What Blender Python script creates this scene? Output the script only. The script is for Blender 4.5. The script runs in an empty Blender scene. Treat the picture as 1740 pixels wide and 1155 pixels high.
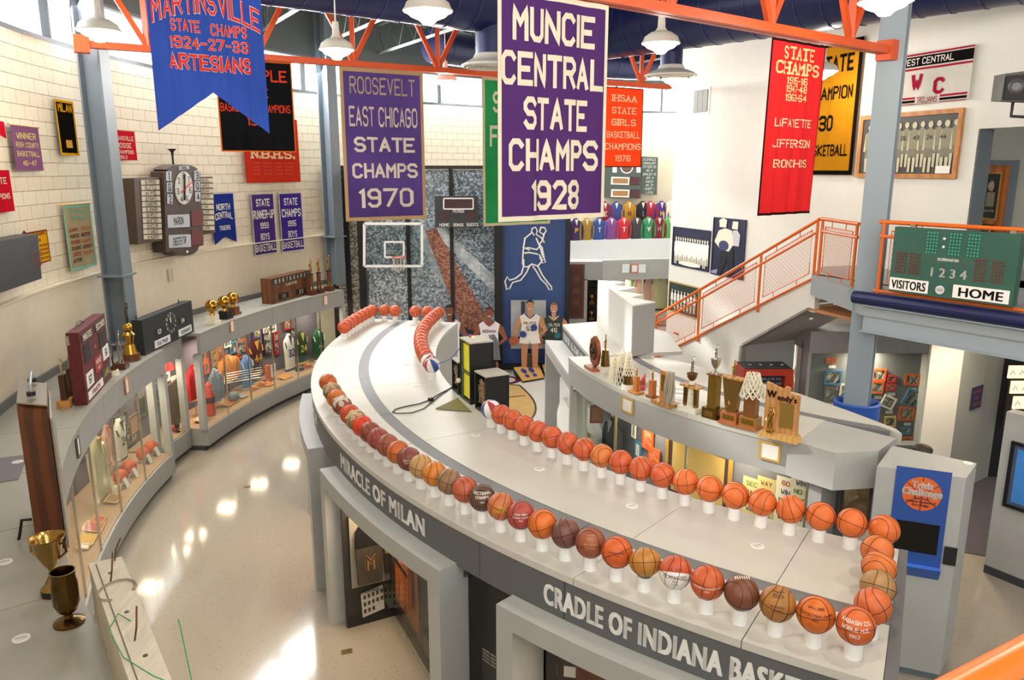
import bpy, bmesh, math, random
from mathutils import Vector, Matrix
random.seed(7)
scn = bpy.context.scene
COL = scn.collection
# ---------------------------------------------------------------- camera
F_PX, CXP, CYP, PITCH, CAM_H = 1305.0, 870.0, 577.5, math.radians(12.5), 5.5
cam = bpy.data.cameras.new('camera'); camo = bpy.data.objects.new('camera', cam); COL.objects.link(camo)
camo.location = (0, 0, CAM_H); camo.rotation_euler = (math.radians(90) - PITCH, 0, 0)
cam.sensor_width = 36.0; cam.lens = F_PX / 1740.0 * 36.0; cam.clip_start = 0.05; cam.clip_end = 300
scn.camera = camo
# ---------------------------------------------------------------- sky, windows' daylight, exposure
w = bpy.data.worlds.new('daylight'); scn.world = w; w.use_nodes = True
bg = w.node_tree.nodes['Background']; bg.inputs[0].default_value = (0.97, 0.98, 1.0, 1); bg.inputs[1].default_value = 3.6
scn.view_settings.view_transform = 'Standard'; scn.view_settings.look = 'None'
scn.view_settings.gamma = 1.0; scn.view_settings.use_curve_mapping = False; scn.view_settings.exposure = 0.18
CEN = Vector((7.51, 13.66, 0))          # centre of the round hall
def P(R, th, z=0.0):
    a = math.radians(th); return Vector((CEN.x + R*math.cos(a), CEN.y + R*math.sin(a), z))
def area(name, loc, target, sx, sy, power, color=(1, 1, 1)):
    l = bpy.data.lights.new(name, 'AREA'); l.shape = 'RECTANGLE'; l.size = sx; l.size_y = sy; l.energy = power; l.color = color
    o = bpy.data.objects.new(name, l); COL.objects.link(o); o.location = loc
    o.rotation_euler = (Vector(target) - Vector(loc)).to_track_quat('-Z', 'Y').to_euler(); return o
# daylight entering by the band of high windows: one light per stretch of window, just inside the glass
for th, pw in ((186, 150), (168, 260), (152, 340), (136, 360), (120, 340), (104, 280)):
    area('window_daylight', P(14.5, th, 7.95), P(3.5, th, 1.6), 3.8, 0.85, pw, (1.0, 0.99, 0.97))
sun = bpy.data.lights.new('sun', 'SUN'); sun.energy = 4.5; sun.angle = math.radians(3); sun.color = (1, 0.96, 0.88)
suno = bpy.data.objects.new('sun', sun); COL.objects.link(suno)
suno.rotation_euler = Vector((0.83, -0.30, -0.47)).to_track_quat('-Z', 'Y').to_euler()

# ---------------------------------------------------------------- places from the camera's measured rays
def _ray(px, py):
    x = (px-CXP)/F_PX; y = (py-CYP)/F_PX; c, s = math.cos(PITCH), math.sin(PITCH)
    return Vector((x, c - y*s, -(y*c + s)))
CAMP = Vector((0, 0, CAM_H))
def uz(px, py, z):
    d = _ray(px, py); return CAMP + d*((z-CAM_H)/d.z)
def uy(px, py, Y):
    d = _ray(px, py); return CAMP + d*(Y/d.y)
def uc(px, py, R):
    d = _ray(px, py); ox, oy = -CEN.x, -CEN.y
    a = d.x*d.x+d.y*d.y; b = 2*(ox*d.x+oy*d.y); c = ox*ox+oy*oy-R*R
    return CAMP + d*((-b+math.sqrt(max(0, b*b-4*a*c)))/(2*a))
def upl(px, py, A, B):
    n = Vector((-(B[1]-A[1]), B[0]-A[0])); d = _ray(px, py)
    t = (A[0]*n.x+A[1]*n.y)/(d.x*n.x+d.y*n.y); return CAMP + d*t
def polar(p):
    return math.hypot(p.x-CEN.x, p.y-CEN.y), math.degrees(math.atan2(p.y-CEN.y, p.x-CEN.x)) % 360

# ---------------------------------------------------------------- materials
def lin(h):
    h = h.lstrip('#'); r = []
    for i in (0, 2, 4):
        c = int(h[i:i+2], 16)/255.0; r.append(c/12.92 if c <= 0.04045 else ((c+0.055)/1.055)**2.4)
    return (r[0], r[1], r[2], 1)
MATS = {}
def mat(hexc, rough=0.55, metal=0.0, var=0.0, scale=8.0, bump=0.0, kind='plain', emit=0.0, hex2=None, aniso=(1, 1, 1), gain=1.0):
    key = (hexc, rough, metal, var, scale, bump, kind, emit, hex2, aniso, gain)
    if key in MATS: return MATS[key]
    m = bpy.data.materials.new('%s_%s' % (kind, hexc.lstrip('#'))); m.use_nodes = True
    nt = m.node_tree; b = nt.nodes['Principled BSDF']; L = nt.links.new
    b.inputs['Base Color'].default_value = lin(hexc); b.inputs['Roughness'].default_value = rough; b.inputs['Metallic'].default_value = metal
    if emit: b.inputs['Emission Color'].default_value = lin(hexc); b.inputs['Emission Strength'].default_value = emit
    if var or bump or kind != 'plain':
        tc = nt.nodes.new('ShaderNodeTexCoord'); mp = nt.nodes.new('ShaderNodeMapping'); L(tc.outputs['Object'], mp.inputs[0])
        mp.inputs['Scale'].default_value = aniso
        nz = nt.nodes.new('ShaderNodeTexNoise'); nz.inputs['Scale'].default_value = scale; nz.inputs['Detail'].default_value = 5
        L(mp.outputs[0], nz.inputs['Vector'])
        fac = nz.outputs['Fac']
        if kind == 'wood':
            wv = nt.nodes.new('ShaderNodeTexWave'); wv.inputs['Scale'].default_value = scale*0.6; wv.inputs['Distortion'].default_value = 5
            wv.inputs['Detail'].default_value = 3; L(mp.outputs[0], wv.inputs['Vector']); fac = wv.outputs['Fac']
        if kind in ('speck', 'crowd'):
            vo = nt.nodes.new('ShaderNodeTexVoronoi'); vo.inputs['Scale'].default_value = scale; L(mp.outputs[0], vo.inputs['Vector'])
            if kind == 'crowd':
                sx = nt.nodes.new('ShaderNodeSeparateColor'); L(vo.outputs['Color'], sx.inputs[0])
                mm = nt.nodes.new('ShaderNodeMath'); mm.operation = 'MULTIPLY'; L(sx.outputs[0], mm.inputs[0]); L(nz.outputs['Fac'], mm.inputs[1])
                m2 = nt.nodes.new('ShaderNodeMath'); m2.operation = 'MULTIPLY_ADD'; L(vo.outputs['Distance'], m2.inputs[0]); m2.inputs[1].default_value = -0.25; 
                m3 = nt.nodes.new('ShaderNodeMath'); m3.operation = 'MULTIPLY'; m3.inputs[1].default_value = 2.0; L(mm.outputs[0], m3.inputs[0])
                L(m3.outputs[0], m2.inputs[2]); fac = m2.outputs[0]
            else: fac = vo.outputs['Distance']
        rp = nt.nodes.new('ShaderNodeValToRGB'); c = tuple(min(1.0, x*gain) for x in lin(hexc)[:3])+(1,)
        if hex2: c2 = lin(hex2)
        else: c2 = tuple(min(1, x*(1+var)) for x in c[:3])+(1,)
        c1 = c if hex2 else tuple(x*(1-var) for x in c[:3])+(1,)
        rp.color_ramp.elements[0].color = c1; rp.color_ramp.elements[1].color = c2
        if kind == 'speck':
            rp.color_ramp.elements[0].position = 0.09; rp.color_ramp.elements[1].position = 0.16
        elif kind == 'crowd':
            rp.color_ramp.elements[0].position = 0.12; rp.color_ramp.elements[1].position = 0.95
        else:
            rp.color_ramp.elements[0].position = 0.3; rp.color_ramp.elements[1].position = 0.7
        L(fac, rp.inputs[0]); L(rp.outputs[0], b.inputs['Base Color'])
        if bump:
            bp = nt.nodes.new('ShaderNodeBump'); bp.inputs['Strength'].default_value = bump; bp.inputs['Distance'].default_value = 0.01
            L(fac, bp.inputs['Height']); L(bp.outputs[0], b.inputs['Normal'])
    MATS[key] = m; return m
def glass_mat(name, tint='F4F8F6', refl=0.10):
    if name in MATS: return MATS[name]
    m = bpy.data.materials.new(name); m.use_nodes = True; nt = m.node_tree; L = nt.links.new
    nt.nodes.remove(nt.nodes['Principled BSDF']); out = nt.nodes['Material Output']
    t = nt.nodes.new('ShaderNodeBsdfTransparent'); t.inputs[0].default_value = lin(tint)
    g = nt.nodes.new('ShaderNodeBsdfGlossy'); g.inputs['Roughness'].default_value = 0.03
    lw = nt.nodes.new('ShaderNodeLayerWeight'); lw.inputs[0].default_value = 0.5
    pw = nt.nodes.new('ShaderNodeMath'); pw.operation = 'POWER'; L(lw.outputs['Facing'], pw.inputs[0]); pw.inputs[1].default_value = 4.0
    ad = nt.nodes.new('ShaderNodeMath'); ad.operation = 'MULTIPLY_ADD'; L(pw.outputs[0], ad.inputs[0]); ad.inputs[1].default_value = 0.35; ad.inputs[2].default_value = refl*0.3
    mx = nt.nodes.new('ShaderNodeMixShader'); L(ad.outputs[0], mx.inputs[0]); L(t.outputs[0], mx.inputs[1]); L(g.outputs[0], mx.inputs[2])
    L(mx.outputs[0], out.inputs[0]); MATS[name] = m; return m
def cloth(hexc): return mat(hexc, 0.85, 0, 0.10, 30, 0.15)
GLASS = glass_mat('case_glass'); ACRYL = glass_mat('acrylic', 'F6F6F4', 0.14); WINGL = glass_mat('window_glass', 'FFFFFF', 0.05)
TOPG = mat('C9C8C0', 0.42, 0, 0.03, 3); GREY = mat('A3A5A3', 0.5, 0, 0.03, 4); GREYF = mat('B0B2B0', 0.5, 0, 0.03, 4)
DARKG = mat('626466', 0.5, 0, 0.04, 4); STRIPE = mat('707276', 0.5, 0, 0.04, 4); KICK = mat('3E4247', 0.6)
CREAM = mat('DDD3BC', 0.7, 0, 0.03, 5, 0.05); WHITEW = mat('E4E2DA', 0.7, 0, 0.02, 3); STEEL = mat('727E87', 0.45, 0, 0.03, 3)
ORANGE = mat('D9531E', 0.4, 0, 0.04, 6); ORAIL = mat('E06A1C', 0.35); NAVY = mat('1B2452', 0.35, 0.2, 0.06, 4)
WHITE = mat('F2F2EE', 0.5); BLACK = mat('121214', 0.5); GOLD = mat('C79A45', 0.25, 1.0); SILVER = mat('C9C6BC', 0.25, 1.0); BRASS = mat('8E7440', 0.22, 1.0)
WOOD = mat('7A4420', 0.4, 0, 0.25, 5, 0, 'wood', aniso=(1, 1, .3)); OAK = mat('C08A48', 0.45, 0, 0.2, 6, 0, 'wood', aniso=(1, 1, .3))
IVORY = mat('EDE6D0', 0.6); PAPER = mat('EFEDE6', 0.8); MARBLE = mat('E8E4D8', 0.25)

# ---------------------------------------------------------------- mesh builder
OFF = {}
class MB:
    def __init__(s): s.v = []; s.f = []
    def add(s, vs, fs):
        n = len(s.v); s.v += [Vector(v) for v in vs]; s.f += [tuple(i+n for i in f) for f in fs]; return s
    def hexa(s, p):
        return s.add(p, [(0,3,2,1),(4,5,6,7),(0,1,5,4),(1,2,6,5),(2,3,7,6),(3,0,4,7)])
    def box(s, c, d, rz=0.0, top=1.0):
        c = Vector(c); h = Vector(d)/2; M = Matrix.Rotation(rz, 3, 'Z'); p = []
        for z, k in ((-h.z, 1.0), (h.z, top)):
            for x, y in ((-1,-1),(1,-1),(1,1),(-1,1)): p.append(c + M @ Vector((x*h.x*k, y*h.y*k, z)))
        return s.hexa(p)
    def prism(s, poly, z0, z1):
        n = len(poly); vs = [(x, y, z0) for x, y in poly]+[(x, y, z1) for x, y in poly]
        return s.add(vs, [tuple(range(n-1, -1, -1)), tuple(range(n, 2*n))]+[(i, (i+1) % n, n+(i+1) % n, n+i) for i in range(n)])
    def slab(s, pts, off):
        """polygon of 3-D points thickened by the vector off"""
        n = len(pts); o = Vector(off); vs = [Vector(p) for p in pts]; vs = vs+[p+o for p in vs]
        return s.add(vs, [tuple(range(n-1, -1, -1)), tuple(range(n, 2*n))]+[(i, (i+1) % n, n+(i+1) % n, n+i) for i in range(n)])
    def sector(s, R0, R1, t0, t1, z0, z1, n=None):
        ts = [t0]+[k for k in range(int(math.floor(t0))-1, int(math.ceil(t1))+1) if t0+1e-4 < k < t1-1e-4]+[t1]; n = len(ts)-1; vs = []; fs = []
        for t in ts:
            vs += [P(R0, t, z0), P(R1, t, z0), P(R1, t, z1), P(R0, t, z1)]
        for i in range(n):
            a = 4*i; b = a+4
            for k in range(4): fs.append((a+k, a+(k+1) % 4, b+(k+1) % 4, b+k))
        fs += [(3,2,1,0), (4*n, 4*n+1, 4*n+2, 4*n+3)]
        return s.add(vs, fs)
    def tube(s, path, r, n=8, closed=False, r2=None):
        path = [Vector(p) for p in path]; m = len(path); vs = []; fs = []; up = None
        for i, p in enumerate(path):
            if closed: d = path[(i+1) % m]-path[i-1]
            else: d = path[min(i+1, m-1)]-path[max(i-1, 0)]
            d = d.normalized() if d.length > 1e-9 else Vector((0,0,1))
            if up is None: up = Vector((0,0,1)) if abs(d.z) < 0.9 else Vector((1,0,0))
            a = d.cross(up)
            if a.length < 1e-4: a = d.orthogonal()
            a.normalize(); b = a.cross(d).normalized(); up = b
            rr = r if r2 is None else r+(r2-r)*i/max(1, m-1)
            for k in range(n):
                t = 2*math.pi*k/n; vs.append(p+a*(rr*math.cos(t))+b*(rr*math.sin(t)))
        for i in range(m if closed else m-1):
            j = (i+1) % m
            for k in range(n): fs.append((i*n+k, i*n+(k+1) % n, j*n+(k+1) % n, j*n+k))
        if not closed: fs += [tuple(range(n-1, -1, -1)), tuple((m-1)*n+k for k in range(n))]
        return s.add(vs, fs)
    def bar(s, a, b, w, h):
        """rectangular bar from a to b, width w sideways, h upwards"""
        a = Vector(a); b = Vector(b); d = (b-a).normalized(); u = Vector((0,0,1)) if abs(d.z) < 0.95 else Vector((1,0,0))
        x = d.cross(u).normalized()*(w/2); y = x.cross(d).normalized()*(h/2)
        return s.hexa([a-x-y, a+x-y, b+x-y, b-x-y, a-x+y, a+x+y, b+x+y, b-x+y])
    def lathe(s, prof, c=(0,0,0), n=16):
        c = Vector(c); vs = []; fs = []; m = len(prof)
        for r, z in prof:
            for k in range(n):
                t = 2*math.pi*k/n; vs.append(c+Vector((r*math.cos(t), r*math.sin(t), z)))
        for i in range(m-1):
            for k in range(n): fs.append((i*n+k, i*n+(k+1) % n, (i+1)*n+(k+1) % n, (i+1)*n+k))
        if prof[0][0] > 1e-5: fs.append(tuple(range(n-1, -1, -1)))
        if prof[-1][0] > 1e-5: fs.append(tuple((m-1)*n+k for k in range(n)))
        return s.add(vs, fs)
    def ball(s, c, r, n=16, m=10, sq=(1,1,1)):
        c = Vector(c); vs = []; fs = []
        for i in range(m+1):
            a = math.pi*i/m
            for k in range(n):
                t = 2*math.pi*k/n
                vs.append(c+Vector((r*sq[0]*math.sin(a)*math.cos(t), r*sq[1]*math.sin(a)*math.sin(t), r*sq[2]*math.cos(a))))
        for i in range(m):
            for k in range(n): fs.append((i*n+k, (i+1)*n+k, (i+1)*n+(k+1) % n, i*n+(k+1) % n))
        return s.add(vs, fs)
    def loft(s, rings):
        n = len(rings[0]); vs = [p for r in rings for p in r]; fs = []
        for i in range(len(rings)-1):
            for k in range(n): fs.append((i*n+k, i*n+(k+1) % n, (i+1)*n+(k+1) % n, (i+1)*n+k))
        fs += [tuple(range(n-1, -1, -1)), tuple((len(rings)-1)*n+k for k in range(n))]
        return s.add(vs, fs)
    def grid(s, fn, nu, nv):
        vs = [fn(i/nu, j/nv) for j in range(nv+1) for i in range(nu+1)]; fs = []
        for j in range(nv):
            for i in range(nu):
                a = j*(nu+1)+i; fs.append((a, a+1, a+nu+2, a+nu+1))
        return s.add(vs, fs)
    def mapped(s, fn): s.v = [Vector(fn(v)) for v in s.v]; return s
    def build(s, name, m, parent=None, smooth=False, local=False):
        o = bpy.data.objects.new(name, s.mesh(name, m, smooth, Vector((0,0,0)) if (local or parent is None) else OFF.get(parent.name, Vector((0,0,0)))))
        COL.objects.link(o)
        if parent is not None: o.parent = parent; OFF[o.name] = OFF.get(parent.name, Vector((0,0,0)))
        return o
    def mesh(s, name, m, smooth=False, off=Vector((0,0,0))):
        me = bpy.data.meshes.new(name); me.from_pydata([v-off for v in s.v], [], s.f)
        bm = bmesh.new(); bm.from_mesh(me); bmesh.ops.remove_doubles(bm, verts=bm.verts, dist=1e-6)
        bmesh.ops.recalc_face_normals(bm, faces=bm.faces); bm.to_mesh(me); bm.free()
        if smooth:
            for p in me.polygons: p.use_smooth = True
            me.set_sharp_from_angle(angle=math.radians(40))
        if m is not None: me.materials.append(m)
        return me
def tag(o, label, cat, group=None, kind=None):
    if label: o['label'] = label
    if cat: o['category'] = cat
    if group: o['group'] = group
    if kind: o['kind'] = kind
    return o
def thing(name, label, cat, loc=(0,0,0), group=None, rz=0.0):
    o = bpy.data.objects.new(name, None); COL.objects.link(o); o.location = loc; o.rotation_euler = (0,0,rz); o.empty_display_size = 0.1
    OFF[o.name] = Vector(loc); return tag(o, label, cat, group)
def struct(o): o['kind'] = 'structure'; return o

# ---------------------------------------------------------------- block lettering (strokes on a 4 x 6 grid)
GL = {'A':'00 26 40|12 32','B':'00 06 36 45 44 33 03|33 42 41 30 00','C':'45 36 16 05 01 10 30 41','D':'00 06 36 45 41 30 00','E':'40 00 06 46|03 33',
'F':'00 06 46|03 33','G':'45 36 16 05 01 10 30 41 43 23','H':'00 06|40 46|03 43','I':'00 06','J':'01 10 30 41 46','K':'00 06|46 03 40','L':'06 00 40',
'M':'00 06 23 46 40','N':'00 06 40 46','O':'10 01 05 16 36 45 41 30 10','P':'00 06 36 45 44 33 03','Q':'10 01 05 16 36 45 41 30 10|22 40',
'R':'00 06 36 45 44 33 03|23 40','S':'45 36 16 05 04 13 33 42 41 30 10 01','T':'06 46|20 26','U':'06 01 10 30 41 46','V':'06 20 46','W':'06 10 23 30 46',
'X':'00 46|06 40','Y':'06 23 46|23 20','Z':'06 46 00 40','0':'10 01 05 16 36 45 41 30 10','1':'05 16 10','2':'05 16 36 45 44 00 40',
'3':'05 16 36 45 44 33 13|33 42 41 30 10 01','4':'30 36 02 42','5':'46 06 03 33 42 41 30 10 01','6':'45 36 16 05 01 10 30 41 42 33 03','7':'06 46 10',
'8':'13 04 05 16 36 45 44 33 13 02 01 10 30 41 42 33','9':'01 10 30 41 45 36 16 05 04 13 43','-':'03 33','.':'00 01',"'":'06 05',':':'01 02|04 05','/':'00 46','&':'40 05 16 25 01 10 42'}
def text_mb(txt, h, t=1.15, width=1.0, gap=1.5, sub=1.5, slab=False):
    """flat block letters centred on (0,0); x to the right, y up; height h. width stretches them."""
    mb = MB(); k = h/(6+t); x0 = 0.0
    mb.groups = []
    for ch in txt:
        if ch == ' ': x0 += 3.2; continue
        g0 = (len(mb.v), len(mb.f))
        g = GL.get(ch.upper())
        if not g: x0 += 3; continue
        lines = [[(int(a[0]), int(a[1])) for a in ln.split()] for ln in g.split('|')]; wmax = max(p[0] for ln in lines for p in ln)
        if slab:
            for (a, b) in {'A':((0,0),(4,0)),'H':((0,0),(4,0),(0,6),(4,6)),'I':((0,0),(0,6)),'M':((0,0),(4,0)),'T':((2,0),),'F':((0,0),),'P':((0,0),),'R':((0,0),),'1':((1,0),),'N':((0,0),)}.get(ch.upper(), ()) and [(q[0], q[1]) for q in {'A':((0,0),(4,0)),'H':((0,0),(4,0),(0,6),(4,6)),'I':((0,0),(0,6)),'M':((0,0),(4,0)),'T':((2,0),),'F':((0,0),),'P':((0,0),),'R':((0,0),),'1':((1,0),),'N':((0,0),)}[ch.upper()]]:
                lines.append([(a-0.7, b), (a+0.7, b)])
        for ln in lines:
            pts = []
            for i in range(len(ln)-1):
                a = Vector((ln[i][0], ln[i][1], 0)); b = Vector((ln[i+1][0], ln[i+1][1], 0)); n = max(1, int((b-a).length/sub))
                for q in range(n): pts.append((a+(b-a)*(q/n), q == 0))
            pts.append((Vector((ln[-1][0], ln[-1][1], 0)), True)); closed = ln[0] == ln[-1]
            V = [p for p, _ in pts]; m = len(V); L = []; R = []
            for i in range(m):
                if closed and i in (0, m-1): d0 = (V[m-1]-V[m-2]).normalized(); d1 = (V[1]-V[0]).normalized()
                else:
                    d0 = (V[i]-V[i-1]).normalized() if i else (V[1]-V[0]).normalized(); d1 = (V[i+1]-V[i]).normalized() if i < m-1 else d0
                n0 = Vector((-d0.y, d0.x, 0)); n1 = Vector((-d1.y, d1.x, 0)); mm = (n0+n1)
                mm = n0 if mm.length < 0.2 else mm.normalized(); sc = min(1.55, 1/max(0.3, mm.dot(n0)))
                c = V[i]
                if not closed and i == 0: c = c-d1*(t/2 if abs(d1.x) < .1 or abs(d1.y) < .1 else t*0.3)
                if not closed and i == m-1: c = c+d0*(t/2 if abs(d0.x) < .1 or abs(d0.y) < .1 else t*0.3)
                L.append(c+mm*(t/2*sc)); R.append(c-mm*(t/2*sc))
            fs = [(i, m+i, m+i+1, i+1) for i in range(m-1)]
            mb.add([Vector(((p.x+x0)*k*width, (p.y-3)*k, 0)) for p in L+R], fs)
        mb.groups.append((g0, (len(mb.v), len(mb.f)))); x0 += wmax+gap+t*0.25
    if mb.v:
        a = min(v.x for v in mb.v); b = max(v.x for v in mb.v)
        for v in mb.v: v.x -= (a+b)/2
        mb.w = b-a
    else: mb.w = 0
    return mb
def fit_text(txt, h, wmax, **kw):
    mb = text_mb(txt, h, **kw)
    if mb.w > wmax:
        for v in mb.v: v.x *= wmax/mb.w
        mb.w = wmax
    return mb
def font_mb(txt, h, bold=0.03, space=1.0):
    """sans lettering from the built-in font, centred, height of capitals h; made bold by overlaid copies"""
    cu = bpy.data.curves.new('t', 'FONT'); cu.body = txt; cu.size = h/0.70; cu.space_character = space+bold; cu.align_x = 'CENTER'; cu.resolution_u = 3
    o = bpy.data.objects.new('t', cu); COL.objects.link(o); bpy.context.view_layer.update()
    me = bpy.data.meshes.new_from_object(o.evaluated_get(bpy.context.evaluated_depsgraph_get()))
    base = [Vector((v.co.x, v.co.y-h/2, 0)) for v in me.vertices]; fs = [tuple(p.vertices) for p in me.polygons]
    par = list(range(len(base))); seen = {}
    def fd(i):
        while par[i] != i: par[i] = par[par[i]]; i = par[i]
        return i
    for i, v in enumerate(base):
        k = (round(v.x, 5), round(v.y, 5))
        if k in seen: par[fd(i)] = fd(seen[k])
        seen[k] = i
    for f in fs:
        for i in f[1:]: par[fd(i)] = fd(f[0])
    isl_ = {}
    for f in fs: isl_.setdefault(fd(f[0]), []).append(f)
    mb = MB(); mb.groups = []
    for g in isl_.values():
        ids = sorted({i for f in g for i in f}); mp = {i: k for k, i in enumerate(ids)}; g0 = (len(mb.v), len(mb.f))
        for dx, dy in ((0, 0), (-1, 0), (1, 0), (-.5, .4), (.5, .4), (-.5, -.4), (.5, -.4), (-1, .35), (1, .35), (-1, -.35), (1, -.35)) if bold else ((0, 0),):
            mb.add([base[i]+Vector((dx*bold*h, dy*bold*h, 0)) for i in ids], [tuple(mp[i] for i in f) for f in g])
        mb.groups.append((g0, (len(mb.v), len(mb.f))))
    mb.w = (max(v.x for v in mb.v)-min(v.x for v in mb.v)) if mb.v else 0
    bpy.data.objects.remove(o); bpy.data.curves.remove(cu); bpy.data.meshes.remove(me); return mb
def on_plane(mb, o, ux, uyv, lift=0.0):
    """place flat lettering: o = centre, ux/uyv unit axes"""
    o = Vector(o); ux = Vector(ux).normalized(); uyv = Vector(uyv).normalized(); n = ux.cross(uyv)
    return mb.mapped(lambda v: o+ux*v.x+uyv*v.y+n*(lift+v.z))
def on_arc(mb, R, th, z, lift=0.003, inward=False):
    """wrap flat lettering round the hall's centre; reads left to right from outside (or from inside)"""
    sg = 1 if not inward else -1
    return mb.mapped(lambda v: P(R+sg*(lift+v.z), th+sg*math.degrees(v.x/R), z+v.y))

def letters(mb, name, m, parent, big=True):
    """each letter its own part (big) or the whole line as one printed part"""
    if not big:
        o = mb.build(name, m, parent); o['kind'] = 'stuff'; return [o]
    out = []
    if hasattr(mb, 'groups'):
        for (v0, f0), (v1, f1) in mb.groups:
            q = MB(); q.v = mb.v[v0:v1]; q.f = [tuple(i-v0 for i in f) for f in mb.f[f0:f1]]
            if q.f: out.append(q.build(name, m, parent))
        return out
    par = list(range(len(mb.v)))
    def fd(i):
        while par[i] != i: par[i] = par[par[i]]; i = par[i]
        return i
    for f in mb.f:
        for i in f[1:]: par[fd(i)] = fd(f[0])
    isl_ = {}
    for f in mb.f: isl_.setdefault(fd(f[0]), []).append(f)
    for fs in isl_.values():
        ids = sorted({i for f in fs for i in f}); mp = {i: k for k, i in enumerate(ids)}; q = MB(); q.v = [mb.v[i] for i in ids]; q.f = [tuple(mp[i] for i in f) for f in fs]; out.append(q.build(name, m, parent))
    return out
# ================================================================ the setting
FLOORM = mat('7E7466', 0.10, 0, 0, 17, 0, 'speck', hex2='A89F92')
fl = struct(MB().box((4, 14, -0.05), (44, 50, 0.1)).build('floor', FLOORM))
# cream block wall, round in plan, with a smooth lower part and a thin ledge
WCORE = mat('D8CEB6', 0.8)
wl = struct(MB().sector(14.82, 15.15, 88, 228, 0, 7.45).build('wall_left', WCORE))
struct(MB().sector(14.76, 14.82, 88, 228, 0, 3.73).build('trim_1', CREAM))
struct(MB().sector(14.70, 14.82, 88, 228, 3.73, 3.755).build('trim_2', CREAM))
struct(MB().sector(14.72, 14.76, 146, 228, 2.40, 2.52).build('baseboard_left', mat('6B6C68', 0.6)))
dth = math.degrees(0.405/14.8); ch = (7.45-3.755)/18
bl = MB()
a = math.radians(dth)*0.5-0.0045/14.8
for R, e in ((14.795, 1.0), (14.825, 1.0)):
    for t, z in ((-a, 0.004), (a, 0.004), (a, ch-0.004), (-a, ch-0.004)): bl.v.append(Vector((R*math.cos(t), R*math.sin(t), z)))
bl.f = [(0,1,2,3),(7,6,5,4),(0,4,5,1),(1,5,6,2),(2,6,7,3),(3,7,4,0)]
BLOCKM = [mat(c, 0.75, 0, 0.03, 9, 0.08) for c in ('DED4BC', 'DAD0B8', 'E1D8C2')]
bmeshes = [bl.mesh('block', m) for m in BLOCKM]
cells = []
for k in range(18):
    for i in range(0, 48):
        th = 194.5-(i+(0.5 if k % 2 else 0))*dth
        cells.append((th, 3.755+k*ch))
cells.sort(key=lambda c: (P(14.8, c[0], c[1])-CAMP).length)
rest = MB()
for n, (th, z) in enumerate(cells):
    if n < 300:
        o = bpy.data.objects.new('block', bmeshes[n*7 % 3]); COL.objects.link(o); o.location = (CEN.x, CEN.y, z); o.rotation_euler = (0, 0, math.radians(th)); o.parent = wl
    else:
        R_ = Matrix.Rotation(math.radians(th), 3, 'Z'); rest.add([R_ @ v + Vector((CEN.x, CEN.y, z)) for v in bl.v], bl.f)
ro = rest.build('block_courses', BLOCKM[0], wl); ro['kind'] = 'stuff'
struct(MB().sector(14.80, 14.825, 88, 194.5-48.6*dth, 3.755, 7.45).build('wall_back', mat('DDD4BE', 0.75, 0, 0.02, 4)))
q = P(14.9, 228)
struct(MB().box((4, -4.1, 2.2), (17, .2, 4.4)).box((4, -4.1, 9.2), (17, .2, .8)).build('wall_rear_unseen', CREAM));  # unseen, like the two side walls below; added to block light from behind
rw = thing('window_21', None, None, (4, -4.1, 4.4)); rw['kind'] = 'structure'  # glazing added in the unseen rear wall to let in fill daylight
for k in range(8): MB().box((-3.4+2.12*k, -4.1, 6.6), (2.0, .012, 4.3)).build('pane', WINGL, rw); MB().box((-4.46+2.12*k, -4.1, 6.6), (.1, .15, 4.4)).build('window_frame', mat('6C7478', .5), rw)
struct(MB().slab([(q.x, q.y, 0), (-4.5, -4, 0), (-4.5, -4, 9.6), (q.x, q.y, 9.6)], (-.2, -.1, 0)).build('wall_rear_left_unseen', CREAM))
struct(MB().box((12.4, 4, 4.8), (.2, 16.4, 9.6)).build('wall_far_right_unseen', WHITEW))
# band of high windows
FRAMEM = mat('6C7478', 0.5)
n = 0
for t0 in [92+6.5*i for i in range(20)]:
    n += 1; wo = thing('window_%d' % n, None, None, P(14.85, t0+3.25, 7.45)); wo['kind'] = 'structure'
    MB().sector(14.86, 14.872, t0+0.15, t0+6.35, 7.52, 8.34, 3).build('pane', WINGL, wo)
    f = MB().sector(14.80, 14.93, t0, t0+6.5, 7.45, 7.52, 3).sector(14.80, 14.93, t0, t0+6.5, 8.34, 8.40, 3).sector(14.80, 14.93, t0, t0+0.16, 7.52, 8.34, 1)
    f.build('window_frame', FRAMEM, wo)
struct(MB().sector(14.78, 15.1, 88, 222, 8.40, 9.7).build('wall_clerestory', mat('5F6866', 0.7)))
# corrugated roof deck
dk = MB(); prof = []; x = -8.1
while x < 22: prof += [(x, 9.60), (x+0.14, 9.60), (x+0.18, 9.68), (x+0.30, 9.68), (x+0.34, 9.60)]; x += 0.36
for (x0, z0), (x1, z1) in zip(prof, prof[1:]): dk.add([(x0, -4.5, z0), (x1, -4.5, z1), (x1, 32, z1), (x0, 32, z0)], [(0,1,2,3)])
dk.box((7.0, 14, 9.75), (30.2, 38, 0.06)); struct(dk.build('ceiling', mat('8C9290', 0.5, 0.3, 0.05, 6)))
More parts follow.
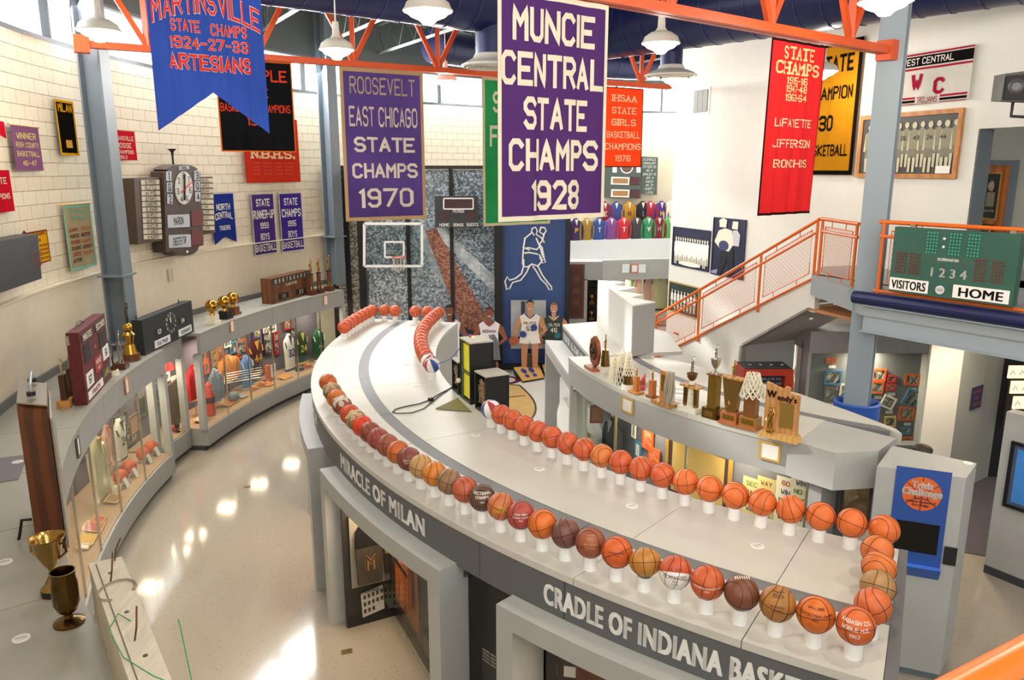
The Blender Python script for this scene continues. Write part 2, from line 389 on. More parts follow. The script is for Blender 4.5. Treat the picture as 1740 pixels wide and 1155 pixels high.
# steel columns
def column(name, label, c, ang, w, d, z0, z1, m=STEEL):
    t = thing(name, label, 'column', (c[0], c[1], z0), 'grey steel columns'); M = Matrix.Rotation(math.radians(ang), 3, 'Z')
    for nm, cx, cy, sx, sy in (('flange', 0, -d/2, w, 0.03), ('flange', 0, d/2, w, 0.03), ('web', 0, 0, 0.025, d-0.03)):
        q = M @ Vector((cx, cy, 0)); MB().box((c[0]+q.x, c[1]+q.y, (z0+z1)/2), (sx, sy, z1-z0), math.radians(ang)).build(nm, m, t)
    q = Vector((c[0], c[1], 0)); MB().box((q.x, q.y, 3.73), (w+0.16, d+0.10, 0.03), math.radians(ang)).build('seat_plate', m, t)
    return t
c1 = P(14.32, 182.0); c2 = P(14.35, 149.3); c3 = Vector((5.33, 11.38, 0))
column('steel_column', 'grey steel column by the block wall beside the wooden clock scoreboard', c1, 182-90, 0.34, 0.34, 2.41, 9.6)
column('steel_column', 'grey steel column at left edge of the crowd mural', c2, 149-90, 0.34, 0.34, 2.41, 9.6)
column('steel_column', 'pale grey steel column rising between stair landing and green scoreboard', c3, -32, 0.34, 0.36, 0, 9.6, mat('8F9CA6', 0.4))
# orange roof trusses
def truss(label, A, B, z, hgt, nodes, half=0.62):
    A = Vector((A[0], A[1], z)); B = Vector((B[0], B[1], z)); t = thing('roof_truss', label, 'truss', A, 'orange roof trusses'); d = (B-A).normalized(); L = (B-A).length
    pr = Vector((-d.y, d.x, 0))
    for s in (-1, 1):
        MB().bar(A+pr*(0.05*s), B+pr*(0.05*s), 0.075, 0.10).build('bottom_chord', ORANGE, t)
        MB().bar(A+pr*(0.05*s)+Vector((0,0,hgt)), B+pr*(0.05*s)+Vector((0,0,hgt)), 0.075, 0.10).build('top_chord', ORANGE, t)
    s = nodes[0]
    while s < L-0.3:
        n0 = A+d*s
        for k in (-half, 0, half):
            MB().bar(n0+Vector((0,0,0.03)), n0+d*k+Vector((0,0,hgt)), 0.06, 0.085).build('web_member', ORANGE, t)
        s += nodes[1]
    MB().box(A, (0.22, 0.22, 0.26), math.atan2(d.y, d.x)).build('end_bracket', ORANGE, t)
    return t
dA = Vector((0.7915, 0.6112, 0)); TA0 = Vector((5.18, 11.2, 0))
TRA = lambda s: TA0-dA*s
truss('near orange roof truss holding the largest purple banner', TRA(0), TRA(13.5), 7.1, 1.25, (1.0, 1.75))
TB0 = Vector((-6.75, 12.75, 0)); TB1 = Vector((3.75, 19.2, 0)); dB = (TB1-TB0).normalized()
truss('far orange roof truss running from the left steel column', TB0, TB1, 7.42, 1.15, (0.95, 1.75))
# open-web bar joists under the deck
JM = mat('A9AFAC', 0.5, 0.2); pB = Vector((-dB.y, dB.x, 0))
for i in range(9):
    a = TB0+dB*(0.4+1.9*i)+pB*(-7); b = a+pB*16; a.z = b.z = 8.75
    t = thing('bar_joist', 'thin grey open-web roof joist, %s from the left steel column' % ('first', 'second', 'third', 'fourth', 'fifth', 'sixth', 'seventh', 'eighth', 'ninth')[i], 'joist', a, 'grey bar joists under the roof deck')
    MB().bar(a+Vector((0,0,.75)), b+Vector((0,0,.75)), 0.09, 0.05).build('top_chord', JM, t)
    MB().bar(a, b, 0.07, 0.05).build('bottom_chord', JM, t)
    wv = MB(); m = 16
    for k in range(m):
        p0 = a+(b-a)*(k/m); p1 = a+(b-a)*((k+.5)/m)+Vector((0,0,.75)); p2 = a+(b-a)*((k+1)/m); wv.tube([p0, p1, p2], 0.013, 4)
    wv.build('web_rods', mat('555B5A', 0.6), t)
# navy round ducts
def duct(label, pts, r, drop=None):
    pts = [Vector(p) for p in pts]; t = thing('air_duct', label, 'duct', pts[0], 'navy round ducts')
    MB().tube(pts, r, 28).build('duct_pipe', NAVY, t, True)
    rib = MB()
    for a, b in zip(pts, pts[1:]):
        L = (b-a).length; k = int(L/0.42)
        for i in range(1, k):
            q = a+(b-a)*(i/k); dd = (b-a).normalized()*0.012; rib.tube([q-dd, q+dd], r+0.012, 24)
    rib.build('seam_rings', mat('2B3566', 0.35, 0.2), t); return t
def diffuser(label, x, y, z0, z1, r, R):
    t = thing('ceiling_diffuser', label, 'diffuser', (x, y, z0), 'round ceiling diffusers')
    MB().lathe([(r, z0+0.12), (r, z1)], (x, y, 0), 24).build('drop_pipe', NAVY, t, True)
    MB().lathe([(r+.02, z0+0.20), (r+.05, z0+.13), (R*.8, z0+0.08), (R, z0+.02), (R, z0), (R*.93, z0-.02), (R*.85, z0+.03)], (x, y, 0), 28).build('outer_ring', mat('D8D6CE', .5), t, True)
    for k in (.72, .5, .28):
        MB().lathe([(R*k, z0+.02), (R*k*1.12, z0-.03), (R*k*1.16, z0-.02), (R*k*1.04, z0+.03)], (x, y, 0), 24).build('louver_ring', mat('CFCdC4', .5), t, True)
duct('long navy duct above the far truss on the left', [(-9, 8.0, 8.42), (1.9, 16.2, 8.42)], 0.56)
duct('large navy duct reaching over the red banner on the right', [(1.9, 16.4, 8.30), (8.6, 9.2, 8.30)], 0.62)
duct('distant navy duct curving along the back windows', [P(12.6, th, 8.75) for th in range(140, 92, -4)], 0.45)
diffuser('large round diffuser hanging beside the biggest purple banner', -0.35, 14.45, 7.3, 8.2, 0.30, 0.56)
diffuser('round diffuser on navy drop behind the pendant lamps', 3.05, 15.5, 7.25, 8.2, 0.21, 0.50)
# pendant lamps
BULB = mat('FFF0D0', 0.4, emit=14); SHADE = mat('E9E6DC', 0.4)
def pendant(label, p, d=0.56, power=50):
    t = thing('pendant_lamp', label, 'lamp', p, 'white pendant lamps'); x, y, z = p; r = d/2
    MB().tube([(x, y, z+0.36), (x, y, 9.6)], 0.012, 6).build('stem', SHADE, t)
    MB().lathe([(.045, z+.38), (.055, z+.20), (.10, z+.14)], (x, y, 0), 20).build('socket_neck', SHADE, t, True)
    MB().lathe([(.05, z+.17), (r*.55, z+.135), (r*.85, z+.08), (r*.92, z+.03), (r, z), (r*.97, z-.012), (r*.8, z+.04), (.06, z+.11)], (x, y, 0), 28).build('shade', SHADE, t, True)
    MB().lathe([(r*.90, z-.002), (r*.70, z-.06), (r*.35, z-.10), (.06, z-.14), (.0, z-.15)], (x, y, 0), 24).build('bulb', BULB, t, True)
    l = bpy.data.lights.new('pendant_light', 'POINT'); l.energy = power; l.color = (1, .90, .76); l.shadow_soft_size = 0.1
    o = bpy.data.objects.new('pendant_light', l); COL.objects.link(o); o.parent = t; o.location = (0, 0, -0.24)
for px, py, z, lab, d in ((572, 84, 7.22, 'pendant lamp hanging in front of the far truss', .52), (727, 18, 7.22, 'pendant lamp left of the largest purple banner, cut by top edge', .56),
        (1123, 73, 7.22, 'pendant lamp right of the largest purple banner', .54), (1147, 134, 7.22, 'pendant lamp below the round diffuser near white wall', .56),
        (1397, 121, 7.22, 'pendant lamp half hidden by the long red banner', .56), (1505, 2, 7.22, 'pendant lamp at the top of the right steel column', .56),
        (168, 52, 7.3, 'pendant lamp in front of the left steel column', .56), (757, 137, 7.3, 'distant pendant lamp before the back windows', .5)):
    pendant(lab, uz(px, py, z), d)
# extra pendants, added out of view to brighten the near part of the hall
for i, (x, y) in enumerate(((3.6, 4.6), (0.6, 3.2), (-2.4, 2.6), (6.2, 6.4), (1.5, -0.5))): pendant('added unseen pendant lamp over the near balcony, beyond the top of the picture, %s from the right' % ('second', 'third', 'fifth', 'first', 'fourth')[i], Vector((x, y, 7.6)), .56, 170)
# ================================================================ island with the rows of balls
R_RIM = 10.82; ISL0, ISL1 = 167.0, 241.6
isl = thing('island_counter', 'long curved grey island counter carrying the rows of basketballs', 'counter', P(9.9, 215, 0))
tp = MB()
seams = [167, 181, 196.5, 203.5, 211, 229.5, 236.6, 241.2]
for a, b in zip(seams, seams[1:]): MB().sector(8.86, 9.96, a+0.02, b-0.02, 2.34, 2.4).build('top_panel', TOPG, isl)
for a, b in zip(seams, seams[1:]): MB().sector(10.12, 10.83, a+0.02, b-0.02, 2.34, 2.4).build('top_panel', TOPG, isl)
for a, b in ((167, 193.6), (193.65, 204.2), (204.25, 226.9), (226.95, 241.2)): MB().sector(9.96, 10.12, a, b, 2.30, 2.395).build('dark_stripe', STRIPE, isl)
MB().sector(8.86, 10.84, 241.2, 241.62, 1.96, 2.405).build('end_trim', DARKG, isl)
for a, b in ((167, 204), (204.05, 223.9), (223.95, 229), (229.05, 241.5)): MB().sector(10.72, 10.82, a, b, 1.98, 2.338).build('fascia', DARKG, isl)
MB().sector(8.87, 8.90, 167, 241.3, 0.1, 2.338).build('inner_face', GREYF, isl)
MB().sector(8.9, 10.8, 166.9, 167.0, 0.1, 2.39, 1).build('end_panel', GREYF, isl)
MB().sector(8.9, 10.72, 241.0, 241.3, 0.1, 1.96, 1).build('end_panel', GREY, isl)
MB().sector(9.3, 9.4, 167, 241.2, 0.0, 2.34).build('core_wall', DARKG, isl)
for a, b in ((167, 189.5), (203.4, 207.0), (222.3, 226.0)): MB().sector(10.55, 10.70, a, b, 0.02, 1.99).build('black_panel', mat('141416', .35), isl)
for txt, ta, tb, z in (('MIRACLE OF MILAN', 208.3, 219.6, 2.165), ('CRADLE OF INDIANA BASKETBALL', 227.9, 240.9, 2.165), ('HALL TIPOFF', 191.5, 200.5, 2.165)):
    mb = font_mb(txt, 0.175, 0.085, 1.0); k = math.radians(tb-ta)*R_RIM/mb.w
    for v in mb.v: v.x *= k
    on_arc(mb, R_RIM, (ta+tb)/2, z, 0.004); letters(mb, 'letter', WHITE, isl)
# recessed disc lights in the counter tops
def disc(p, r=0.055, lab='', n=[0]):
    t = thing('puck_light', lab, 'downlight', p, 'round puck covers in the counter tops')
    MB().lathe([(r, 0), (r, .006), (r*.8, .008)], p, 20).build('rim', WHITE, t); MB().lathe([(r*.78, .006), (r*.78, .009)], p, 20).build('lens', mat('D9D8D2', .3), t)
    MB().box(p+Vector((0,0,.010)), (r*1.3, r*.18, .003), .5).build('slot', mat('B9B8B2', .5), t)
discs = [((808, 739), 'white puck cover on the island top nearest the game machine'), ((917, 797), 'white puck cover on the island top, second from the game machine'),
    ((1074, 860), 'white puck cover on the island top amid the middle of the inner row'), ((1287, 928), 'white puck cover on the island top nearest the trivia kiosk'),
    ((697, 592), 'puck cover on the bright far part of the island'), ((691, 619), 'puck cover on the bright far island, nearer one'), ((709, 655), 'puck cover on the far island beside the striped ball'),
    ((580, 597), 'puck cover on the outer strip of the far island, far one'), ((571, 615), 'puck cover on the outer strip of the far island, middle one'), ((563, 637), 'puck cover on the outer strip of the far island, near one'),
    ((30, 785), 'puck cover on the left case top behind the brown board'), ((8, 955), 'puck cover on the left case top at the picture edge'), ((36, 1085), 'puck cover on the left case top below the cups'),
    ((1295, 704), 'puck cover on the trophy counter behind the tallest trophy')]
for q, lab in discs: disc(uz(q[0], q[1], 2.4), .055, lab)
# portal frames standing out from the island's outer side
def portal(label, t0, t1, inner):
    t = thing('portal_frame', label, 'display frame', P(10.95, (t0+t1)/2, 0), 'grey portal frames around the island')
    lw = 0.95
    MB().sector(10.74, 11.02, t0, t1, 1.82, 2.0).build('lintel', GREYF, t)
    MB().sector(10.62, 11.02, t0, t0+lw, 0.0, 1.82, 1).build('jamb', GREYF, t)
    MB().sector(10.62, 11.02, t1-lw, t1, 0.0, 1.82, 1).build('jamb', GREYF, t)
    MB().sector(9.45, 10.74, t0, t1, 1.86, 1.97).build('soffit', mat('6A665E', .7), t)
    # warm bay floor and V-shaped back panels
    return t
BAYM = mat('3A3834', .6)
def bay(label, t0, t1, tm, Rm, pts=None):
    t = thing('bay_panel', label, 'panel', P(10.3, tm, 0)); a = P(10.62, t0+0.9, 0); m = P(Rm, tm, 0); b = P(10.62, t1-0.9, 0)
    if pts: a, m, b = pts
    for nm, p, q in (('side_panel', a, m), ('back_panel', m, b)):
        n = Vector((-(q-p).y, (q-p).x, 0)).normalized()*0.04
        if n.dot(Vector((CEN.x, CEN.y, 0))-p) < 0: n = -n
        MB().slab([p, q, q+Vector((0,0,1.86)), p+Vector((0,0,1.86))], n).build(nm, BAYM, t)
        MB().slab([p, q, q+Vector((0,0,.12)), p+Vector((0,0,.12))], -n*.6).build('kick_strip', mat('2B2A29', .6), t)
    l = bpy.data.lights.new('bay_light', 'AREA'); l.size = .5; l.energy = 22; l.color = (1, .78, .5); o = bpy.data.objects.new('bay_light', l); COL.objects.link(o)
    o.parent = t; o.location = P(10.45, tm, 1.80)-OFF[t.name]; return a, m, b
portal('grey portal frame at far left around the island side', 189.6, 203.2, None)
portal('grey portal frame under the white MIRACLE OF MILAN lettering', 207.0, 222.2, None)
portal('grey portal frame under the CRADLE lettering, cut by bottom edge', 226.1, 241.0, None)
bay('dark angled panels inside the leftmost portal', 189.6, 203.2, 195.5, 9.75)
BM = bay('dark angled panels behind the letter sweater', 207.0, 222.2, 211.3, 9.75, (uz(590, 1066, 0), uz(674, 1043, 0), P(10.60, 221.2, 0)))
BC = bay('dark angled panels inside the nearest portal', 226.1, 241.0, 232.5, 9.8, (P(10.6, 227.1, 0), P(10.15, 231.8, 0), P(10.6, 240, 0)))

# ---------------------------------------------------------------- basketballs
BR = 0.121
ballm = MB().ball((0,0,0), BR, 28, 18).mesh('ball_skin', None, True)
sm = MB()
def ring(fn, n=40): return [fn(2*math.pi*i/n) for i in range(n)]
rr = BR+0.0004
sm.tube(ring(lambda t: (rr*math.cos(t), rr*math.sin(t), 0)), .0022, 4, True)
sm.tube(ring(lambda t: (rr*math.cos(t), 0, rr*math.sin(t))), .0022, 4, True)
for s in (1, -1):
    pts = []
    for i in range(40):
        t = 2*math.pi*i/40; d = Vector((math.cos(t)*0.75, s*(0.62+0.0*math.sin(t)), math.sin(t)*0.75)); d.y = s*(0.50+0.22*math.cos(2*t)); pts.append(d.normalized()*rr)
    sm.tube(pts, .0022, 4, True)
seamm = sm.mesh('ball_seam', mat('2A1C16', .7))
stand = MB().lathe([(.056, 0), (.056, .115), (.050, .115), (.050, .02)], (0,0,0), 24).mesh('pipe_ring', mat('F4F4F2', .4), True)
wm = MB()   # beach-ball panels for the red, white and blue balls
for k in range(8):
    a0 = 2*math.pi*k/8
def panel(k, col):
    mb = MB(); n = 6
    def f(u, v):
        a = 2*math.pi*(k+u)/8; t = math.pi*(0.02+0.96*v); return Vector((math.sin(t)*math.cos(a), math.sin(t)*math.sin(a), math.cos(t)))*(BR+.0012)
    mb.grid(f, 5, 14); return mb.mesh('panel', col, True)
RWB = [panel(k, mat(c, .45)) for k, c in enumerate(('B0303A', 'EDEAE4', '2B4C9A', 'EDEAE4', 'B0303A', 'EDEAE4', '2B4C9A', 'EDEAE4'))]
BALLS = []
def ordinal(n):
    W = ['first','second','third','fourth','fifth','sixth','seventh','eighth','ninth','tenth','eleventh','twelfth','thirteenth','fourteenth','fifteenth','sixteenth','seventeenth','eighteenth','nineteenth','twentieth',
         'twenty-first','twenty-second','twenty-third','twenty-fourth','twenty-fifth','twenty-sixth','twenty-seventh','twenty-eighth','twenty-ninth','thirtieth']
    return W[n-1]
def ball(p, hexc, label, slabel, group, rwb=False, sq=None, rot=None, rough=0.45, seam=True, gain=1.1):
    p = Vector((p.x, p.y, 2.4))
    s = bpy.data.objects.new('ball_stand', stand); COL.objects.link(s); s.location = p; tag(s, slabel, 'stand', 'white ring stands under the balls')
    o = bpy.data.objects.new('basketball', ballm.copy() if False else ballm); COL.objects.link(o); o.location = p+Vector((0,0,.115+math.sqrt(BR**2-.05**2)))
    if len(ballm.materials) == 0: ballm.materials.append(None)
    o.material_slots[0].link = 'OBJECT'; o.material_slots[0].material = mat(hexc, rough, 0, .10, 14, .12, gain=gain)
    o.rotation_euler = rot or (random.uniform(-.5, .5), random.uniform(-.5, .5), random.uniform(0, 6.28))
    if sq: o.scale = sq
    tag(o, label, 'basketball', group); OFF[o.name] = Vector((0,0,0))
    if rwb:
        for k in range(8): c = bpy.data.objects.new('panel', RWB[k]); COL.objects.link(c); c.parent = o
    elif seam:
        c = bpy.data.objects.new('seam', seamm); COL.objects.link(c); c.parent = o
    BALLS.append(o); return o
def ball_text(o, lines, hexc, slab=False):
    """letters painted on the ball's side that faces the room's near end"""
    c = o.location; d = (CAMP-c); az = math.atan2(d.y, d.x); R_ = o.matrix_basis.to_3x3().inverted() if False else Matrix.Rotation(0, 3, 'Z')
    mb = MB()
    inv = o.rotation_euler.to_matrix().inverted()
    el = math.degrees(math.atan2(d.z, math.hypot(d.x, d.y)))*.8
    for txt, lat, h, wmax in lines:
        lat += el
        m = fit_text(txt, h, wmax, t=1.0, sub=.8)
        def f(v, lat=lat):
            la = math.radians(lat)+v.y/BR; lo = az+v.x/(BR*max(.35, math.cos(math.radians(lat)))); return inv @ Vector((math.cos(la)*math.cos(lo), math.cos(la)*math.sin(lo), math.sin(la)))*(BR+.0018)
        m.mapped(f); mb.add(m.v, m.f)
    q = mb.build('lettering', mat(hexc, .6), o, False, True); q['kind'] = 'stuff'; return q
G1 = 'balls along the outer rim'; G2 = 'balls along the inner edge'; G3 = 'balls at the far end of the island'
row = [(550,651,'C4612E','orange'),(560,666,'8E7358','torn grey-brown'),(563,678,'C8702F','tan orange'),(576,690,'8F4A36','paper-topped red-brown'),(588,707,'C9502F','orange-red'),(596,724,'9B7B55','torn tan leather'),
 (610,729,'D8401F','glossy bright red-orange'),(621,741,'8E4635','red-brown'),(635,751,'97483A','dark red'),(651,763,'95503A','brown-red'),(667.5,776.5,'BF6230','orange-brown'),(689,788,'7E4238','maroon lettered'),
 (709,802,'B88F55','tan gold leather'),(732.5,814,'CC7A2C','golden orange'),(758.6,828.7,'8D6A4A','grey-brown leather'),(786.6,842,'B4573A','rust orange'),(814,864.7,'5B4030','dark brown white-lettered'),
 (848,872,'BB6A3E','tan yellow-lettered'),(882,888,'A2433A','brick red white-lettered'),(920,903,'CE661F','vivid orange'),(960,921,'6C4238','dark maroon'),(1006,936,'8F4C32','signed brown-red'),(1051,953,'C4571F','signed orange'),
 (1097,974,'B0762C','dented yellow-brown'),(1149,989,'B9502E','half white, half red'),(1206,1006,'BD5629','white-lettered rust'),(1260,1035,'70402A','laced dark brown leather'),(1321,1043,'A06A2E','golden-brown signed leather'),
 (1385,1058.5,'C9641F','orange black-lettered'),(1450,1080.6,'C75E24','orange white-lettered')]
ths = [polar(uz(px, py, 2.62))[1] for px, py, _, _ in row]
OB = []
# the front row starts at the near corner; keep at least a ball's width between neighbours
for i in range(len(ths)-2, -1, -1): ths[i] = min(ths[i], ths[i+1]-1.325)
for i, (px, py, hx, nm) in enumerate(row):
    n = len(row)-i; p = P(10.62, ths[i])
    OB.append(ball(p, hx, '%s basketball, %s from the near right corner along the lettered rim' % (nm, ordinal(n)), 'white ring stand, %s from the near right corner along the lettered rim' % ordinal(n), G1,
        sq=(1, 1, .88) if 'dented' in nm else ((1,1,.95) if 'laced' in nm else None), rot=(0.25, 0.1, .6+.3*i) if i in (29, 28, 25, 24) else None))
endp = [(1495,1063,'C4602F','red-orange'),(1503.5,1029,'9C7648','faded tan'),(1514,990.5,'CB6C2C','bright orange'),(1511,962,'C9682C','orange')]
ep = [P(10.32, 240.55), P(10.04, 240.6), P(9.74, 240.5), P(9.46, 240.3)]
for i, (p, q) in enumerate(zip(ep, endp)):
    ball(p, q[2], '%s basketball on the near end edge, %s behind the corner ball' % (q[3], ordinal(i+1)), 'white ring stand on the near end edge, %s behind the corner' % ordinal(i+1), G1)
inn = [(1494,941),(1469,915),(1430,896),(1381.6,882),(1335,870),(1290,858),(1247,847),(1208.5,835),(1169.5,825),(1132,812.5),(1096,802),(1061,793.6),(1031,778),(1001.5,767.5),(973.5,758.5),(947.7,746.5),(924,737),(903,725.6),(882.6,716.6),(865.5,705)]
it = [polar(uz(px, py, 2.62))[1] for px, py in inn]
for i in range(1, len(it)): it[i] = min(it[i], it[i-1]-1.56)
for i, t in enumerate(it):
    last = i == len(it)-1; n = len(it)-i
    ball(P(9.04, t), 'CE6528' if i < 8 else ('CF7536' if i == 11 else 'C75A30'), 'red, white and blue basketball beside the black game machine' if last else 'orange basketball, %s from the trivia kiosk in the inner row' % ordinal(i+1),
        'white ring stand under the striped ball beside the game machine' if last else 'white ring stand, %s from the trivia kiosk in the inner row' % ordinal(i+1), G2, rwb=last)
nfar = 18
for i in range(nfar):
    t = 195.6-i*1.62; r = 9.05+0.010*i; st = i < 2
    ball(P(r, t), 'C95C38', ('red, white and blue basketball at the near end of the far inner row' if i == 0 else 'red, white and blue basketball second in the far inner row') if st else 'orange-red basketball, %s along the far inner row from the striped ball' % ordinal(i+1),
        'white ring stand, %s in the far inner row from the striped ball' % ordinal(i+1), G3, rwb=st)
for i, R_ in enumerate((9.48, 9.74)):
    ball(P(R_, 167.9), 'C8603A', 'orange basketball on the far end edge, %s left of the inner row' % ordinal(i+1), 'white ring stand on the far end edge, %s left of the inner row' % ordinal(i+1), G3)
for i, R_ in enumerate((10.18, 10.42)):
    ball(P(R_, 167.9), 'C8603A', 'orange basketball on the far end edge left of the dark stripe, %s from it' % ordinal(i+1), 'white ring stand on the far end left of the dark stripe, %s from it' % ordinal(i+1), G3)
for i in range(8):
    ball(P(10.66, 168.4+i*1.345), 'CB5A30', 'orange basketball on the far outer rim, %s from the far corner' % ordinal(i+1), 'white ring stand on the far outer rim, %s from the far corner' % ordinal(i+1), G3)
# painted balls
ball_text(OB[29], [('WABASH CO.', 12, .026, .20), ('NOBLE H.S.', -8, .026, .18), ('1962', -30, .024, .09)], 'F1EDE4')
ball_text(OB[28], [('SALEM SECTIONAL CHAMPS', 0, .018, .24), ('1962', -14, .016, .06), ('Spalding', 22, .018, .10)], '2A1B14')
ball_text(OB[27], [('CHAMPS', 42, .018, .10), ('1959', 28, .026, .11), ('SECTIONAL', -6, .014, .12), ('TOURNEY', -18, .014, .12)], '3A2616')
ball_text(OB[25], [('REGIONAL RUNNERS UP', -16, .014, .20), ('1965', -27, .012, .05)], 'E9E2D6')
ball_text(OB[18], [('FOUR AREA', 4, .016, .12), ('TOURNEY CHAMPS', -8, .014, .16), ('1966', -20, .014, .06)], 'E9E2D6')
ball_text(OB[17], [('ALL', 0, .026, .06), ('CHAMPS', -18, .028, .13)], 'C9B020')
ball_text(OB[16], [('SECTIONAL', 22, .026, .17), ('CHAMPS', 4, .026, .14), ('1930', -16, .014, .10)], 'F0ECE2')
ball_text(OB[11], [('SECTIONAL', -5, .018, .12), ('CHAMPIONS', -17, .014, .12)], 'E0D6C8')
ball_text(OB[21], [('TO OUR', 30, .014, .09), ('COACH', 18, .014, .09), ('BEST WISHES', -4, .013, .15), ('CHAMPIONS', -16, .013, .15)], 'C9A06A')
ball_text(OB[22], [('AUTOGRAPHED', 0, .014, .14), ('TEAM', -9, .012, .10)], '2A1712')
# white lower half of the two-tone ball
o = OB[24]; inv = o.rotation_euler.to_matrix().inverted()
hz = (CAMP-o.location); hz.z = 0; hz.normalize(); tl = math.radians(28); dn = hz*math.sin(tl)+Vector((0,0,-math.cos(tl))); e_1 = dn.orthogonal().normalized(); e_2 = dn.cross(e_1)
mb = MB().grid(lambda u, v: inv @ ((dn*math.cos(math.pi*.495*v)+(e_1*math.cos(2*math.pi*u)+e_2*math.sin(2*math.pi*u))*math.sin(math.pi*.495*v))*(BR+.0009)), 32, 10)
mb.build('white_half', mat('E9E7E2', .5), o, True, True)
ball_text(o, [('BLACKFORD', -14, .024, .20), ('124', -28, .020, .07), ('CASH', -40, .014, .06), ], '6A3A34'); ball_text(o, [('Wilson', 12, .024, .12)], '8E3A22')
# stitched lace, paper cap and torn flaps on the old leather balls
mb = MB(); o = OB[26]; inv = o.rotation_euler.to_matrix().inverted()
for k in range(7): q = Vector((-.05+.016*k, 0, .118)); mb.add([inv @ p for p in MB().box(q, (.006, .03, .012)).v], MB().box((0,0,0), (1,1,1)).f)
mb.build('lacing', IVORY, o, False, True)
for idx, hx in ((1, 'B9A080'), (3, 'CFC8BC'), (5, 'C8B089')):
    o = OB[idx]; mb = MB(); rnd = random.Random(idx)
    def ff(u, v):
        a = 2*math.pi*u; t = .95*v+(0.10*math.sin(7*a)+.06*math.sin(13*a+idx))*v; r = BR*(1.03+.07*v*math.sin(5*a+idx)); return Vector((r*math.sin(t)*math.cos(a), r*math.sin(t)*math.sin(a), r*math.cos(t)))
    mb.grid(ff, 30, 6); mb.build('paper_cap' if idx == 3 else 'torn_flap', mat(hx, .9, 0, .35, 45), o, True, True); o.rotation_euler = (.35, -.3, .3)
# ================================================================ right side: white wall, stair, landing, balcony
Z2 = 3.75
WA = Vector((4.2, 20.5, 0)); WB = Vector((6.68, 14.0, 0)); wd = (WB-WA).normalized(); wn = Vector((-wd.y, wd.x, 0))   # wn points away from the hall
if wn.x < 0: wn = -wn
def wp(px, py): return upl(px, py, WA, WB)
def vslab(a, b, z0, z1, off): return MB().slab([(a.x, a.y, z0), (b.x, b.y, z0), (b.x, b.y, z1), (a.x, a.y, z1)], off)
E0 = wp(1655, 300); ztop = wp(1660, 219).z; E1 = E0+wd*4.0
WM = WA+wd*4.6
struct(MB().slab([WA, WM, WM+Vector((0,0,2.75)), Vector((E0.x, E0.y, 2.75)), Vector((E0.x, E0.y, 9.6)), WA+Vector((0,0,9.6))], wn*0.3).build('wall_right', WHITEW))
struct(vslab(E0, E1, ztop, 9.6, wn*0.3).build('wall_right_header', WHITEW))
struct(vslab(WA+wn*0.3, WA+wn*0.3+Vector((2.2, 7.5, 0)), 0, 9.6, Vector((.3, 0, 0))).build('wall_right_return', WHITEW))
# corridor seen through the upper opening
K0 = E0+wn*0.3; back = 1.9
struct(vslab(K0-wd*4.5+wn*back, E1+wn*(back+.3), Z2, 7.5, wn*0.1).build('wall_corridor', mat('B9B6AD', .7)))
struct(vslab(E0-wd*.02, K0-wd*.02, Z2, ztop, wd*0.03).build('trim_3', mat('5E666E', .6)))
struct(MB().slab([K0-wd*4.5+Vector((0,0,ztop+.25)), K0-wd*4.5+wn*back+Vector((0,0,ztop+.25)), E1+wn*back+Vector((0,0,ztop+.25)), E1+Vector((0,0,ztop+.25))], (0,0,.05)).build('ceiling_corridor', WHITEW))
CA, CB = K0+wn*(back-.01), E1+wn*(back+.29)
struct(MB().prism([(K0.x-wd.x*4.5, K0.y-wd.y*4.5), (K0.x-wd.x*4.5+wn.x*2.2, K0.y-wd.y*4.5+wn.y*2.2), (E1.x+wn.x*2.2, E1.y+wn.y*2.2), (E1.x, E1.y)], Z2-.1, Z2).build('floor_corridor', GREY))
lite0 = bpy.data.lights.new('corridor_light', 'AREA'); lite0.energy = 40; lite0.size = 1.0; lite0.color = (1, .85, .65); lo = bpy.data.objects.new('corridor_light', lite0); COL.objects.link(lo); lo.location = K0+wn*.9-wd*.6+Vector((0,0,ztop+.2))
def cp(px, py): return upl(px, py, CA, CB)
a, b = cp(1676, 281), cp(1724, 281); dz1 = a.z
dr = thing('door_1', None, None, (a.x, a.y, Z2)); dr['kind'] = 'structure'
vslab(a, b, Z2, dz1, -wn*0.05).build('door_leaf', mat('B5682C', .4, 0, .2, 5, 0, 'wood', aniso=(1,1,.25)), dr)
for p, q, z0, z1 in ((a-wd*.09, a, Z2, dz1+.09), (b, b+wd*.09, Z2, dz1+.09), (a, b, dz1, dz1+.09)): vslab(p, q, z0, z1, -wn*0.09).build('door_frame', mat('6D7780', .5), dr)
MB().ball(b-wd*.10-wn*.1+Vector((0,0,Z2+1.0)), .03, 10, 8).build('door_handle', SILVER, dr)
dw = (b-a).length
pq = thing('portrait_plaque', 'dark portrait plaque in a gilt frame on the wooden upstairs door', 'plaque', a-wn*.06+wd*(dw*.40)+Vector((0,0,4.9)))
def plate(parent, name, c, wdt, h, m, dep=0.02, n=None, ax=None):
    n = n or -wn; ax = ax or wd
    return MB().slab([c-ax*(wdt/2)-Vector((0,0,h/2)), c+ax*(wdt/2)-Vector((0,0,h/2)), c+ax*(wdt/2)+Vector((0,0,h/2)), c-ax*(wdt/2)+Vector((0,0,h/2))], n*dep).build(name, m, parent)
pc = a-wn*.052+wd*(dw*.42); pc.z = dz1-.55
plate(pq, 'frame', pc, dw*.55, .86, OAK, .02); plate(pq, 'plate', pc-wn*.02, dw*.48, .80, mat('2A2722', .5), .006)
mbh = MB().ball(pc-wn*.03+Vector((0,0,.18)), .075, 14, 10, (1, .5, 1.3)); mbh.build('relief_head', mat('9A8F78', .5), pq, True)
plate(pq, 'relief_shoulders', pc-wn*.026-Vector((0,0,.06)), dw*.28, .26, mat('8A806A', .6), .01)
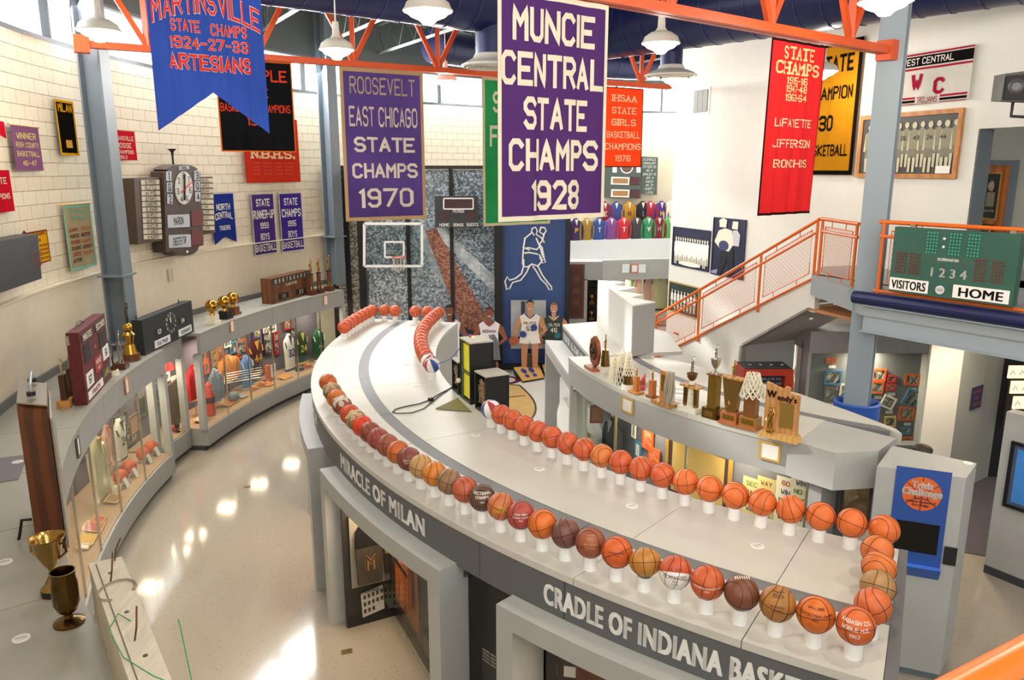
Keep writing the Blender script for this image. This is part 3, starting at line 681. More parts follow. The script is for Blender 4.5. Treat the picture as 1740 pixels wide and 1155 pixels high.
on_plane(fit_text('HALL OF FAME', .03, dw*.35), pc-wn*.03-Vector((0,0,.27)), wd, (0,0,1), 0).build('lettering', mat('C9BFA4'), pq)['kind'] = 'stuff'
p2_ = thing('text_plaque', 'small dark text plaque below the portrait on the door', 'plaque', pc-Vector((0,0,.75)))
plate(p2_, 'plate', pc-Vector((0,0,.72)), dw*.46, .42, mat('232326', .5), .015)
for i in range(4): on_plane(fit_text('IN MEMORY OF', .025, dw*.36), pc-wn*.017-Vector((0,0,.62+.07*i)), wd, (0,0,1)).build('lettering', mat('C9BFA4'), p2_)['kind'] = 'stuff'
# upper floor slab
SLAB = [(5.10, 13.0), (5.12, 11.05), (6.30, 9.30), (9.2, 5.0), (12, 5.0), (12, 12), (E0.x, E0.y), (6.75, 13.8), (6.5, 14.35), (5.75, 14.2)]
struct(MB().prism(SLAB, 3.42, Z2).build('floor_upper', mat('98A0A4', .6)))
# stair: side face plane from the landing corner downwards
SA = Vector((5.19, 13.0, 0)); SB = Vector((3.29, 17.0, 0)); sd = (SB-SA).normalized(); sn = Vector((sd.y, -sd.x, 0))
if sn.x < 0: sn = -sn
SLOPE = (3.72-1.33)/(SB-SA).length
def st(px, py):
    p = upl(px, py, SA, SB); return (p-SA).dot(sd), p.z
def sp(s, z, o=0.0): q = SA+sd*s+sn*o; return Vector((q.x, q.y, z))
zl = lambda s: 3.70-SLOPE*s          # line of the lower rail
stair = thing('staircase', 'white solid-sided staircase rising to the upper landing along the wall', 'staircase', sp(3, 0))
s1, z1 = st(1260, 588); s2, z2 = st(1372, 527); s3 = -1.95
MB().slab([sp(6.6, 0), sp(s1, 0), sp(s1, z1), sp(s1, zl(s1)), sp(6.6, max(.3, zl(6.6)))], sn*0.12).build('side_wall', WHITEW, stair)
MB().slab([sp(s1, z1), sp(s2, z2), sp(0, z2-.02), sp(0, zl(0)), sp(s1, zl(s1))], sn*0.12).build('side_wall', WHITEW, stair)
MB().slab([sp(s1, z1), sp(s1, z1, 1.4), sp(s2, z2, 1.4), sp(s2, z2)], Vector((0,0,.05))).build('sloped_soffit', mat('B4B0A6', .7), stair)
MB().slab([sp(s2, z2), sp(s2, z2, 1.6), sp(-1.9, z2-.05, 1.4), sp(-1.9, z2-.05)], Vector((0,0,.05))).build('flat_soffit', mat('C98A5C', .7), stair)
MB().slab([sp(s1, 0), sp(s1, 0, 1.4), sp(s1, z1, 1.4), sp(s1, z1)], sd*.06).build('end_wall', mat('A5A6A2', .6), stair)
MB().slab([sp(0, zl(0)-.35, -.0), sp(0, 3.75), sp(-1.85, 3.75), sp(-1.85, zl(0)-.35)], sn*.1).build('landing_edge', GREY, stair)
for k in range(13):
    s = 0.30*k+.15; MB().slab([sp(s, zl(s)-.30, .12), sp(s+.32, zl(s)-.30, .12), sp(s+.32, zl(s)-.30, 1.3), sp(s, zl(s)-.30, 1.3)], Vector((0,0,.06))).build('tread', GREY, stair)
# railings
def mesh_panel(fn, L, Hh, parent, step=0.075):
    wv = MB(); k = -int(Hh/step)-1
    while k*step < L+Hh:
        for sgn in (1, -1):
            u0, v0 = k*step, 0.0
            pts = []
            lo, hi = 0.0, Hh
            if sgn == 1:
                va = max(0, -u0); vb = min(Hh, L-u0)
                if vb > va: pts = [(u0+va, va), (u0+vb, vb)]
            else:
                u1 = k*step; va = max(0, u1-L); vb = min(Hh, u1)
                if vb > va: pts = [(u1-va, va), (u1-vb, vb)]
            if pts: wv.tube([fn(*pts[0]), fn(*pts[1])], .0025, 3)
        k += 1
    o = wv.build('wire_mesh', ORAIL, parent); o['kind'] = 'stuff'; return o
def railing(label, A, B, h0, h1, posts, ext=0.0, mesh=True, hand=True, r=.024, curl=False):
    """A,B: points at the walking line; rail between heights h0 and h1 above it"""
    A = Vector(A); B = Vector(B); d = B-A; L = d.length; u = d/L; up = Vector((0,0,1)); t = thing('orange_railing', label, 'railing', A, 'orange tube railings')
    at = lambda s, h: A+u*s+up*h
    MB().tube([at(-ext, h1), at(L+ext, h1)], r*1.25, 10).build('top_rail', ORAIL, t, True)
    MB().tube([at(0, h0), at(L, h0)], r, 10).build('bottom_rail', ORAIL, t, True)
    for s in posts: MB().tube([at(s, h0-.12), at(s, h1)], r, 10).build('post', ORAIL, t, True)
    if hand: MB().tube([at(0.02, h1-.20), at(L+.0, h1-.20)], r, 8).build('hand_rail', ORAIL, t, True)
    for a, b in zip(posts, posts[1:]):
        q0, q1 = a+.12, b-.12; v0, v1 = h0+.12, h1-.12
        MB().tube([at(q0, v0), at(q1, v0), at(q1, v1), at(q0, v1)], .010, 6, True).build('panel_frame', ORAIL, t)
        for f in (.25, .75):
            MB().tube([at(q0+(q1-q0)*f, h1), at(q0+(q1-q0)*f, v1)], .008, 6).build('spacer', ORAIL, t); MB().tube([at(q0+(q1-q0)*f, h0), at(q0+(q1-q0)*f, v0)], .008, 6).build('spacer', ORAIL, t)
        if mesh: mesh_panel(lambda x, y: at(q0+x, v0+y), q1-q0, v1-v0, t)
    return t
ps = [st(1389, 430)[0]+.02, st(1294, 480)[0], st(1190, 545)[0], st(1113, 585)[0]]
A = sp(0.02, zl(0.02), -.03); B = sp(4.47, zl(4.47), -.03); Ls = (B-A).length; kf = Ls/4.45
railing('orange railing with mesh panels climbing the stair', A, B, 0.02, 1.0, [0.03]+[q*kf for q in ps[1:3]]+[Ls-.03])
railing('orange railing along the upper landing beside the column', (5.17, 12.95, 3.70), (5.22, 11.65, 3.70), .02, 1.0, [.05, 1.25])
BE0 = Vector((5.22, 10.98, 3.78)); BE1 = Vector((7.6, 7.46, 3.78)); bd = (BE1-BE0).normalized(); bn = Vector((-bd.y, bd.x, 0))
if bn.y > 0: bn = -bn       # towards the camera side
railing('orange balcony railing behind the green scoreboard', BE0, BE1, .02, 1.0, [.06, 2.0, 4.1])
# navy pipe and grey beam below the balcony edge
pn = thing('bumper_pipe', 'navy pipe along the balcony edge under the scoreboard', 'pipe', BE0)
MB().tube([BE0-bd*.25+Vector((0,0,-.10))+bn*.06, BE1+Vector((0,0,-.10))+bn*.06], .095, 18).build('pipe_body', NAVY, pn, True)
bm_ = thing('balcony_beam', 'grey steel beam below the navy pipe', 'beam', BE0)
MB().bar(BE0-bd*.1+Vector((0,0,-.38)), BE1+Vector((0,0,-.38)), .05, .38).build('beam_web', mat('98A4AD', .45), bm_)
MB().bar(BE0-bd*.1+Vector((0,0,-.20)), BE1+Vector((0,0,-.20)), .20, .02).build('beam_flange', mat('98A4AD', .45), bm_); MB().bar(BE0-bd*.1+Vector((0,0,-.58)), BE1+Vector((0,0,-.58)), .20, .02).build('beam_flange', mat('98A4AD', .45), bm_)
# near railing by the camera, with the floor edge it stands on
nb = thing('orange_railing', 'blurred orange rail crossing the lower right corner close up', 'railing', (.63, .97, 3.75), 'orange tube railings')
MB().tube([(-1.2, -0.02, 4.75), (.63, .978, 4.75), (.83, 1.09, 4.75), (2.6, 2.05, 4.75)], .026, 16).build('top_rail', ORAIL, nb, True)
for q in ((-1.2, -0.02), (2.6, 2.05)): MB().tube([(q[0], q[1], 3.75), (q[0], q[1], 4.75)], .024, 10).build('post', ORAIL, nb, True)
struct(MB().prism([(-5.5, 2.1), (-3.2, 1.7), (-1.6, -0.25), (-0.4, -0.1), (3.0, 2.0), (4, 1.5), (4, -4), (-4.4, -4)], 3.45, 3.75).build('floor_balcony', GREY))
# green scoreboard hung on the balcony railing
SGA = BE0+bn*.12; SGB = BE1+bn*.12
def gp(px, py): return upl(px, py, SGA, SGB)
g0 = gp(1515, 440); g1 = gp(1728, 460); gz1 = gp(1520, 385).z; gz0 = gp(1512, 494).z
sb = thing('scoreboard', 'green electric scoreboard hung on the balcony railing', 'scoreboard', (g0.x, g0.y, gz0))
GW = (g1-g0).length; GRN = mat('2E5B4E', .5, 0, .05, 5)
vslab(Vector((g0.x, g0.y, 0)), Vector((g1.x, g1.y, 0)), gz0, gz1, -bn*.13).build('cabinet', GRN, sb)
SF = lambda u, v: Vector((g0.x, g0.y, gz0))+bd*(u*GW)+Vector((0,0,v*(gz1-gz0)))+bn*.004
GH = gz1-gz0
def gplate(name, u0, u1, v0, v1, m, dep=.012): return MB().slab([SF(u0, v0), SF(u1, v0), SF(u1, v1), SF(u0, v1)], bn*dep).build(name, m, sb)
gplate('name_plate', .01, .345, .03, .22, WHITE); gplate('name_plate', .55, .975, .03, .22, WHITE)
for txt, u, wd_ in (('VISITORS', .178, .30*GW), ('HOME', .762, .34*GW)):
    f = font_mb(txt, .115, .05); k = wd_/f.w
    for v in f.v: v.x *= k
    letters(on_plane(f, SF(u, .125), bd, (0,0,1), .014), 'letter', BLACK, sb)
for i, ch in enumerate('1234'):
    f = font_mb(ch, .115, .04); letters(on_plane(f, SF(.36+.085*i, .37), bd, (0,0,1), .003), 'letter', WHITE, sb)
    MB().lathe([(.012, 0), (.012, .01)], SF(.36+.085*i, .49), 10).build('red_lamp', mat('8E2620', .4), sb)
letters(on_plane(fit_text('SCOREMASTER', .035, .17*GW), SF(.48, .565), bd, (0,0,1), .003), 'lettering', WHITE, sb, False)
lg = MB(); q = SF(.445, .115); pts = [q+bd*(.058*math.cos(a*math.pi/12))+Vector((0,0,.058*math.sin(a*math.pi/12))) for a in range(24)]; lg.slab(pts, bn*.012); lg.build('round_badge', mat('D5D8D6', .5), sb)
lg = MB(); 
for k in range(6): lg.slab([q+bd*((k-2.5)*.014-.003)+bn*.013-Vector((0,0,.02)), q+bd*((k-2.5)*.014+.003)+bn*.013-Vector((0,0,.02)), q+bd*((k-2.5)*.014+.003)+bn*.013+Vector((0,0,.02)), q+bd*((k-2.5)*.014-.003)+bn*.013+Vector((0,0,.02))], bn*.002)
o = lg.build('badge_lettering', mat('8A9490'), sb); o['kind'] = 'stuff'
def digit(u, v, m):
    d = MB()
    for i in range(4):
        for j in range(7):
            c = SF(u, v)+bd*((i-1.5)*.040)+Vector((0,0,(j-3)*.043))
            d.slab([c+bd*(.013*math.cos(a*math.pi/3))+Vector((0,0,.013*math.sin(a*math.pi/3))) for a in range(6)], bn*.008)
    o = d.build('lamp_matrix', m, sb); o['kind'] = 'stuff'
for u in (.335, .52, .665): digit(u, .80, mat('3FA88A', .4))
for u in (.085, .205, .735, .865): digit(u, .46, mat('7E2A26', .4))
for v in (.75, .87): MB().ball(SF(.43, v), .018, 10, 8).build('colon_lamp', WHITE, sb)
for u in (.15, .93): MB().box(SF(u, 1.02)-bn*.05, (.07, .05, .05), math.atan2(bd.y, bd.x)).build('hanger', SILVER, sb)
# blue wrap at the foot of the right column, with orange emblem
wr = thing('column_wrap', 'blue fabric wrap with orange emblem round the foot of the steel column', 'wrap', (c3.x, c3.y, 0))
MB().lathe([(.31, 0), (.30, 1.0), (.33, 1.9), (.34, 2.00), (.31, 2.02), (.27, 1.96), (.24, 1.9)], (c3.x, c3.y, 0), 24).build('wrap_cloth', mat('2757B0', .6), wr, True)
az = math.atan2(-c3.y, -c3.x)
MB().grid(lambda u, v: Vector((c3.x+.335*math.cos(az-.35+(u-.5)*2*math.sqrt(max(0, 1-(2*v-1)**2))*.40), c3.y+.335*math.sin(az-.35+(u-.5)*2*math.sqrt(max(0, 1-(2*v-1)**2))*.40), 1.52+v*.36)), 10, 12).build('emblem', mat('E58A22', .6), wr, True)
# ---------------------------------------------------------------- below the balcony: photo case, red box, pillar, sign wall, doorway
CY = 14.6
pcs = thing('photo_case', 'grey wall case with collage of framed photos under the balcony', 'display case', uy(1465, 700, CY))
x0 = uy(1363, 620, CY).x; x1 = uy(1566, 660, CY).x
MB().box(((x0+x1)/2, CY+.1, 2.28), (x1-x0, .8, .42)).build('header', GREY, pcs)
MB().box(((x0+x1)/2, CY+.05, 1.1), (x1-x0, .06, 2.2)).build('back_panel', mat('77797C', .8), pcs)
for xx in (x0+.03, x1-.03): MB().box((xx, CY-.10, 1.05), (.06, .34, 2.1)).build('side_post', GREYF, pcs)
MB().box(((x0+x1)/2, CY-.10, .1), (x1-x0, .34, .2)).build('base', GREY, pcs)
MB().box(((x0+x1)/2, CY-.26, 1.14), (x1-x0-.12, .012, 1.86)).build('glass_pane', GLASS, pcs)
def lite(name, loc, power, size, parent=None, color=(1, .82, .58), tgt=None):
    l = bpy.data.lights.new(name, 'AREA'); l.energy = power; l.size = size; l.color = color; o = bpy.data.objects.new(name, l); COL.objects.link(o)
    o.location = Vector(loc)-(OFF[parent.name] if parent else Vector()); o.parent = parent; return o
lite('case_light', ((x0+x1)/2, CY-.12, 2.05), 40, .2, pcs)
rn = random.Random(3)
def photo_mat(seed, tone='9A958A'):
    return mat(['3B3A38', '57544E', '2F3336', '6B6456'][seed % 4], .6, 0, 0, 9+seed % 5*3, 0, 'crowd', hex2=['D8D2C2', 'C9C6BE', 'B7B9B8', 'DCCFA8'][seed % 4])
def framed(label, c, ax, n, wdt, h, fm, im, tilt=0.0, group=None, fw=.035, dep=.025, up=Vector((0,0,1)), name='framed_picture', cat='picture', mount=None):
    c = Vector(c); ax = Vector(ax).normalized(); n = Vector(n).normalized(); u = (ax*math.cos(tilt)+up*math.sin(tilt)); v = (up*math.cos(tilt)-ax*math.sin(tilt))
    t = thing(name, label, cat, c-v*(h/2), group)
    q = lambda a, b: c+u*a+v*b
    fr = MB()
    for a0, a1, b0, b1 in ((-wdt/2, wdt/2, -h/2, -h/2+fw), (-wdt/2, wdt/2, h/2-fw, h/2), (-wdt/2, -wdt/2+fw, -h/2+fw, h/2-fw), (wdt/2-fw, wdt/2, -h/2+fw, h/2-fw)):
        fr.slab([q(a0, b0), q(a1, b0), q(a1, b1), q(a0, b1)], n*dep)
    fr.build('frame', fm, t)
    if mount: MB().slab([q(-wdt/2+fw*.5, -h/2+fw*.5), q(wdt/2-fw*.5, -h/2+fw*.5), q(wdt/2-fw*.5, h/2-fw*.5), q(-wdt/2+fw*.5, h/2-fw*.5)], n*dep*.45).build('mount', mount, t); fw = fw*2.2
    MB().slab([q(-wdt/2+fw, -h/2+fw), q(wdt/2-fw, -h/2+fw), q(wdt/2-fw, h/2-fw), q(-wdt/2+fw, h/2-fw)], n*dep*.6).build('print', im, t); return t
FO = mat('D9622A', .5); FB = mat('3C7BA8', .5); FR = mat('B8262B', .5); FW = mat('E9E6DC', .5); FG = mat('6A675F', .5)
coll = [(1415,641,30,26,FB,'blue-framed photo left of the column in the wall case'),(1410,668,20,26,FG,'grey-framed photo low left in the wall case'),(1435,663,18,24,FW,'white-framed photo left of the column'),(1412,612,18,10,FO,'orange-framed photo at the top left of the wall case'),
 (1493,637,24,22,FO,'upper orange-framed photo right of the column'),(1490,658,22,22,FO,'lower orange-framed photo right of the column'),(1515,643,16,13,FR,'upper small red-framed photo in the wall case'),(1513,657,16,13,FR,'lower small red-framed photo in the wall case'),
 (1550,645,26,20,FO,'orange-framed photo at the top right of the wall case'),(1509,683,24,22,FW,'tilted white photo card in the wall case'),(1549,676,26,30,FB,'tilted blue card with cream booklet'),(1540,702,27,25,FO,'orange-framed photo of a dome-roofed hall'),
 (1512,716,20,20,mat('D8C07A'),'cream card near the bottom of the wall case'),(1486,709,14,18,FO,'tilted orange photo low beside the column'),(1416,697,16,20,FO,'orange-framed photo low left beside the wrap'),(1539,731,20,14,FB,'blue-framed photo low right in the wall case'),(1540,752,18,24,FO,'yellow figure card at the bottom of the wall case')]
PX = CY/1305*1.03
for i, (px, py, w_, h_, fm, lab) in enumerate(coll):
    framed(lab, uy(px, py, CY+.005), (1,0,0), (0,-1,0), w_*PX, h_*PX, fm, photo_mat(i), {9: -.4, 10: -.4, 13: -.35}.get(i, rn.uniform(-.08, .08)), 'photos in the wall case', .03*1.2, .02)
    ct = MB().box(uy(px+2, py+h_*.5+6, CY+.012), (.14, .006, .06)).build('caption_card', PAPER); tag(ct, 'small white caption card below the %s' % lab.split(' in the')[0].split(' of the')[0], 'card', 'caption cards in the wall case')
# red display box
rb = thing('display_box', 'red display box with dark screen under the stair', 'display box', uy(1306, 700, 13.6))
rx0, rx1 = uy(1263, 640, 13.6).x, uy(1348, 640, 13.6).x; rz = uy(1300, 628, 13.6).z; RED = mat('C23A20', .45)
MB().box(((rx0+rx1)/2, 13.9, rz-.06), (rx1-rx0, .6, .12)).build('top_frame', RED, rb); MB().box(((rx0+rx1)/2, 13.9, rz+.005), (rx1-rx0-.06, .52, .02)).build('top_lid', mat('2E3238', .5), rb)
for xx in (rx0+.08, rx1-.07): MB().box((xx, 13.9, rz/2-.06), (.16, .6, rz-.12)).build('side_panel', RED, rb)
MB().box(((rx0+rx1)/2, 13.96, rz-.30), (rx1-rx0-.3, .36, .36)).build('sign_header', mat('23262B', .5), rb)
MB().box(((rx0+rx1)/2, 14.00, rz/2-.25), (rx1-rx0-.3, .34, rz-.6)).build('screen', mat('15171A', .15), rb)
for i in range(2): letters(on_plane(fit_text('DUST BOWL FINALS THE STORY', .05, .7), ((rx0+rx1)/2, 13.77, rz-.22-.09*i), (1,0,0), (0,0,1), .004), 'lettering', mat('B9C4CC'), rb, False)
for k in range(4): MB().lathe([(.03, 0), (.03, .01)], (rx0+.2+k*.2, 13.9, rz+.015), 12).build('vent_cap', mat('9DA4A8', .4), rb)
struct(MB().box((7.9, 15.9, 1.7), (3.7, .1, 3.4)).build('wall_under', mat('C9BDAA', .7)))
lite('added_pillar_fill', (7.0, 11.3, 3.38), 60, .4)  # added lamp, brightens the white pillar under the balcony
lite('recess_light', (5.35, 13.9, 2.85), 40, .3)
# pillar, sign wall, dark doorway
pw0 = uy(1571, 690, 12.3); pw1 = uy(1626, 690, 12.3); sg1 = uy(1694, 700, 13.2)
struct(vslab(Vector((pw0.x, 12.3, 0)), Vector((pw1.x, 12.3, 0)), 0, 3.42, Vector((0, .06, 0))).build('wall_pillar', WHITEW))
SW0 = Vector((pw1.x, 12.3, 0)); SW1 = Vector((sg1.x, 13.2, 0)); sw = (SW1-SW0).normalized(); swn = Vector((sw.y, -sw.x, 0))
struct(vslab(SW0, SW1, 0, 3.42, -swn*.2).build('wall_sign', mat('A9AAA4', .6)))
sc_ = upl(1658, 675, SW0, SW1)+swn*.005
sgn = thing('wall_sign_board', 'purple sign with red lettering on the grey wall', 'sign', sc_-Vector((0,0,.2)))
MB().slab([sc_-sw*.19-Vector((0,0,.2)), sc_+sw*.19-Vector((0,0,.2)), sc_+sw*.19+Vector((0,0,.2)), sc_-sw*.19+Vector((0,0,.2))], swn*.015).build('board', mat('2C2350', .6), sgn)
for i, tx in enumerate(('RESTROOMS', 'FILM', 'THEATER')): letters(on_plane(fit_text(tx, .05, .3), sc_+swn*.018+Vector((0,0,.11-.11*i)), sw, (0,0,1)), 'letter', mat('B04A3A'), sgn, False)
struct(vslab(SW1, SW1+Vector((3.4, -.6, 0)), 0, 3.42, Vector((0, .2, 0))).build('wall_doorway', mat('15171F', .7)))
gw = thing('lit_window', 'backlit grid window with sketches beyond the dark doorway', 'window', uy(1735, 680, 12.9))
LIT = mat('F2E3C0', .6, emit=.9)
for i in range(3):
    for j in range(4):
        a = uy(1712-4*(3-j)*-1+i*16-j*0, 720-j*26, 12.75); 
        pz = MB().box((a.x+.09, 12.78, a.z+.10), (.15, .02, .225)).build('pane', LIT, gw)
        MB().tube([(a.x+.05, 12.765, a.z+.05), (a.x+.09, 12.765, a.z+.13), (a.x+.13, 12.765, a.z+.06)], .006, 4).build('sketch', mat('4A3B32'), gw)
a = uy(1712, 720, 12.75); MB().box((a.x+.26, 12.80, a.z+.46), (.62, .02, 1.1)).build('frame', mat('2A241E', .6), gw)
# carpet, partition at the right edge with a framed jersey
struct(MB().prism([(6.2, 10.55), (7.1, 10.15), (12, 9), (12, 16), (5.2, 16), (5.8, 11.2)], 0.0, .012).build('floor_carpet', mat('5A565C', .95, 0, .1, 60, .3)))
PA = Vector((6.60, 9.80, 0)); PB = Vector((7.4, 8.55, 0)); pd = (PB-PA).normalized(); pnn = Vector((pd.y, -pd.x, 0))
if pnn.y > 0: pnn = -pnn
part = thing('partition', 'grey partition panel at the right picture edge', 'partition', PA)
vslab(PA, PB, .12, 2.35, -pnn*.2).build('panel', GREYF, part); vslab(PA, PB, 0, .12, -pnn*.18).build('kick_strip', KICK, part)
fc = upl(1742, 812, PA, PB); framed('black-framed blue jersey on the partition at the right edge', fc+pnn*.005+pd*.1, pd, pnn, .62, .92, BLACK, mat('3C87D8', .7, 0, .1, 6), 0, None, .04, .04, mount=mat('4A5570', .7))
# wall grille, speaker, pictures on the white wall
gq = wp(1192, 172)
gr = thing('wall_grille', 'grey louvred air grille high on the white wall', 'grille', gq-Vector((0,0,.3)))
plate(gr, 'frame', gq, .72, .62, WHITE, .02); plate(gr, 'backing', gq-wn*.021, .60, .52, mat('6E6E68', .6), .004)
for i in range(3):
    for j in range(14): plate(gr, 'slat', gq-wn*.026+wd*((i-1)*.195)+Vector((0,0,-.23+j*.035)), .18, .018, mat('A9A79E', .5), .012)
spk = uy(1722, 148, 9.6); sk = thing('loudspeaker', 'black loudspeaker on a bracket at the upper right', 'speaker', spk)
MB().hexa([spk+Vector(v) for v in ((-.20,-.12,-.17),(.16,-.22,-.19),(.22,.12,-.17),(-.14,.18,-.15),(-.19,-.12,.14),(.17,-.22,.18),(.22,.12,.18),(-.14,.18,.15))]).build('cabinet', mat('101012', .5), sk)
gn = Vector((-.26,-.95,0)).normalized(); gx = Vector((.95,-.26,0)).normalized(); gc = spk+Vector((-.02,-.185,-.01))
MB().slab([gc-gx*.17-Vector((0,0,.14)), gc+gx*.17-Vector((0,0,.16)), gc+gx*.17+Vector((0,0,.15)), gc-gx*.17+Vector((0,0,.12))], gn*.008).build('grille', mat('161618', .8), sk)
MB().lathe([(.09, 0), (.07, .01), (.02, -.01)], (0,0,0), 18).mapped(lambda v: gc+gn*(.012+v.z)+gx*(v.x-.06)+Vector((0,0,v.y))).build('cone', mat('3A3A3E', .4), sk)
MB().slab([gc+gx*(.06)+Vector((0,0,.02))+gn*.01, gc+gx*.15+Vector((0,0,.02))+gn*.01, gc+gx*.15+Vector((0,0,.12))+gn*.01, gc+gx*.06+Vector((0,0,.12))+gn*.01], gn*.004).build('horn', mat('101012', .3), sk)
MB().tube([spk+Vector((.05,.05,-.17)), spk+Vector((.05,.05,-.33)), spk+Vector((.5,.3,-.33))], .018, 8).build('bracket', BLACK, sk)
# printed people for team photographs: flat print on the paper
def figures(parent, c, ax, n, wdt, h, cnt, skin, top, low, rows=1, wide=1.0, leg=True, yo=0.0):
    sk_, tp_, lw_ = MB(), MB(), MB(); up = Vector((0,0,1)); q = lambda x, y, l=.002: c+ax*x+up*y+n*l
    def poly(mb, pts, l): mb.add([q(x, y, l) for x, y in pts], [tuple(range(len(pts)))])
    for r in range(rows):
        for i in range(cnt):
            x = (i-(cnt-1)/2+(.5 if r % 2 else 0))*wdt/cnt; s = h*(1-.10*r); y0 = -h/2+yo+r*h*.10; l = .006-.002*r; w_ = s*.085*wide
            head = [(x+w_*.55*math.cos(a*math.pi/5), y0+s*.90+s*.065*math.sin(a*math.pi/5)) for a in range(10)]; poly(sk_, head, l)
            poly(sk_, [(x-w_*1.35, y0+s*.42), (x-w_*.95, y0+s*.42), (x-w_*.7, y0+s*.78), (x-w_*1.1, y0+s*.78)], l-.0005); poly(sk_, [(x+w_*1.35, y0+s*.42), (x+w_*.95, y0+s*.42), (x+w_*.7, y0+s*.78), (x+w_*1.1, y0+s*.78)], l-.0005)
            poly(tp_, [(x-w_*.9, y0+s*.45), (x+w_*.9, y0+s*.45), (x+w_*1.05, y0+s*.76), (x+w_*.4, y0+s*.83), (x-w_*.4, y0+s*.83), (x-w_*1.05, y0+s*.76)], l)
            poly(lw_, [(x-w_*.95, y0+s*.28), (x-w_*.05, y0+s*.28), (x, y0+s*.34), (x+w_*.05, y0+s*.28), (x+w_*.95, y0+s*.28), (x+w_*.9, y0+s*.45), (x-w_*.9, y0+s*.45)], l)
            if leg:
                for sg_ in (-1, 1): poly(sk_, [(x+sg_*w_*.25, y0), (x+sg_*w_*.75, y0), (x+sg_*w_*.85, y0+s*.29), (x+sg_*w_*.15, y0+s*.29)], l-.0003)
    for nm, mb, m in (('printed_skin', sk_, skin), ('printed_tops', tp_, top), ('printed_shorts', lw_, low)):
        o = mb.build(nm, m, parent); o['kind'] = 'stuff'
SEP = mat('C9C2A6', .6); SEPD = mat('8C876F', .6)
c_ = (wp(1460, 245)+wp(1637, 245))/2; c_.z = (wp(1577, 188).z+wp(1577, 303).z)/2
ww = (wp(1634, 245)-wp(1462, 245)).length; hh = wp(1577, 188).z-wp(1577, 303).z
tpz = framed('oak-framed team photograph high on the white wall right of the column', c_-wn*.01, wd, -wn, ww, hh, mat('B97A3C', .45, 0, .12, 6, 0, 'wood'), mat('3E3D38', .5, 0, .15, 4), 0, None, .075, .05)
figures(tpz, c_-wn*.045-Vector((0,0,.02)), wd, -wn, ww-.2, hh-.24, 6, SEP, SEPD, mat('7A7663'), 2, 1.25)
for i, tx in enumerate(('25', '43', '24', '44')): letters(on_plane(fit_text(tx, .075, .12), c_-wn*.056+wd*((i-.2)*ww*.125+.0)+Vector((0,0,.12)), wd, (0,0,1)), 'lettering', mat('2E2C26'), tpz, False)
plate(tpz, 'caption_card', c_-wn*.055+wd*(ww*.38)-Vector((0,0,hh*.37)), ww*.13, .12, PAPER, .003)
# blue-toned posters on the white wall below the grille
def poster(label, px0, px1, py0, py1, bgm, fm=None):
    c = wp((px0+px1)/2, (py0+py1)/2); w_ = (wp(px1, (py0+py1)/2)-wp(px0, (py0+py1)/2)).length; h_ = wp((px0+px1)/2, py0).z-wp((px0+px1)/2, py1).z
    t = framed(label, c-wn*.01, wd, -wn, w_, h_, fm or bgm, bgm, 0, 'posters on the white wall', .03, .03); return t, c-wn*.035, w_, h_
DB = mat('1E2140', .5, 0, .2, 4)
t, c, w_, h_ = poster('dark blue team poster left of the walking coach poster', 1143, 1206, 388, 456, DB)
figures(t, c-Vector((0,0,h_*.08)), wd, -wn, w_*.9, h_*.72, 7, IVORY, WHITE, WHITE, 2)
MB().slab([c+wd*(w_*.3*math.cos(a*math.pi/8))+Vector((0,0,h_*(-.40+.06*math.sin(a*math.pi/8)))) for a in range(16)], -wn*.004).build('printed_oval', WHITE, t)
t, c, w_, h_ = poster('tall dark blue poster of a coach walking with a ball', 1211, 1266, 371, 471, DB)
q = lambda x, y, l=.006: c+wd*(x*w_)+Vector((0,0,y*h_))-wn*l
for nm, m, pts, l in (('printed_trousers', mat('0F1018'), [(-.30,-.48),(-.18,-.5),(0,-.2),(.1,-.5),(.22,-.5),(.18,.0),(-.16,.02)], .005), ('printed_sweater', IVORY, [(-.42,.08),(-.30,.28),(-.1,.33),(.1,.30),(.18,.08),(.05,-.06),(-.22,-.04)], .006), ('printed_head', IVORY, [(-.28,.34),(-.08,.34),(-.06,.47),(-.18,.5),(-.30,.46)], .006),
        ('printed_coat', mat('C9C7D0'), [(.14,.05),(.34,.05),(.36,.24),(.26,.32),(.12,.3)], .005), ('printed_head', IVORY, [(.10,.33),(.28,.33),(.28,.46),(.12,.46)], .005), ('printed_ball', mat('3A3E6A'), [(-.12+.16*math.cos(a*.52), .03+.09*math.sin(a*.52)) for a in range(12)], .008), ('printed_floor', mat('8F93B8'), [(-.5,-.5),(-.34,-.5),(-.1,-.36),(-.5,-.44)], .004)):
    MB().add([q(x, y, l) for x, y in pts], [tuple(range(len(pts)))]).build(nm, m, t)
t, c, w_, h_ = poster('gilt-framed team photograph beside the foot of the stair', 1137, 1188, 482, 535, mat('2E3A34', .5, 0, .3, 3), mat('B89B5A', .4))
figures(t, c-Vector((0,0,h_*.05)), wd, -wn, w_*.85, h_*.65, 8, IVORY, WHITE, mat('B9BDB4'), 1)
for px in (1140, 1147): pass
hdl = thing('door_handle_pair', 'pair of small orange wall brackets beside the stair rail', 'bracket', wp(1150, 566))
for k in (-.06, .06): MB().box(wp(1150, 566)-wn*.03+wd*k, (.05, .05, .04)).build('bracket', ORAIL, hdl)
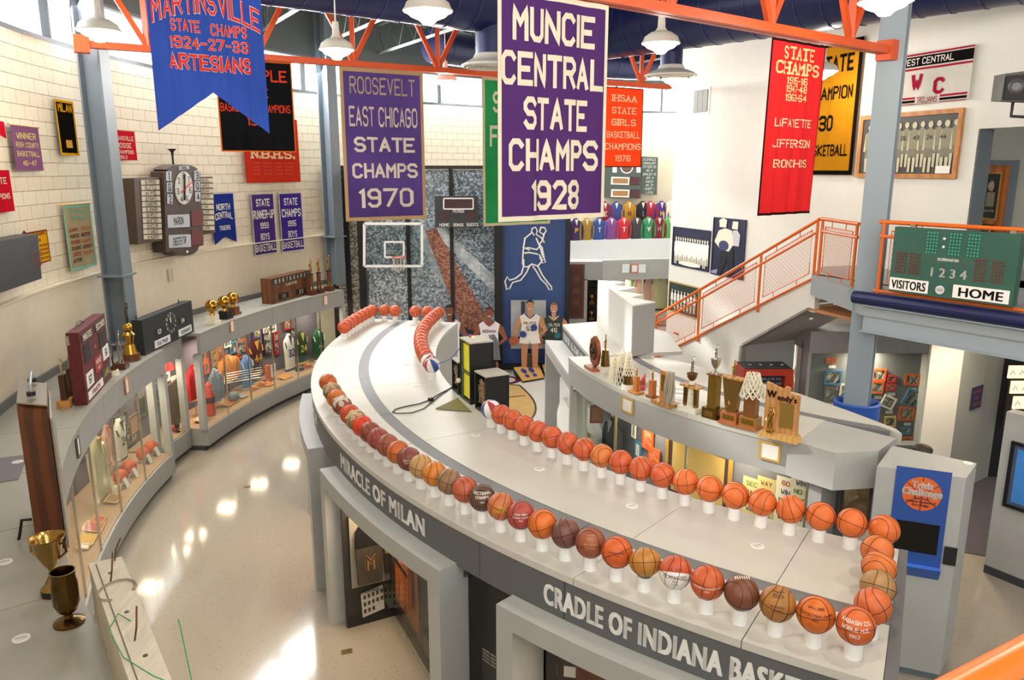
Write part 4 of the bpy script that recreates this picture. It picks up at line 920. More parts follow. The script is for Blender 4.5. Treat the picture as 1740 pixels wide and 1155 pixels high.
# ================================================================ back of the hall: mural, blue panel, cut-outs, far cases
MY = 21.5
mx = lambda px: uy(px, 400, MY).x
mu = thing('crowd_mural', 'tall crowd mural in black-framed panels behind the far end of the island', 'mural', (mx(700), MY, 0))
CROWD = [mat(a, .5, 0, 0, 20, 0, 'crowd', hex2=b) for a, b in (('5A646A', 'C9CFD0'), ('5E6C74', 'C0CBD0'), ('4A5864', 'B6C4CD'), ('55554C', 'C2BEA8'))]
DIMC = mat('5B5246', .6, 0, 0, 6, 0, 'crowd', hex2='B5A98E')
edges = [(570, 588, 3), (590, 611, 3), (617, 692, 0), (695, 766, 1), (769, 842, 2)]
for a, b, k in edges:
    MB().box(((mx(a)+mx(b))/2, MY, 2.75), (mx(b)-mx(a), .03, 5.5)).build('printed_panel', CROWD[k], mu)
for px, w_ in ((567, .16), (590, .14), (614, .20), (693.5, .10), (767.5, .10), (845, .16)): MB().box((mx(px), MY-.03, 2.76), (w_, .08, 5.52)).build('black_mullion', BLACK, mu)
MB().box(((mx(563)+mx(848))/2, MY-.03, 5.56), (mx(850)-mx(560), .14, .10)).build('top_bar', mat('2A2722', .6), mu)
# painted diagonal band of rust-coloured spectators, pale band beside it
def mq(px, py, l=.02): q = uy(px, py, MY-l); return q
for pts, m, nm in (([(722,392),(742,388),(838,560),(838,600),(800,600)], mat('7A4A38', .6, 0, 0, 22, 0, 'crowd', hex2='C08A72'), 'rust_band'), ([(700,375),(722,392),(775,500),(740,470)], mat('8A979E', .6, 0, 0, 9, 0, 'crowd', hex2='C6CDD0'), 'pale_band'), ([(735,392),(752,388),(842,470),(842,500)], mat('A9B2B6', .6, 0, 0, 9, 0, 'crowd', hex2='D5D9DA'), 'pale_band')):
    MB().slab([mq(x, y) for x, y in pts], (0, .006, 0)).build(nm, m, mu)
# glass backboard with rim, hung before the mural
bbk = thing('backboard', 'glass backboard with white border and orange rim before the mural', 'backboard', mq(668, 455))
def rect_frame(mb, x0, x1, y0, y1, w_, l, d=.03):
    a, b, c, e = mq(x0, y0, l), mq(x1, y0, l), mq(x1, y1, l), mq(x0, y1, l)
    for p, q in ((a, b), (b, c), (c, e), (e, a)): mb.bar(p, q, d, w_)
    return mb
rect_frame(MB(), 619, 717, 380, 452, .07, .25).build('border', WHITE, bbk); rect_frame(MB(), 654, 686, 411, 437, .05, .26).build('target_square', WHITE, bbk)
MB().slab([mq(619, 380, .24), mq(717, 380, .24), mq(717, 452, .24), mq(619, 452, .24)], (0, .01, 0)).build('glass_sheet', glass_mat('dim_glass', 'EEF3F3', .06), bbk)
rc = mq(678, 437, .55); MB().tube([rc+Vector((.19*math.cos(a), .23*math.sin(a), 0)) for a in [i*math.pi/10 for i in range(20)]], .014, 6, True).build('rim', mat('C2563A', .4), bbk)
net = MB()
for k in range(10):
    a = k*math.pi/5; net.tube([rc+Vector((.18*math.cos(a), .22*math.sin(a), 0)), rc+Vector((.12*math.cos(a+.3), .14*math.sin(a+.3), -.36))], .006, 4)
o = net.build('net', IVORY, bbk); o['kind'] = 'stuff'
MB().bar(mq(625, 460, .2), mq(625, 530, .2), .05, .05).build('post', mat('333A40'), bbk)
letters(on_plane(fit_text('TEAM', .10, .28), mq(633, 459, .03), (1,0,0), (0,0,1)), 'letter', mat('C8CCCE'), mu, False)
# hanging scoreboard in front of the mural
ms = thing('scoreboard', 'dark grey HOME and GUESTS scoreboard hanging before the crowd mural', 'scoreboard', mq(775, 384, .3)); MSM = mat('3A3D3E', .6)
a, b = mq(739, 333, .3), mq(813, 386, .3); MB().box(((a.x+b.x)/2, MY-.3, (a.z+b.z)/2), (b.x-a.x, .2, a.z-b.z)).build('cabinet', MSM, ms)
rect_frame(MB(), 754, 804, 337, 355, .035, .42, .02).build('clock_border', WHITE, ms); MB().slab([mq(756, 339, .41), mq(802, 339, .41), mq(802, 353, .41), mq(756, 353, .41)], (0, .008, 0)).build('clock_window', mat('4A2E30', .5), ms)
for x0, x1, y0, y1 in ((746, 764, 361, 372), (790, 808, 361, 372), (770, 774, 366, 370)): MB().slab([mq(x0, y0, .41), mq(x1, y0, .41), mq(x1, y1, .41), mq(x0, y1, .41)], (0, .008, 0)).build('score_window', mat('4A2E30', .5), ms)
for tx, px, py, w_ in (('PERIOD', 779, 358.5, .30), ('HOME', 755, 382, .30), ('BONUS', 779, 382, .27), ('GUESTS', 803, 381.5, .32)): letters(on_plane(fit_text(tx, .085, w_), mq(px, py, .415), (1,0,0), (0,0,1)), 'lettering', WHITE, ms, False)
# blue panel with line-drawn player
BY = 20.95
bp = thing('outline_mural', 'blue wall panel with white outline of a leaping player', 'panel', uy(905, 500, BY)); bx0, bx1 = uy(850, 450, BY).x, uy(962, 450, BY).x
MB().box(((bx0+bx1)/2, BY+.1, 2.6), (bx1-bx0, .2, 5.2)).build('board', mat('2F4A80', .6, 0, .05, 3), bp)
for xx, w_ in ((bx0-.05, .22), (bx1+.04, .12)): MB().box((xx, BY+.08, 2.6), (w_, .3, 5.2)).build('black_edge', BLACK, bp)
MB().box(((bx0+bx1)/2, BY-.02, .09), (bx1-bx0, .06, .18)).build('black_kick', BLACK, bp)
pl = [[(900,425),(889,420),(893,404),(903,396),(904,388),(910,386),(913,392),(911,398),(920,404),(925,412)], [(905,389),(903,393),(908,400)], [(919,386),(926,387),(928,393),(923,398),(917,394),(919,386)], [(925,396),(922,408),(917,415),(921,420),(925,440),(927,445),(922,447),(917,436)],
      [(892,404),(889,427),(888,448),(890,452),(896,454),(905,448)], [(889,422),(898,421),(912,424),(918,418)], [(889,430),(900,429),(914,432)], [(911,404),(917,418),(923,437)],
      [(890,452),(886,465),(876,473),(866,476),(862,470),(858,478),(861,492),(866,490),(871,480),(885,476),(894,464),(900,452)], [(905,449),(914,452),(922,468),(931,480),(937,487),(938,492),(933,492),(929,484),(919,474),(911,460),(905,452)], [(890,440),(890,452)], [(916,432),(922,442),(914,452)]]
for ln in pl: MB().tube([uy(x, y, BY-.012) for x, y in ln], .022, 5).build('outline_stroke', WHITE, bp)
# court floor and key
struct(MB().prism([(-4.9, 21.4), (-2.9, 16.3), (-1.6, 15.6), (-.8, 12), (.3, 10.5), (1.6, 12.5), (1.2, 15.5), (2.2, 20.9)], 0, .006).build('floor_court', mat('DAD9D2', .25, 0, .02, 3)))
kb = uz(878, 662, 0); kt = thing('court_key', 'tan painted court key with black outline on the floor', 'floor marking', kb)
KC = uz(868, 680, 0); pts = [uz(852, 652, .008)]+[uz(883+32*math.sin(k*math.pi/10)-0.9*k, 655+(k*8.2), .008) for k in range(11)]
MB().slab(pts, (0,0,.004)).build('wood_area', mat('C9A668', .4, 0, .08, 5), kt)
MB().tube([p+Vector((0,0,.005)) for p in pts], .022, 5).build('outline', mat('2A2620'), kt); MB().tube([uz(852, 676, .013), uz(893, 672, .013)], .015, 5).build('cross_line', mat('2A2620'), kt)
mr = thing('floor_disc', 'maroon round floor mat beside the cut-out player', 'mat', uz(858, 646, 0)); MB().lathe([(.42, .006), (.42, .012)], uz(858, 646, 0), 28).build('disc', mat('5C1A24', .6), mr); MB().lathe([(.28, .013), (.25, .016)], uz(858, 646, 0), 28).build('ring', mat('C9BFB4', .6), mr)
# footprint boards
for i, (q, lab) in enumerate(((((873, 624), (916, 620), (924, 640), (888, 646)), 'tan board with two blue footprints, nearer one'), (((921, 619), (952, 616), (962, 634), (928, 638)), 'tan board with blue footprints beside the showcase'))):
    P4 = [uz(x, y, .22 if k < 2 else .08) for k, (x, y) in enumerate(q)]; fb = thing('footprint_board', lab, 'board', uz(q[3][0], q[3][1], 0), 'footprint boards')
    MB().slab([p-Vector((0,0,.03)) for p in P4], (0,0,.03)).build('tan_top', mat('D3A75C', .5), fb)
    MB().hexa([Vector((p.x, p.y, 0)) for p in P4]+[p-Vector((0,0,.031)) for p in P4]).build('black_wedge', BLACK, fb)
    for f in (.30, .62):
        c = P4[0]*(1-f)*.5+P4[1]*f*.5+P4[3]*(1-f)*.5+P4[2]*f*.5; u = (P4[1]-P4[0]).normalized(); v = (P4[0]-P4[3]).normalized(); w_ = (P4[0]-P4[3]).length
        for off, r1, r2 in ((.14, .075, .20), (-.24, .06, .12)): MB().slab([c+u*(r1*math.cos(a*.52))+v*(off*w_+r2*w_*math.sin(a*.52)) for a in range(12)], (0,0,.006)).build('footprint', mat('2C3B8E', .6), fb)
# life-size cardboard players
def cutout(label, px, pyh, pyf, D, skin, jersey, trim, shorts, hair, num, word, bold='6A2A70', ballc=None, side=1, shoe='E9E6E0', fade=None):
    f = uy(px, pyf, D); z0 = 0.0; H_ = uy(px, pyh, D).z; k = H_/1.95; c = Vector((f.x, D, 0))
    t = thing('player_cutout', label, 'cutout', c, 'cardboard player cut-outs'); q = lambda x, z, l=0: c+Vector((x*k, -l, z*k))
    def part(nm, pts, m, l): MB().slab([q(x, z, l) for x, z in pts], (0, .012, 0)).build(nm, mat(m, .6), t)
    circ = lambda x, z, r, r2=None: [(x+r*math.cos(a*math.pi/8), z+(r2 or r)*math.sin(a*math.pi/8)) for a in range(16)]
    part('leg', [(-.20,.06),(-.08,.06),(-.06,.5),(-.03,.98),(-.22,.98),(-.21,.5)], skin, .000); part('leg', [(.08,.06),(.20,.06),(.21,.5),(.22,.98),(.03,.98),(.06,.5)], skin, .000)
    part('shoe', [(-.25,0),(-.06,0),(-.06,.10),(-.21,.10)], shoe, .012); part('shoe', [(.06,0),(.25,0),(.21,.10),(.06,.10)], shoe, .012)
    part('shorts', [(-.27,.62 if shorts[1] else .82),(-.02,.62 if shorts[1] else .80),(0,.88),(.02,.62 if shorts[1] else .80),(.27,.62 if shorts[1] else .82),(.22,1.08),(-.22,1.08)], shorts[0], .014)
    part('arm', [(-.24*side,1.52),(-.33*side,1.42),(-.42*side,1.12),(-.36*side,.90),(-.29*side,.92),(-.33*side,1.12),(-.20*side,1.36)], skin, .002)
    part('arm', [(.24*side,1.52),(.34*side,1.42),(.44*side,1.14),(.24*side,.98),(.22*side,1.04),(.34*side,1.15),(.20*side,1.34)], skin, .002)
    part('jersey', [(-.22,1.03),(.22,1.03),(.21,1.3),(.25,1.50),(.13,1.58),(.06,1.50),(0,1.46),(-.06,1.50),(-.13,1.58),(-.25,1.50),(-.21,1.3)], jersey, .015)
    part('neck', [(-.06,1.48),(.06,1.48),(.055,1.68),(-.055,1.68)], skin, .010); part('head', circ(0, 1.77, .095, .135), skin, .016); part('hair', [(-.10,1.79),(-.09,1.88),(0,1.935),(.09,1.88),(.10,1.79),(.06,1.86),(-.06,1.86)], hair, .02)
    part('face_features', [(-.04,1.70),(.04,1.70),(.03,1.685),(-.03,1.685)], 'F0E4DC', .02)
    for e in (-.035, .035): part('eye', circ(e, 1.79, .012, .008), '1C1512', .02)
    MB().tube([q(-.13,1.57,.02), q(-.05,1.49,.02), q(0,1.455,.02), q(.05,1.49,.02), q(.13,1.57,.02)], .012*k, 5).build('neck_trim', mat(trim, .6), t)
    if word: letters(on_plane(fit_text(word, .075*k, .32*k), q(0, 1.33, .02), (1,0,0), (0,0,1)), 'lettering', mat(bold, .6), t, False)
    if num: letters(on_plane(fit_text(num, .12*k, .2*k), q(0, 1.19, .02), (1,0,0), (0,0,1)), 'lettering', mat(bold, .6), t, False)
    if ballc: part('ball', circ(-.40*side, .88, .125), ballc, .03)
    MB().slab([q(-.25, 0, -.02), q(.25, 0, -.02), q(.05, .5, -.02), q(-.05, .5, -.02)], (0, .25*k, 0)).build('stand', mat('4A3C2C', .8), t); return t, q
cutout('cut-out player in white jersey left of the game machine', 766, 515, 660, 19.2, '7A4A34', 'E9E4E6', '7A3A80', ('E9E4E6', True), '1A1412', None, 'STATE', side=-1)
cutout('cut-out player in white number one jersey holding a faded ball', 832, 519, 655, 19.4, '8A4E36', 'E8E2E6', '8A2430', ('E6E0E0', True), '5A1F1A', '1', 'INDIANA', ballc='C06A5A')
t, q = cutout('cut-out player in white number fifty-three jersey by a grey board', 900, 507, 628, 20.4, 'C28A64', 'E8E4DA', '2B3A80', ('EFECE6', False), '1A1614', '53', 'PILOTS', bold='5A2430', ballc='A85A34')
for x, z in ((.10, 1.22), (-.17, 1.05)): MB().slab([q(x+.085*math.cos(a*.52), z+.085*math.sin(a*.52), .04) for a in range(12)], (0, .012, 0)).build('blue_spot', mat('2F3E86', .5), t)
t, q = cutout('cut-out player in dark green and white jersey by the blue panel edge', 940, 512, 620, 20.5, 'C79372', '2E3A34', 'E0D8B0', ('2A302E', False), '8A5A30', '45', 'CELTICS', bold='E8E4D4', ballc='A8583C')
for x, z in ((-.18, 1.28), (.10, 1.05)): MB().slab([q(x+.085*math.cos(a*.52), z+.085*math.sin(a*.52), .04) for a in range(12)], (0, .012, 0)).build('teal_spot', mat('24707C', .5), t)
bk = thing('backdrop_board', 'grey photo board standing behind the number fifty-three cut-out', 'board', uy(894, 590, 20.75)); a, b = uy(868, 510, 20.75), uy(927, 592, 20.75)
MB().box(((a.x+b.x)/2, 20.75, (a.z+b.z)/2), (b.x-a.x, .04, a.z-b.z)).build('board', mat('A9B0B6', .5, 0, .12, 2), bk)
MB().box(((a.x+b.x)/2, 20.72, b.z+.32), (b.x-a.x, .02, .05)).build('dark_line', BLACK, bk); MB().box((a.x+.33, 20.72, a.z-.4), (.10, .02, .75)).build('dark_line', mat('3A3E44'), bk)
MB().box(((a.x+b.x)/2, 20.85, b.z/2), (.1, .1, b.z)).build('support', BLACK, bk)
db = thing('bench', 'dark bench with blue edge below the mural', 'bench', uy(800, 600, 20.9)); a, b = uy(766, 555, 20.6), uy(842, 585, 20.6)
MB().hexa([Vector((a.x, 20.4, 0)), Vector((b.x, 20.4, 0)), Vector((b.x, 21.2, 0)), Vector((a.x, 21.2, 0)), Vector((a.x, 20.4, a.z)), Vector((b.x, 20.4, b.z)), Vector((b.x, 21.2, b.z)), Vector((a.x, 21.2, a.z))]).build('dark_body', mat('23262A', .5), db)
MB().bar((a.x, 20.38, a.z), (b.x, 20.38, b.z), .04, .08).build('blue_edge', mat('3A66B8', .5), db)
# ---------------------------------------------------------------- far ring case with sweaters
fr = thing('ring_case', 'far grey ring case below the row of letter sweaters', 'display case', P(14, 106, 0))
MB().sector(13.75, 14.72, 88, 116, 2.36, 2.42).build('top_panel', TOPG, fr); MB().sector(13.72, 13.78, 88, 116, 1.70, 2.40).build('fascia', GREY, fr); MB().sector(13.72, 14.7, 88, 116, 0.02, .45).build('base', GREY, fr)
MB().sector(14.62, 14.70, 88, 116, .45, 2.36).build('back_panel', mat('5A5560', .8), fr); MB().sector(13.75, 13.76, 88, 116, .45, 1.7).build('glass_pane', GLASS, fr)
MB().sector(14.05, 14.74, 88, 117, 2.42, 3.10).build('shelf_plinth', mat('DEE2E4', .6), fr)
for th in (92, 97, 102, 107, 112): MB().sector(13.74, 13.80, th, th+.15, .45, 1.7, 1).build('mullion', SILVER, fr)
lite('case_light', P(14.2, 105, 1.65), 40, .5, fr)
def tilted(mb, R, th): return mb
def garment(label, p, face, w_, h_, hexc, trim=None, letter=None, lc='F0EDE4', sleeves=True, cat='sweater', group=None, name='letter_sweater', front=True):
    """clothing on a torso form: p base centre, face = unit vector the chest looks along"""
    p = Vector(p); fx = Vector(face).normalized(); sx = Vector((-fx.y, fx.x, 0)); t = thing(name, label, cat, p, group); m = cloth(hexc); d_ = w_*.28
    rings = []
    for z, wx, dx in ((0, .40, .7), (.12, .41, .75), (.45, .42, .85), (.72, .47, .95), (.84, .42, .8), (.93, .22, .55), (1.0, .13, .4)):
        rings.append([p+sx*(w_*wx*math.cos(a))+fx*(d_*dx*.6*math.sin(a))+Vector((0,0,h_*z)) for a in [i*math.pi/8 for i in range(16)]])
    MB().loft(rings).build('body', m, t, True)
    if sleeves:
        for s in (-1, 1): MB().tube([p+sx*(s*w_*.38)+Vector((0,0,h_*.80)), p+sx*(s*w_*.50)+Vector((0,0,h_*.62))+fx*.02, p+sx*(s*w_*.50)+Vector((0,0,h_*.30))+fx*.03, p+sx*(s*w_*.46)+Vector((0,0,h_*.06))+fx*.03], w_*.115, 8, False, w_*.075).build('sleeve', m, t, True)
    else:
        for s in (-1, 1): MB().tube([p+sx*(s*w_*.40)+Vector((0,0,h_*.80))+fx*(d_*.25), p+sx*(s*w_*.36)+Vector((0,0,h_*.64))+fx*(d_*.45)], w_*.03, 6).build('arm_trim', cloth(trim or hexc), t)
    v = MB().slab([p+fx*(d_*.50)+Vector((0,0,h_*.70)), p+fx*(d_*.38)+sx*(w_*.11)+Vector((0,0,h_*.96)), p+fx*(d_*.38)-sx*(w_*.11)+Vector((0,0,h_*.96))], fx*.02).build('collar', cloth(trim or 'D9D4C8'), t)
    if letter: letters(on_plane(fit_text(letter, h_*.22, w_*.5, t=1.3), p+fx*(d_*.60)+Vector((0,0,h_*.48)), sx, (0,0,1)), 'emblem', mat(lc, .8), t, False)
    if trim: MB().loft([[p+sx*(w_*.415*math.cos(a))+fx*(d_*.46*math.sin(a))+Vector((0,0,h_*z)) for a in [i*math.pi/8 for i in range(16)]] for z in (.0, .05)]).build('hem', cloth(trim), t)
    return t
SWR = [('8E1F2A','E','EFE6D0','dark red'),('3A4A86','','2A3566','blue'),('B8842A','H','3A2A14','gold'),('1E1F24','I','8A8A8E','black'),('A3223C','','D05A6A','crimson'),('4A2E78','N','E0B83A','purple with gold letter'),('E6DCC4','','B23A2A','cream')]
for i, (hx, lt, lc, nm) in enumerate(SWR):
    px = (1027, 1046, 1068, 1091, 1104, 1123, 1138)[i]; p = uc(px, 372, 14.5); p.z = 3.62
    garment('%s letter sweater in the upper back row of sweaters' % nm, p, (CEN-p).normalized()*1.0, .52, .78, hx, None, lt, lc, True, 'sweater', 'letter sweaters over the far ring case')
MB().sector(14.35, 14.74, 88, 117, 3.10, 3.60).build('shelf_step', mat('DEE2E4', .6), fr)
SWF = [('3A2458','P','E0B83A','purple with gold P'),('9A7A2A','','5A4214','olive gold'),('33508E','T','C9CCD4','blue with small letter'),('7E4A8E','','B58AC0','mauve'),('C02A34','T','F4F0E8','bright red with white T'),('3E3E40','','77777A','charcoal'),('2E8A5A','V','F0F0EA','green with white V'),('7A1F2A','H','C9A0A0','maroon'),('5AA05A','','CFE0C8','light green')]
for i, (hx, lt, lc, nm) in enumerate(SWF):
    px = (978, 996, 1017, 1038, 1059, 1081, 1101, 1119, 1137)[i]; p = uc(px, 395, 14.18); p.z = 3.10
    garment('%s letter sweater in the lower front row of sweaters' % nm, p, (CEN-p).normalized(), .52, .76, hx, None, lt, lc, True, 'sweater', 'letter sweaters over the far ring case')
for i, (px, fm) in enumerate(((1063, FW), (1078, FO), (1091, FW))):
    p = uc(px, 456, 13.70); n = (CEN-p); n.z = 0; n.normalize(); framed('small notice card on the far ring case fascia, %s from the left' % ordinal(i+1), p, Vector((-n.y, n.x, 0)), n, .27, .30, fm, mat('D8E6EC', .6), 0, 'notices on the far ring case', .03, .015)
# far-case shirts and jackets behind the glass
for (px, py, w_, h_, hx, tr, sl, lab) in ((1092, 520, .75, .95, 'D9A090', '7A2438', True, 'pink and maroon shooting shirt in the far ring case'), (1118, 530, .8, 1.1, 'C9B88A', '2A2418', False, 'yellow-beige vest with diagonal sash in the far ring case'), (1071, 500, .45, .9, 'A8AEA0', '78B04A', False, 'grey-green garment with lime collar in the far ring case')):
    p = uc(px, py-10, 14.3); p.z = .46; garment(lab, p, CEN-p, w_, h_+.45, hx, tr, None, 'F0F0F0', sl, 'shirt', 'garments in the far ring case', 'display_shirt')
# brown plaque, grey pier and gold trophies right of the blue panel
pr = thing('wooden_plaque', 'brown wooden plaque beside the blue panel', 'plaque', uy(979, 540, 22.5)); a, b = uy(966, 449, 22.5), uy(992, 542, 22.5)
MB().box(((a.x+b.x)/2, 22.6, (a.z+b.z)/2), (b.x-a.x, .10, a.z-b.z)).build('board', mat('5A2A18', .4, 0, .2, 4, 0, 'wood'), pr); MB().box(((a.x+b.x)/2, 22.54, (a.z+b.z)/2), (b.x-a.x-.14, .02, a.z-b.z-.2)).build('inset', mat('4A2214', .4), pr)
for k in range(3): MB().box(((a.x+b.x)/2, 22.52, b.z+.5+.35*k), (.2, .02, .14)).build('nameplate', mat('6E4A30', .3, .4), pr)
pg = thing('grey_pier', 'grey cabinet pier with trophy opening right of the wooden plaque', 'cabinet', uy(1005, 560, 23)); a, b = uy(966, 452, 22.75), uy(1022, 548, 22.75)
MB().box(((a.x+b.x)/2, 23.2, 2.55), (b.x-a.x, .8, .55)).build('header', GREY, pg); MB().box((a.x+.28, 23.2, 1.15), (.6, .8, 2.3)).build('pier', GREY, pg); MB().box((b.x-.03, 23.2, 1.15), (.08, .8, 2.3)).build('post', GREYF, pg); MB().box(((a.x+b.x)/2, 23.58, 1.15), (b.x-a.x, .05, 2.3)).build('back_panel', mat('2E2830', .7), pg)
for k in range(4): MB().box(((a.x+b.x)/2+.28, 23.2, .5+.5*k), (.50, .6, .03)).build('shelf', GLASS, pg)
def figurine(h, m='fig'):
    mb = MB(); k = h
    for s in (-1, 1): mb.tube([(s*.06*k, 0, 0), (s*.07*k, -.02*k, .24*k), (s*.04*k, 0, .47*k)], .035*k, 6, False, .055*k)
    mb.tube([(0, 0, .44*k), (0, 0, .58*k), (0, 0, .72*k)], .065*k, 8, False, .085*k); mb.tube([(0,0,.70*k), (0,0,.80*k)], .03*k, 6); mb.ball((0, 0, .86*k), .055*k, 8, 6)
    mb.tube([(.08*k, 0, .70*k), (.14*k, -.05*k, .82*k), (.08*k, -.04*k, .98*k)], .03*k, 6); mb.tube([(-.08*k, 0, .70*k), (-.15*k, 0, .58*k), (-.14*k, -.08*k, .46*k)], .03*k, 6); mb.ball((.06*k, -.04*k, 1.04*k), .07*k, 8, 6); return mb
def trophy(label, p, rz, spec, group=None, scale=1.0, name='trophy'):
    """spec: list of (kind, args, material, part name) stacked upwards from p"""
    t = thing(name, label, 'trophy', p, group, rz); z = 0.0
    for kind, a, m, nm in spec:
        if kind == 'box': MB().box((0, 0, z+a[2]*scale/2), (a[0]*scale, a[1]*scale, a[2]*scale), 0, a[3] if len(a) > 3 else 1).build(nm, m, t, False, True); z += a[2]*scale
        elif kind == 'cyl': MB().lathe([(a[0]*scale, z), (a[1]*scale, z+a[2]*scale)], (0,0,0), 16).build(nm, m, t, True, True); z += a[2]*scale
        elif kind == 'cup':
            r, h = a[0]*scale, a[1]*scale; MB().lathe([(r*.7, z), (r*.6, z+h*.04), (r*.18, z+h*.12), (r*.16, z+h*.30), (r*.5, z+h*.42), (r*.85, z+h*.65), (r*.95, z+h*.9), (r*1.08, z+h), (r*.98, z+h), (r*.8, z+h*.68), (.0, z+h*.5)], (0,0,0), 20).build(nm, m, t, True, True); z += h
        elif kind == 'fig': figurine(a[0]*scale).mapped(lambda v, z=z: v+Vector((0,0,z))).build(nm, m, t, True, True); z += a[0]*scale
        elif kind == 'ball': MB().ball((0, 0, z+a[0]*scale*.95), a[0]*scale, 20, 14).build(nm, m, t, True, True); z += 2*a[0]*scale
        elif kind == 'cols':
            for s in (-1, 1): MB().box((s*a[3]*scale, 0, z+a[2]*scale/2), (a[0]*scale, a[1]*scale, a[2]*scale)).build(nm, m, t, False, True)
            z += a[2]*scale
        elif kind == 'plate': MB().box((a[3]*scale if len(a) > 3 else 0, -a[1]*scale, a[4]*scale if len(a) > 4 else z), (a[0]*scale, .008, a[2]*scale)).build(nm, m, t, False, True)
        elif kind == 'net':
            mb = MB(); rn_ = random.Random(int(a[0]*1000))
            for k in range(12):
                t0 = 2*math.pi*k/12
                for sg_ in (1, -1): mb.tube([(a[0]*scale*(1-.5*j/6)*math.cos(t0+sg_*j*.26), a[0]*scale*(1-.5*j/6)*math.sin(t0+sg_*j*.26), (a[1]+a[2]*j/6)*scale) for j in range(7)], .0055*scale+.002, 4)
            o = mb.build(nm, m, t, False, True); o['kind'] = 'stuff'
    return t
for k in range(3):
    p = Vector(((a.x+b.x)/2+.25, 23.15, .515+.5*k)); trophy('gold trophy on the %s shelf of the grey pier' % ('lowest', 'middle', 'top')[k], p, 0, [('box', (.16,.12,.05), WOOD, 'base'), ('cyl', (.03,.03,.10), GOLD, 'column'), ('ball', (.08,), GOLD, 'gold_ball')], 'trophies in the grey pier')
# ================================================================ inner counter with trophies
ic = thing('trophy_counter', 'curved grey inner counter carrying the line of trophies', 'counter', P(6, 212, 0))
for a, b in ((188.6, 203), (203.05, 218), (218.05, 231)): MB().sector(5.62, 6.63, a, b, 2.33, 2.4).build('top_panel', TOPG, ic); pass
for a, b in ((188.6, 209.9), (210, 238.6)): MB().sector(5.46, 5.62, a, b, 2.31, 2.395).build('dark_stripe', STRIPE, ic)
MB().sector(6.53, 6.62, 188.6, 233.4, 1.95, 2.328).build('fascia', GREYF, ic)
e1, e2, e3 = Vector((3.63, 8.13, 0)), Vector((4.14, 8.2, 0)), Vector((4.55, 8.62, 0)); e0 = P(6.62, 230); e4 = P(5.62, 230)
MB().prism([(e0.x, e0.y), (e1.x, e1.y), (e2.x, e2.y), (e3.x, e3.y), (e4.x, e4.y)], 1.95, 2.399).build('end_block', GREYF, ic)
bk_ = [P(5.46, th) for th in range(189, 240, 3)]+[uz(x, y, 2.4) for x, y in ((1533, 737), (1522, 728), (1440, 697), (1359, 669), (1232, 634), (1150, 612))]
MB().prism([(p.x, p.y) for p in bk_], 2.28, 2.4).build('back_panel_top', TOPG, ic)
MB().sector(5.75, 5.80, 188.6, 236, 0, 2.33).build('back_panel', mat('71727C', .8), ic); MB().sector(5.75, 6.6, 188.6, 235, 0.02, .45).build('base', GREY, ic)
for a, b in ((190.2, 203.9), (204.1, 217.3), (217.5, 232)): MB().sector(6.50, 6.512, a, b, .45, 1.95).build('glass_pane', GLASS, ic)
for th in (204, 217.4, 232.1): MB().sector(6.49, 6.53, th-.12, th+.12, .45, 1.95, 1).build('mullion', SILVER, ic)
MB().sector(5.8, 6.55, 232.3, 233.6, 0, 1.95, 1).build('end_pier', GREYF, ic); MB().sector(5.8, 6.58, 188.6, 189.4, 0.45, 1.95, 1).build('end_glass', ACRYL, ic)
lite('case_light', P(6.2, 205, 1.9), 22, .4, ic); lite('case_light', P(6.2, 222, 1.9), 22, .4, ic)
# left-hand unit with sign band and saw-tooth screen
iu = thing('sign_counter', 'pale counter unit with dark sign band left of the trophies', 'counter', P(6, 180, 0))
F0, F1 = uz(956, 551, 2.42), uz(1003, 606, 2.42); F0.z = F1.z = 0; fd_ = (F1-F0).normalized(); fnn = Vector((-fd_.y, fd_.x, 0)); fnn = fnn if fnn.x < 0 else -fnn
FV = lambda s_, o_, z: F0+fd_*s_+fnn*o_+Vector((0,0,z)); FL_ = (F1-F0).length
MB().prism([(p.x, p.y) for p in (F0, F1, P(5.2, 188.6), P(4.6, 188.6), P(4.6, 168), F0+Vector((1.2, .5, 0)))], 2.36, 2.42).build('top_panel', TOPG, iu)
MB().slab([FV(0, 0, 2.08), FV(FL_, 0, 2.08), FV(FL_, 0, 2.36), FV(0, 0, 2.36)], -fnn*.05).build('sign_band', DARKG, iu)
for a, b, tx in ((.15, .85, 'THE BIG FOUR'), (1.0, 1.8, 'ALL STARS'), (1.9, FL_-.1, 'THE LEGENDS')): letters(on_plane(fit_text(tx, .13, b-a, t=1.3), FV((a+b)/2, .006, 2.22), fd_, (0,0,1)), 'lettering', WHITE, iu, False)
MB().slab([FV(0, 0, 2.02), FV(FL_, 0, 2.02), FV(FL_+.05, .34, 2.02), FV(-.1, .34, 2.02)], (0,0,.06)).build('ledge', mat('C9CAC8', .5), iu)
MB().slab([FV(-.1, .34, 1.84), FV(FL_+.05, .34, 1.84), FV(FL_+.05, .34, 2.02), FV(-.1, .34, 2.02)], -fnn*.05).build('frame_front', GREYF, iu)
for s_ in (-.1, FL_-.04): MB().slab([FV(s_, .34, 0), FV(s_+.09, .34, 0), FV(s_+.09, .34, 1.84), FV(s_, .34, 1.84)], -fnn*.3).build('jamb', GREYF, iu)
MB().sector(5.85, 5.9, 168, 188.5, 0, 2.1).build('back_panel', mat('9FA0A2', .7), iu); MB().sector(5.9, 6.66, 169, 188.8, 0.0, .9).build('base', WHITEW, iu)
MB().sector(5.95, 6.6, 183, 188.8, 1.48, 1.495).build('glass_shelf', ACRYL, iu)
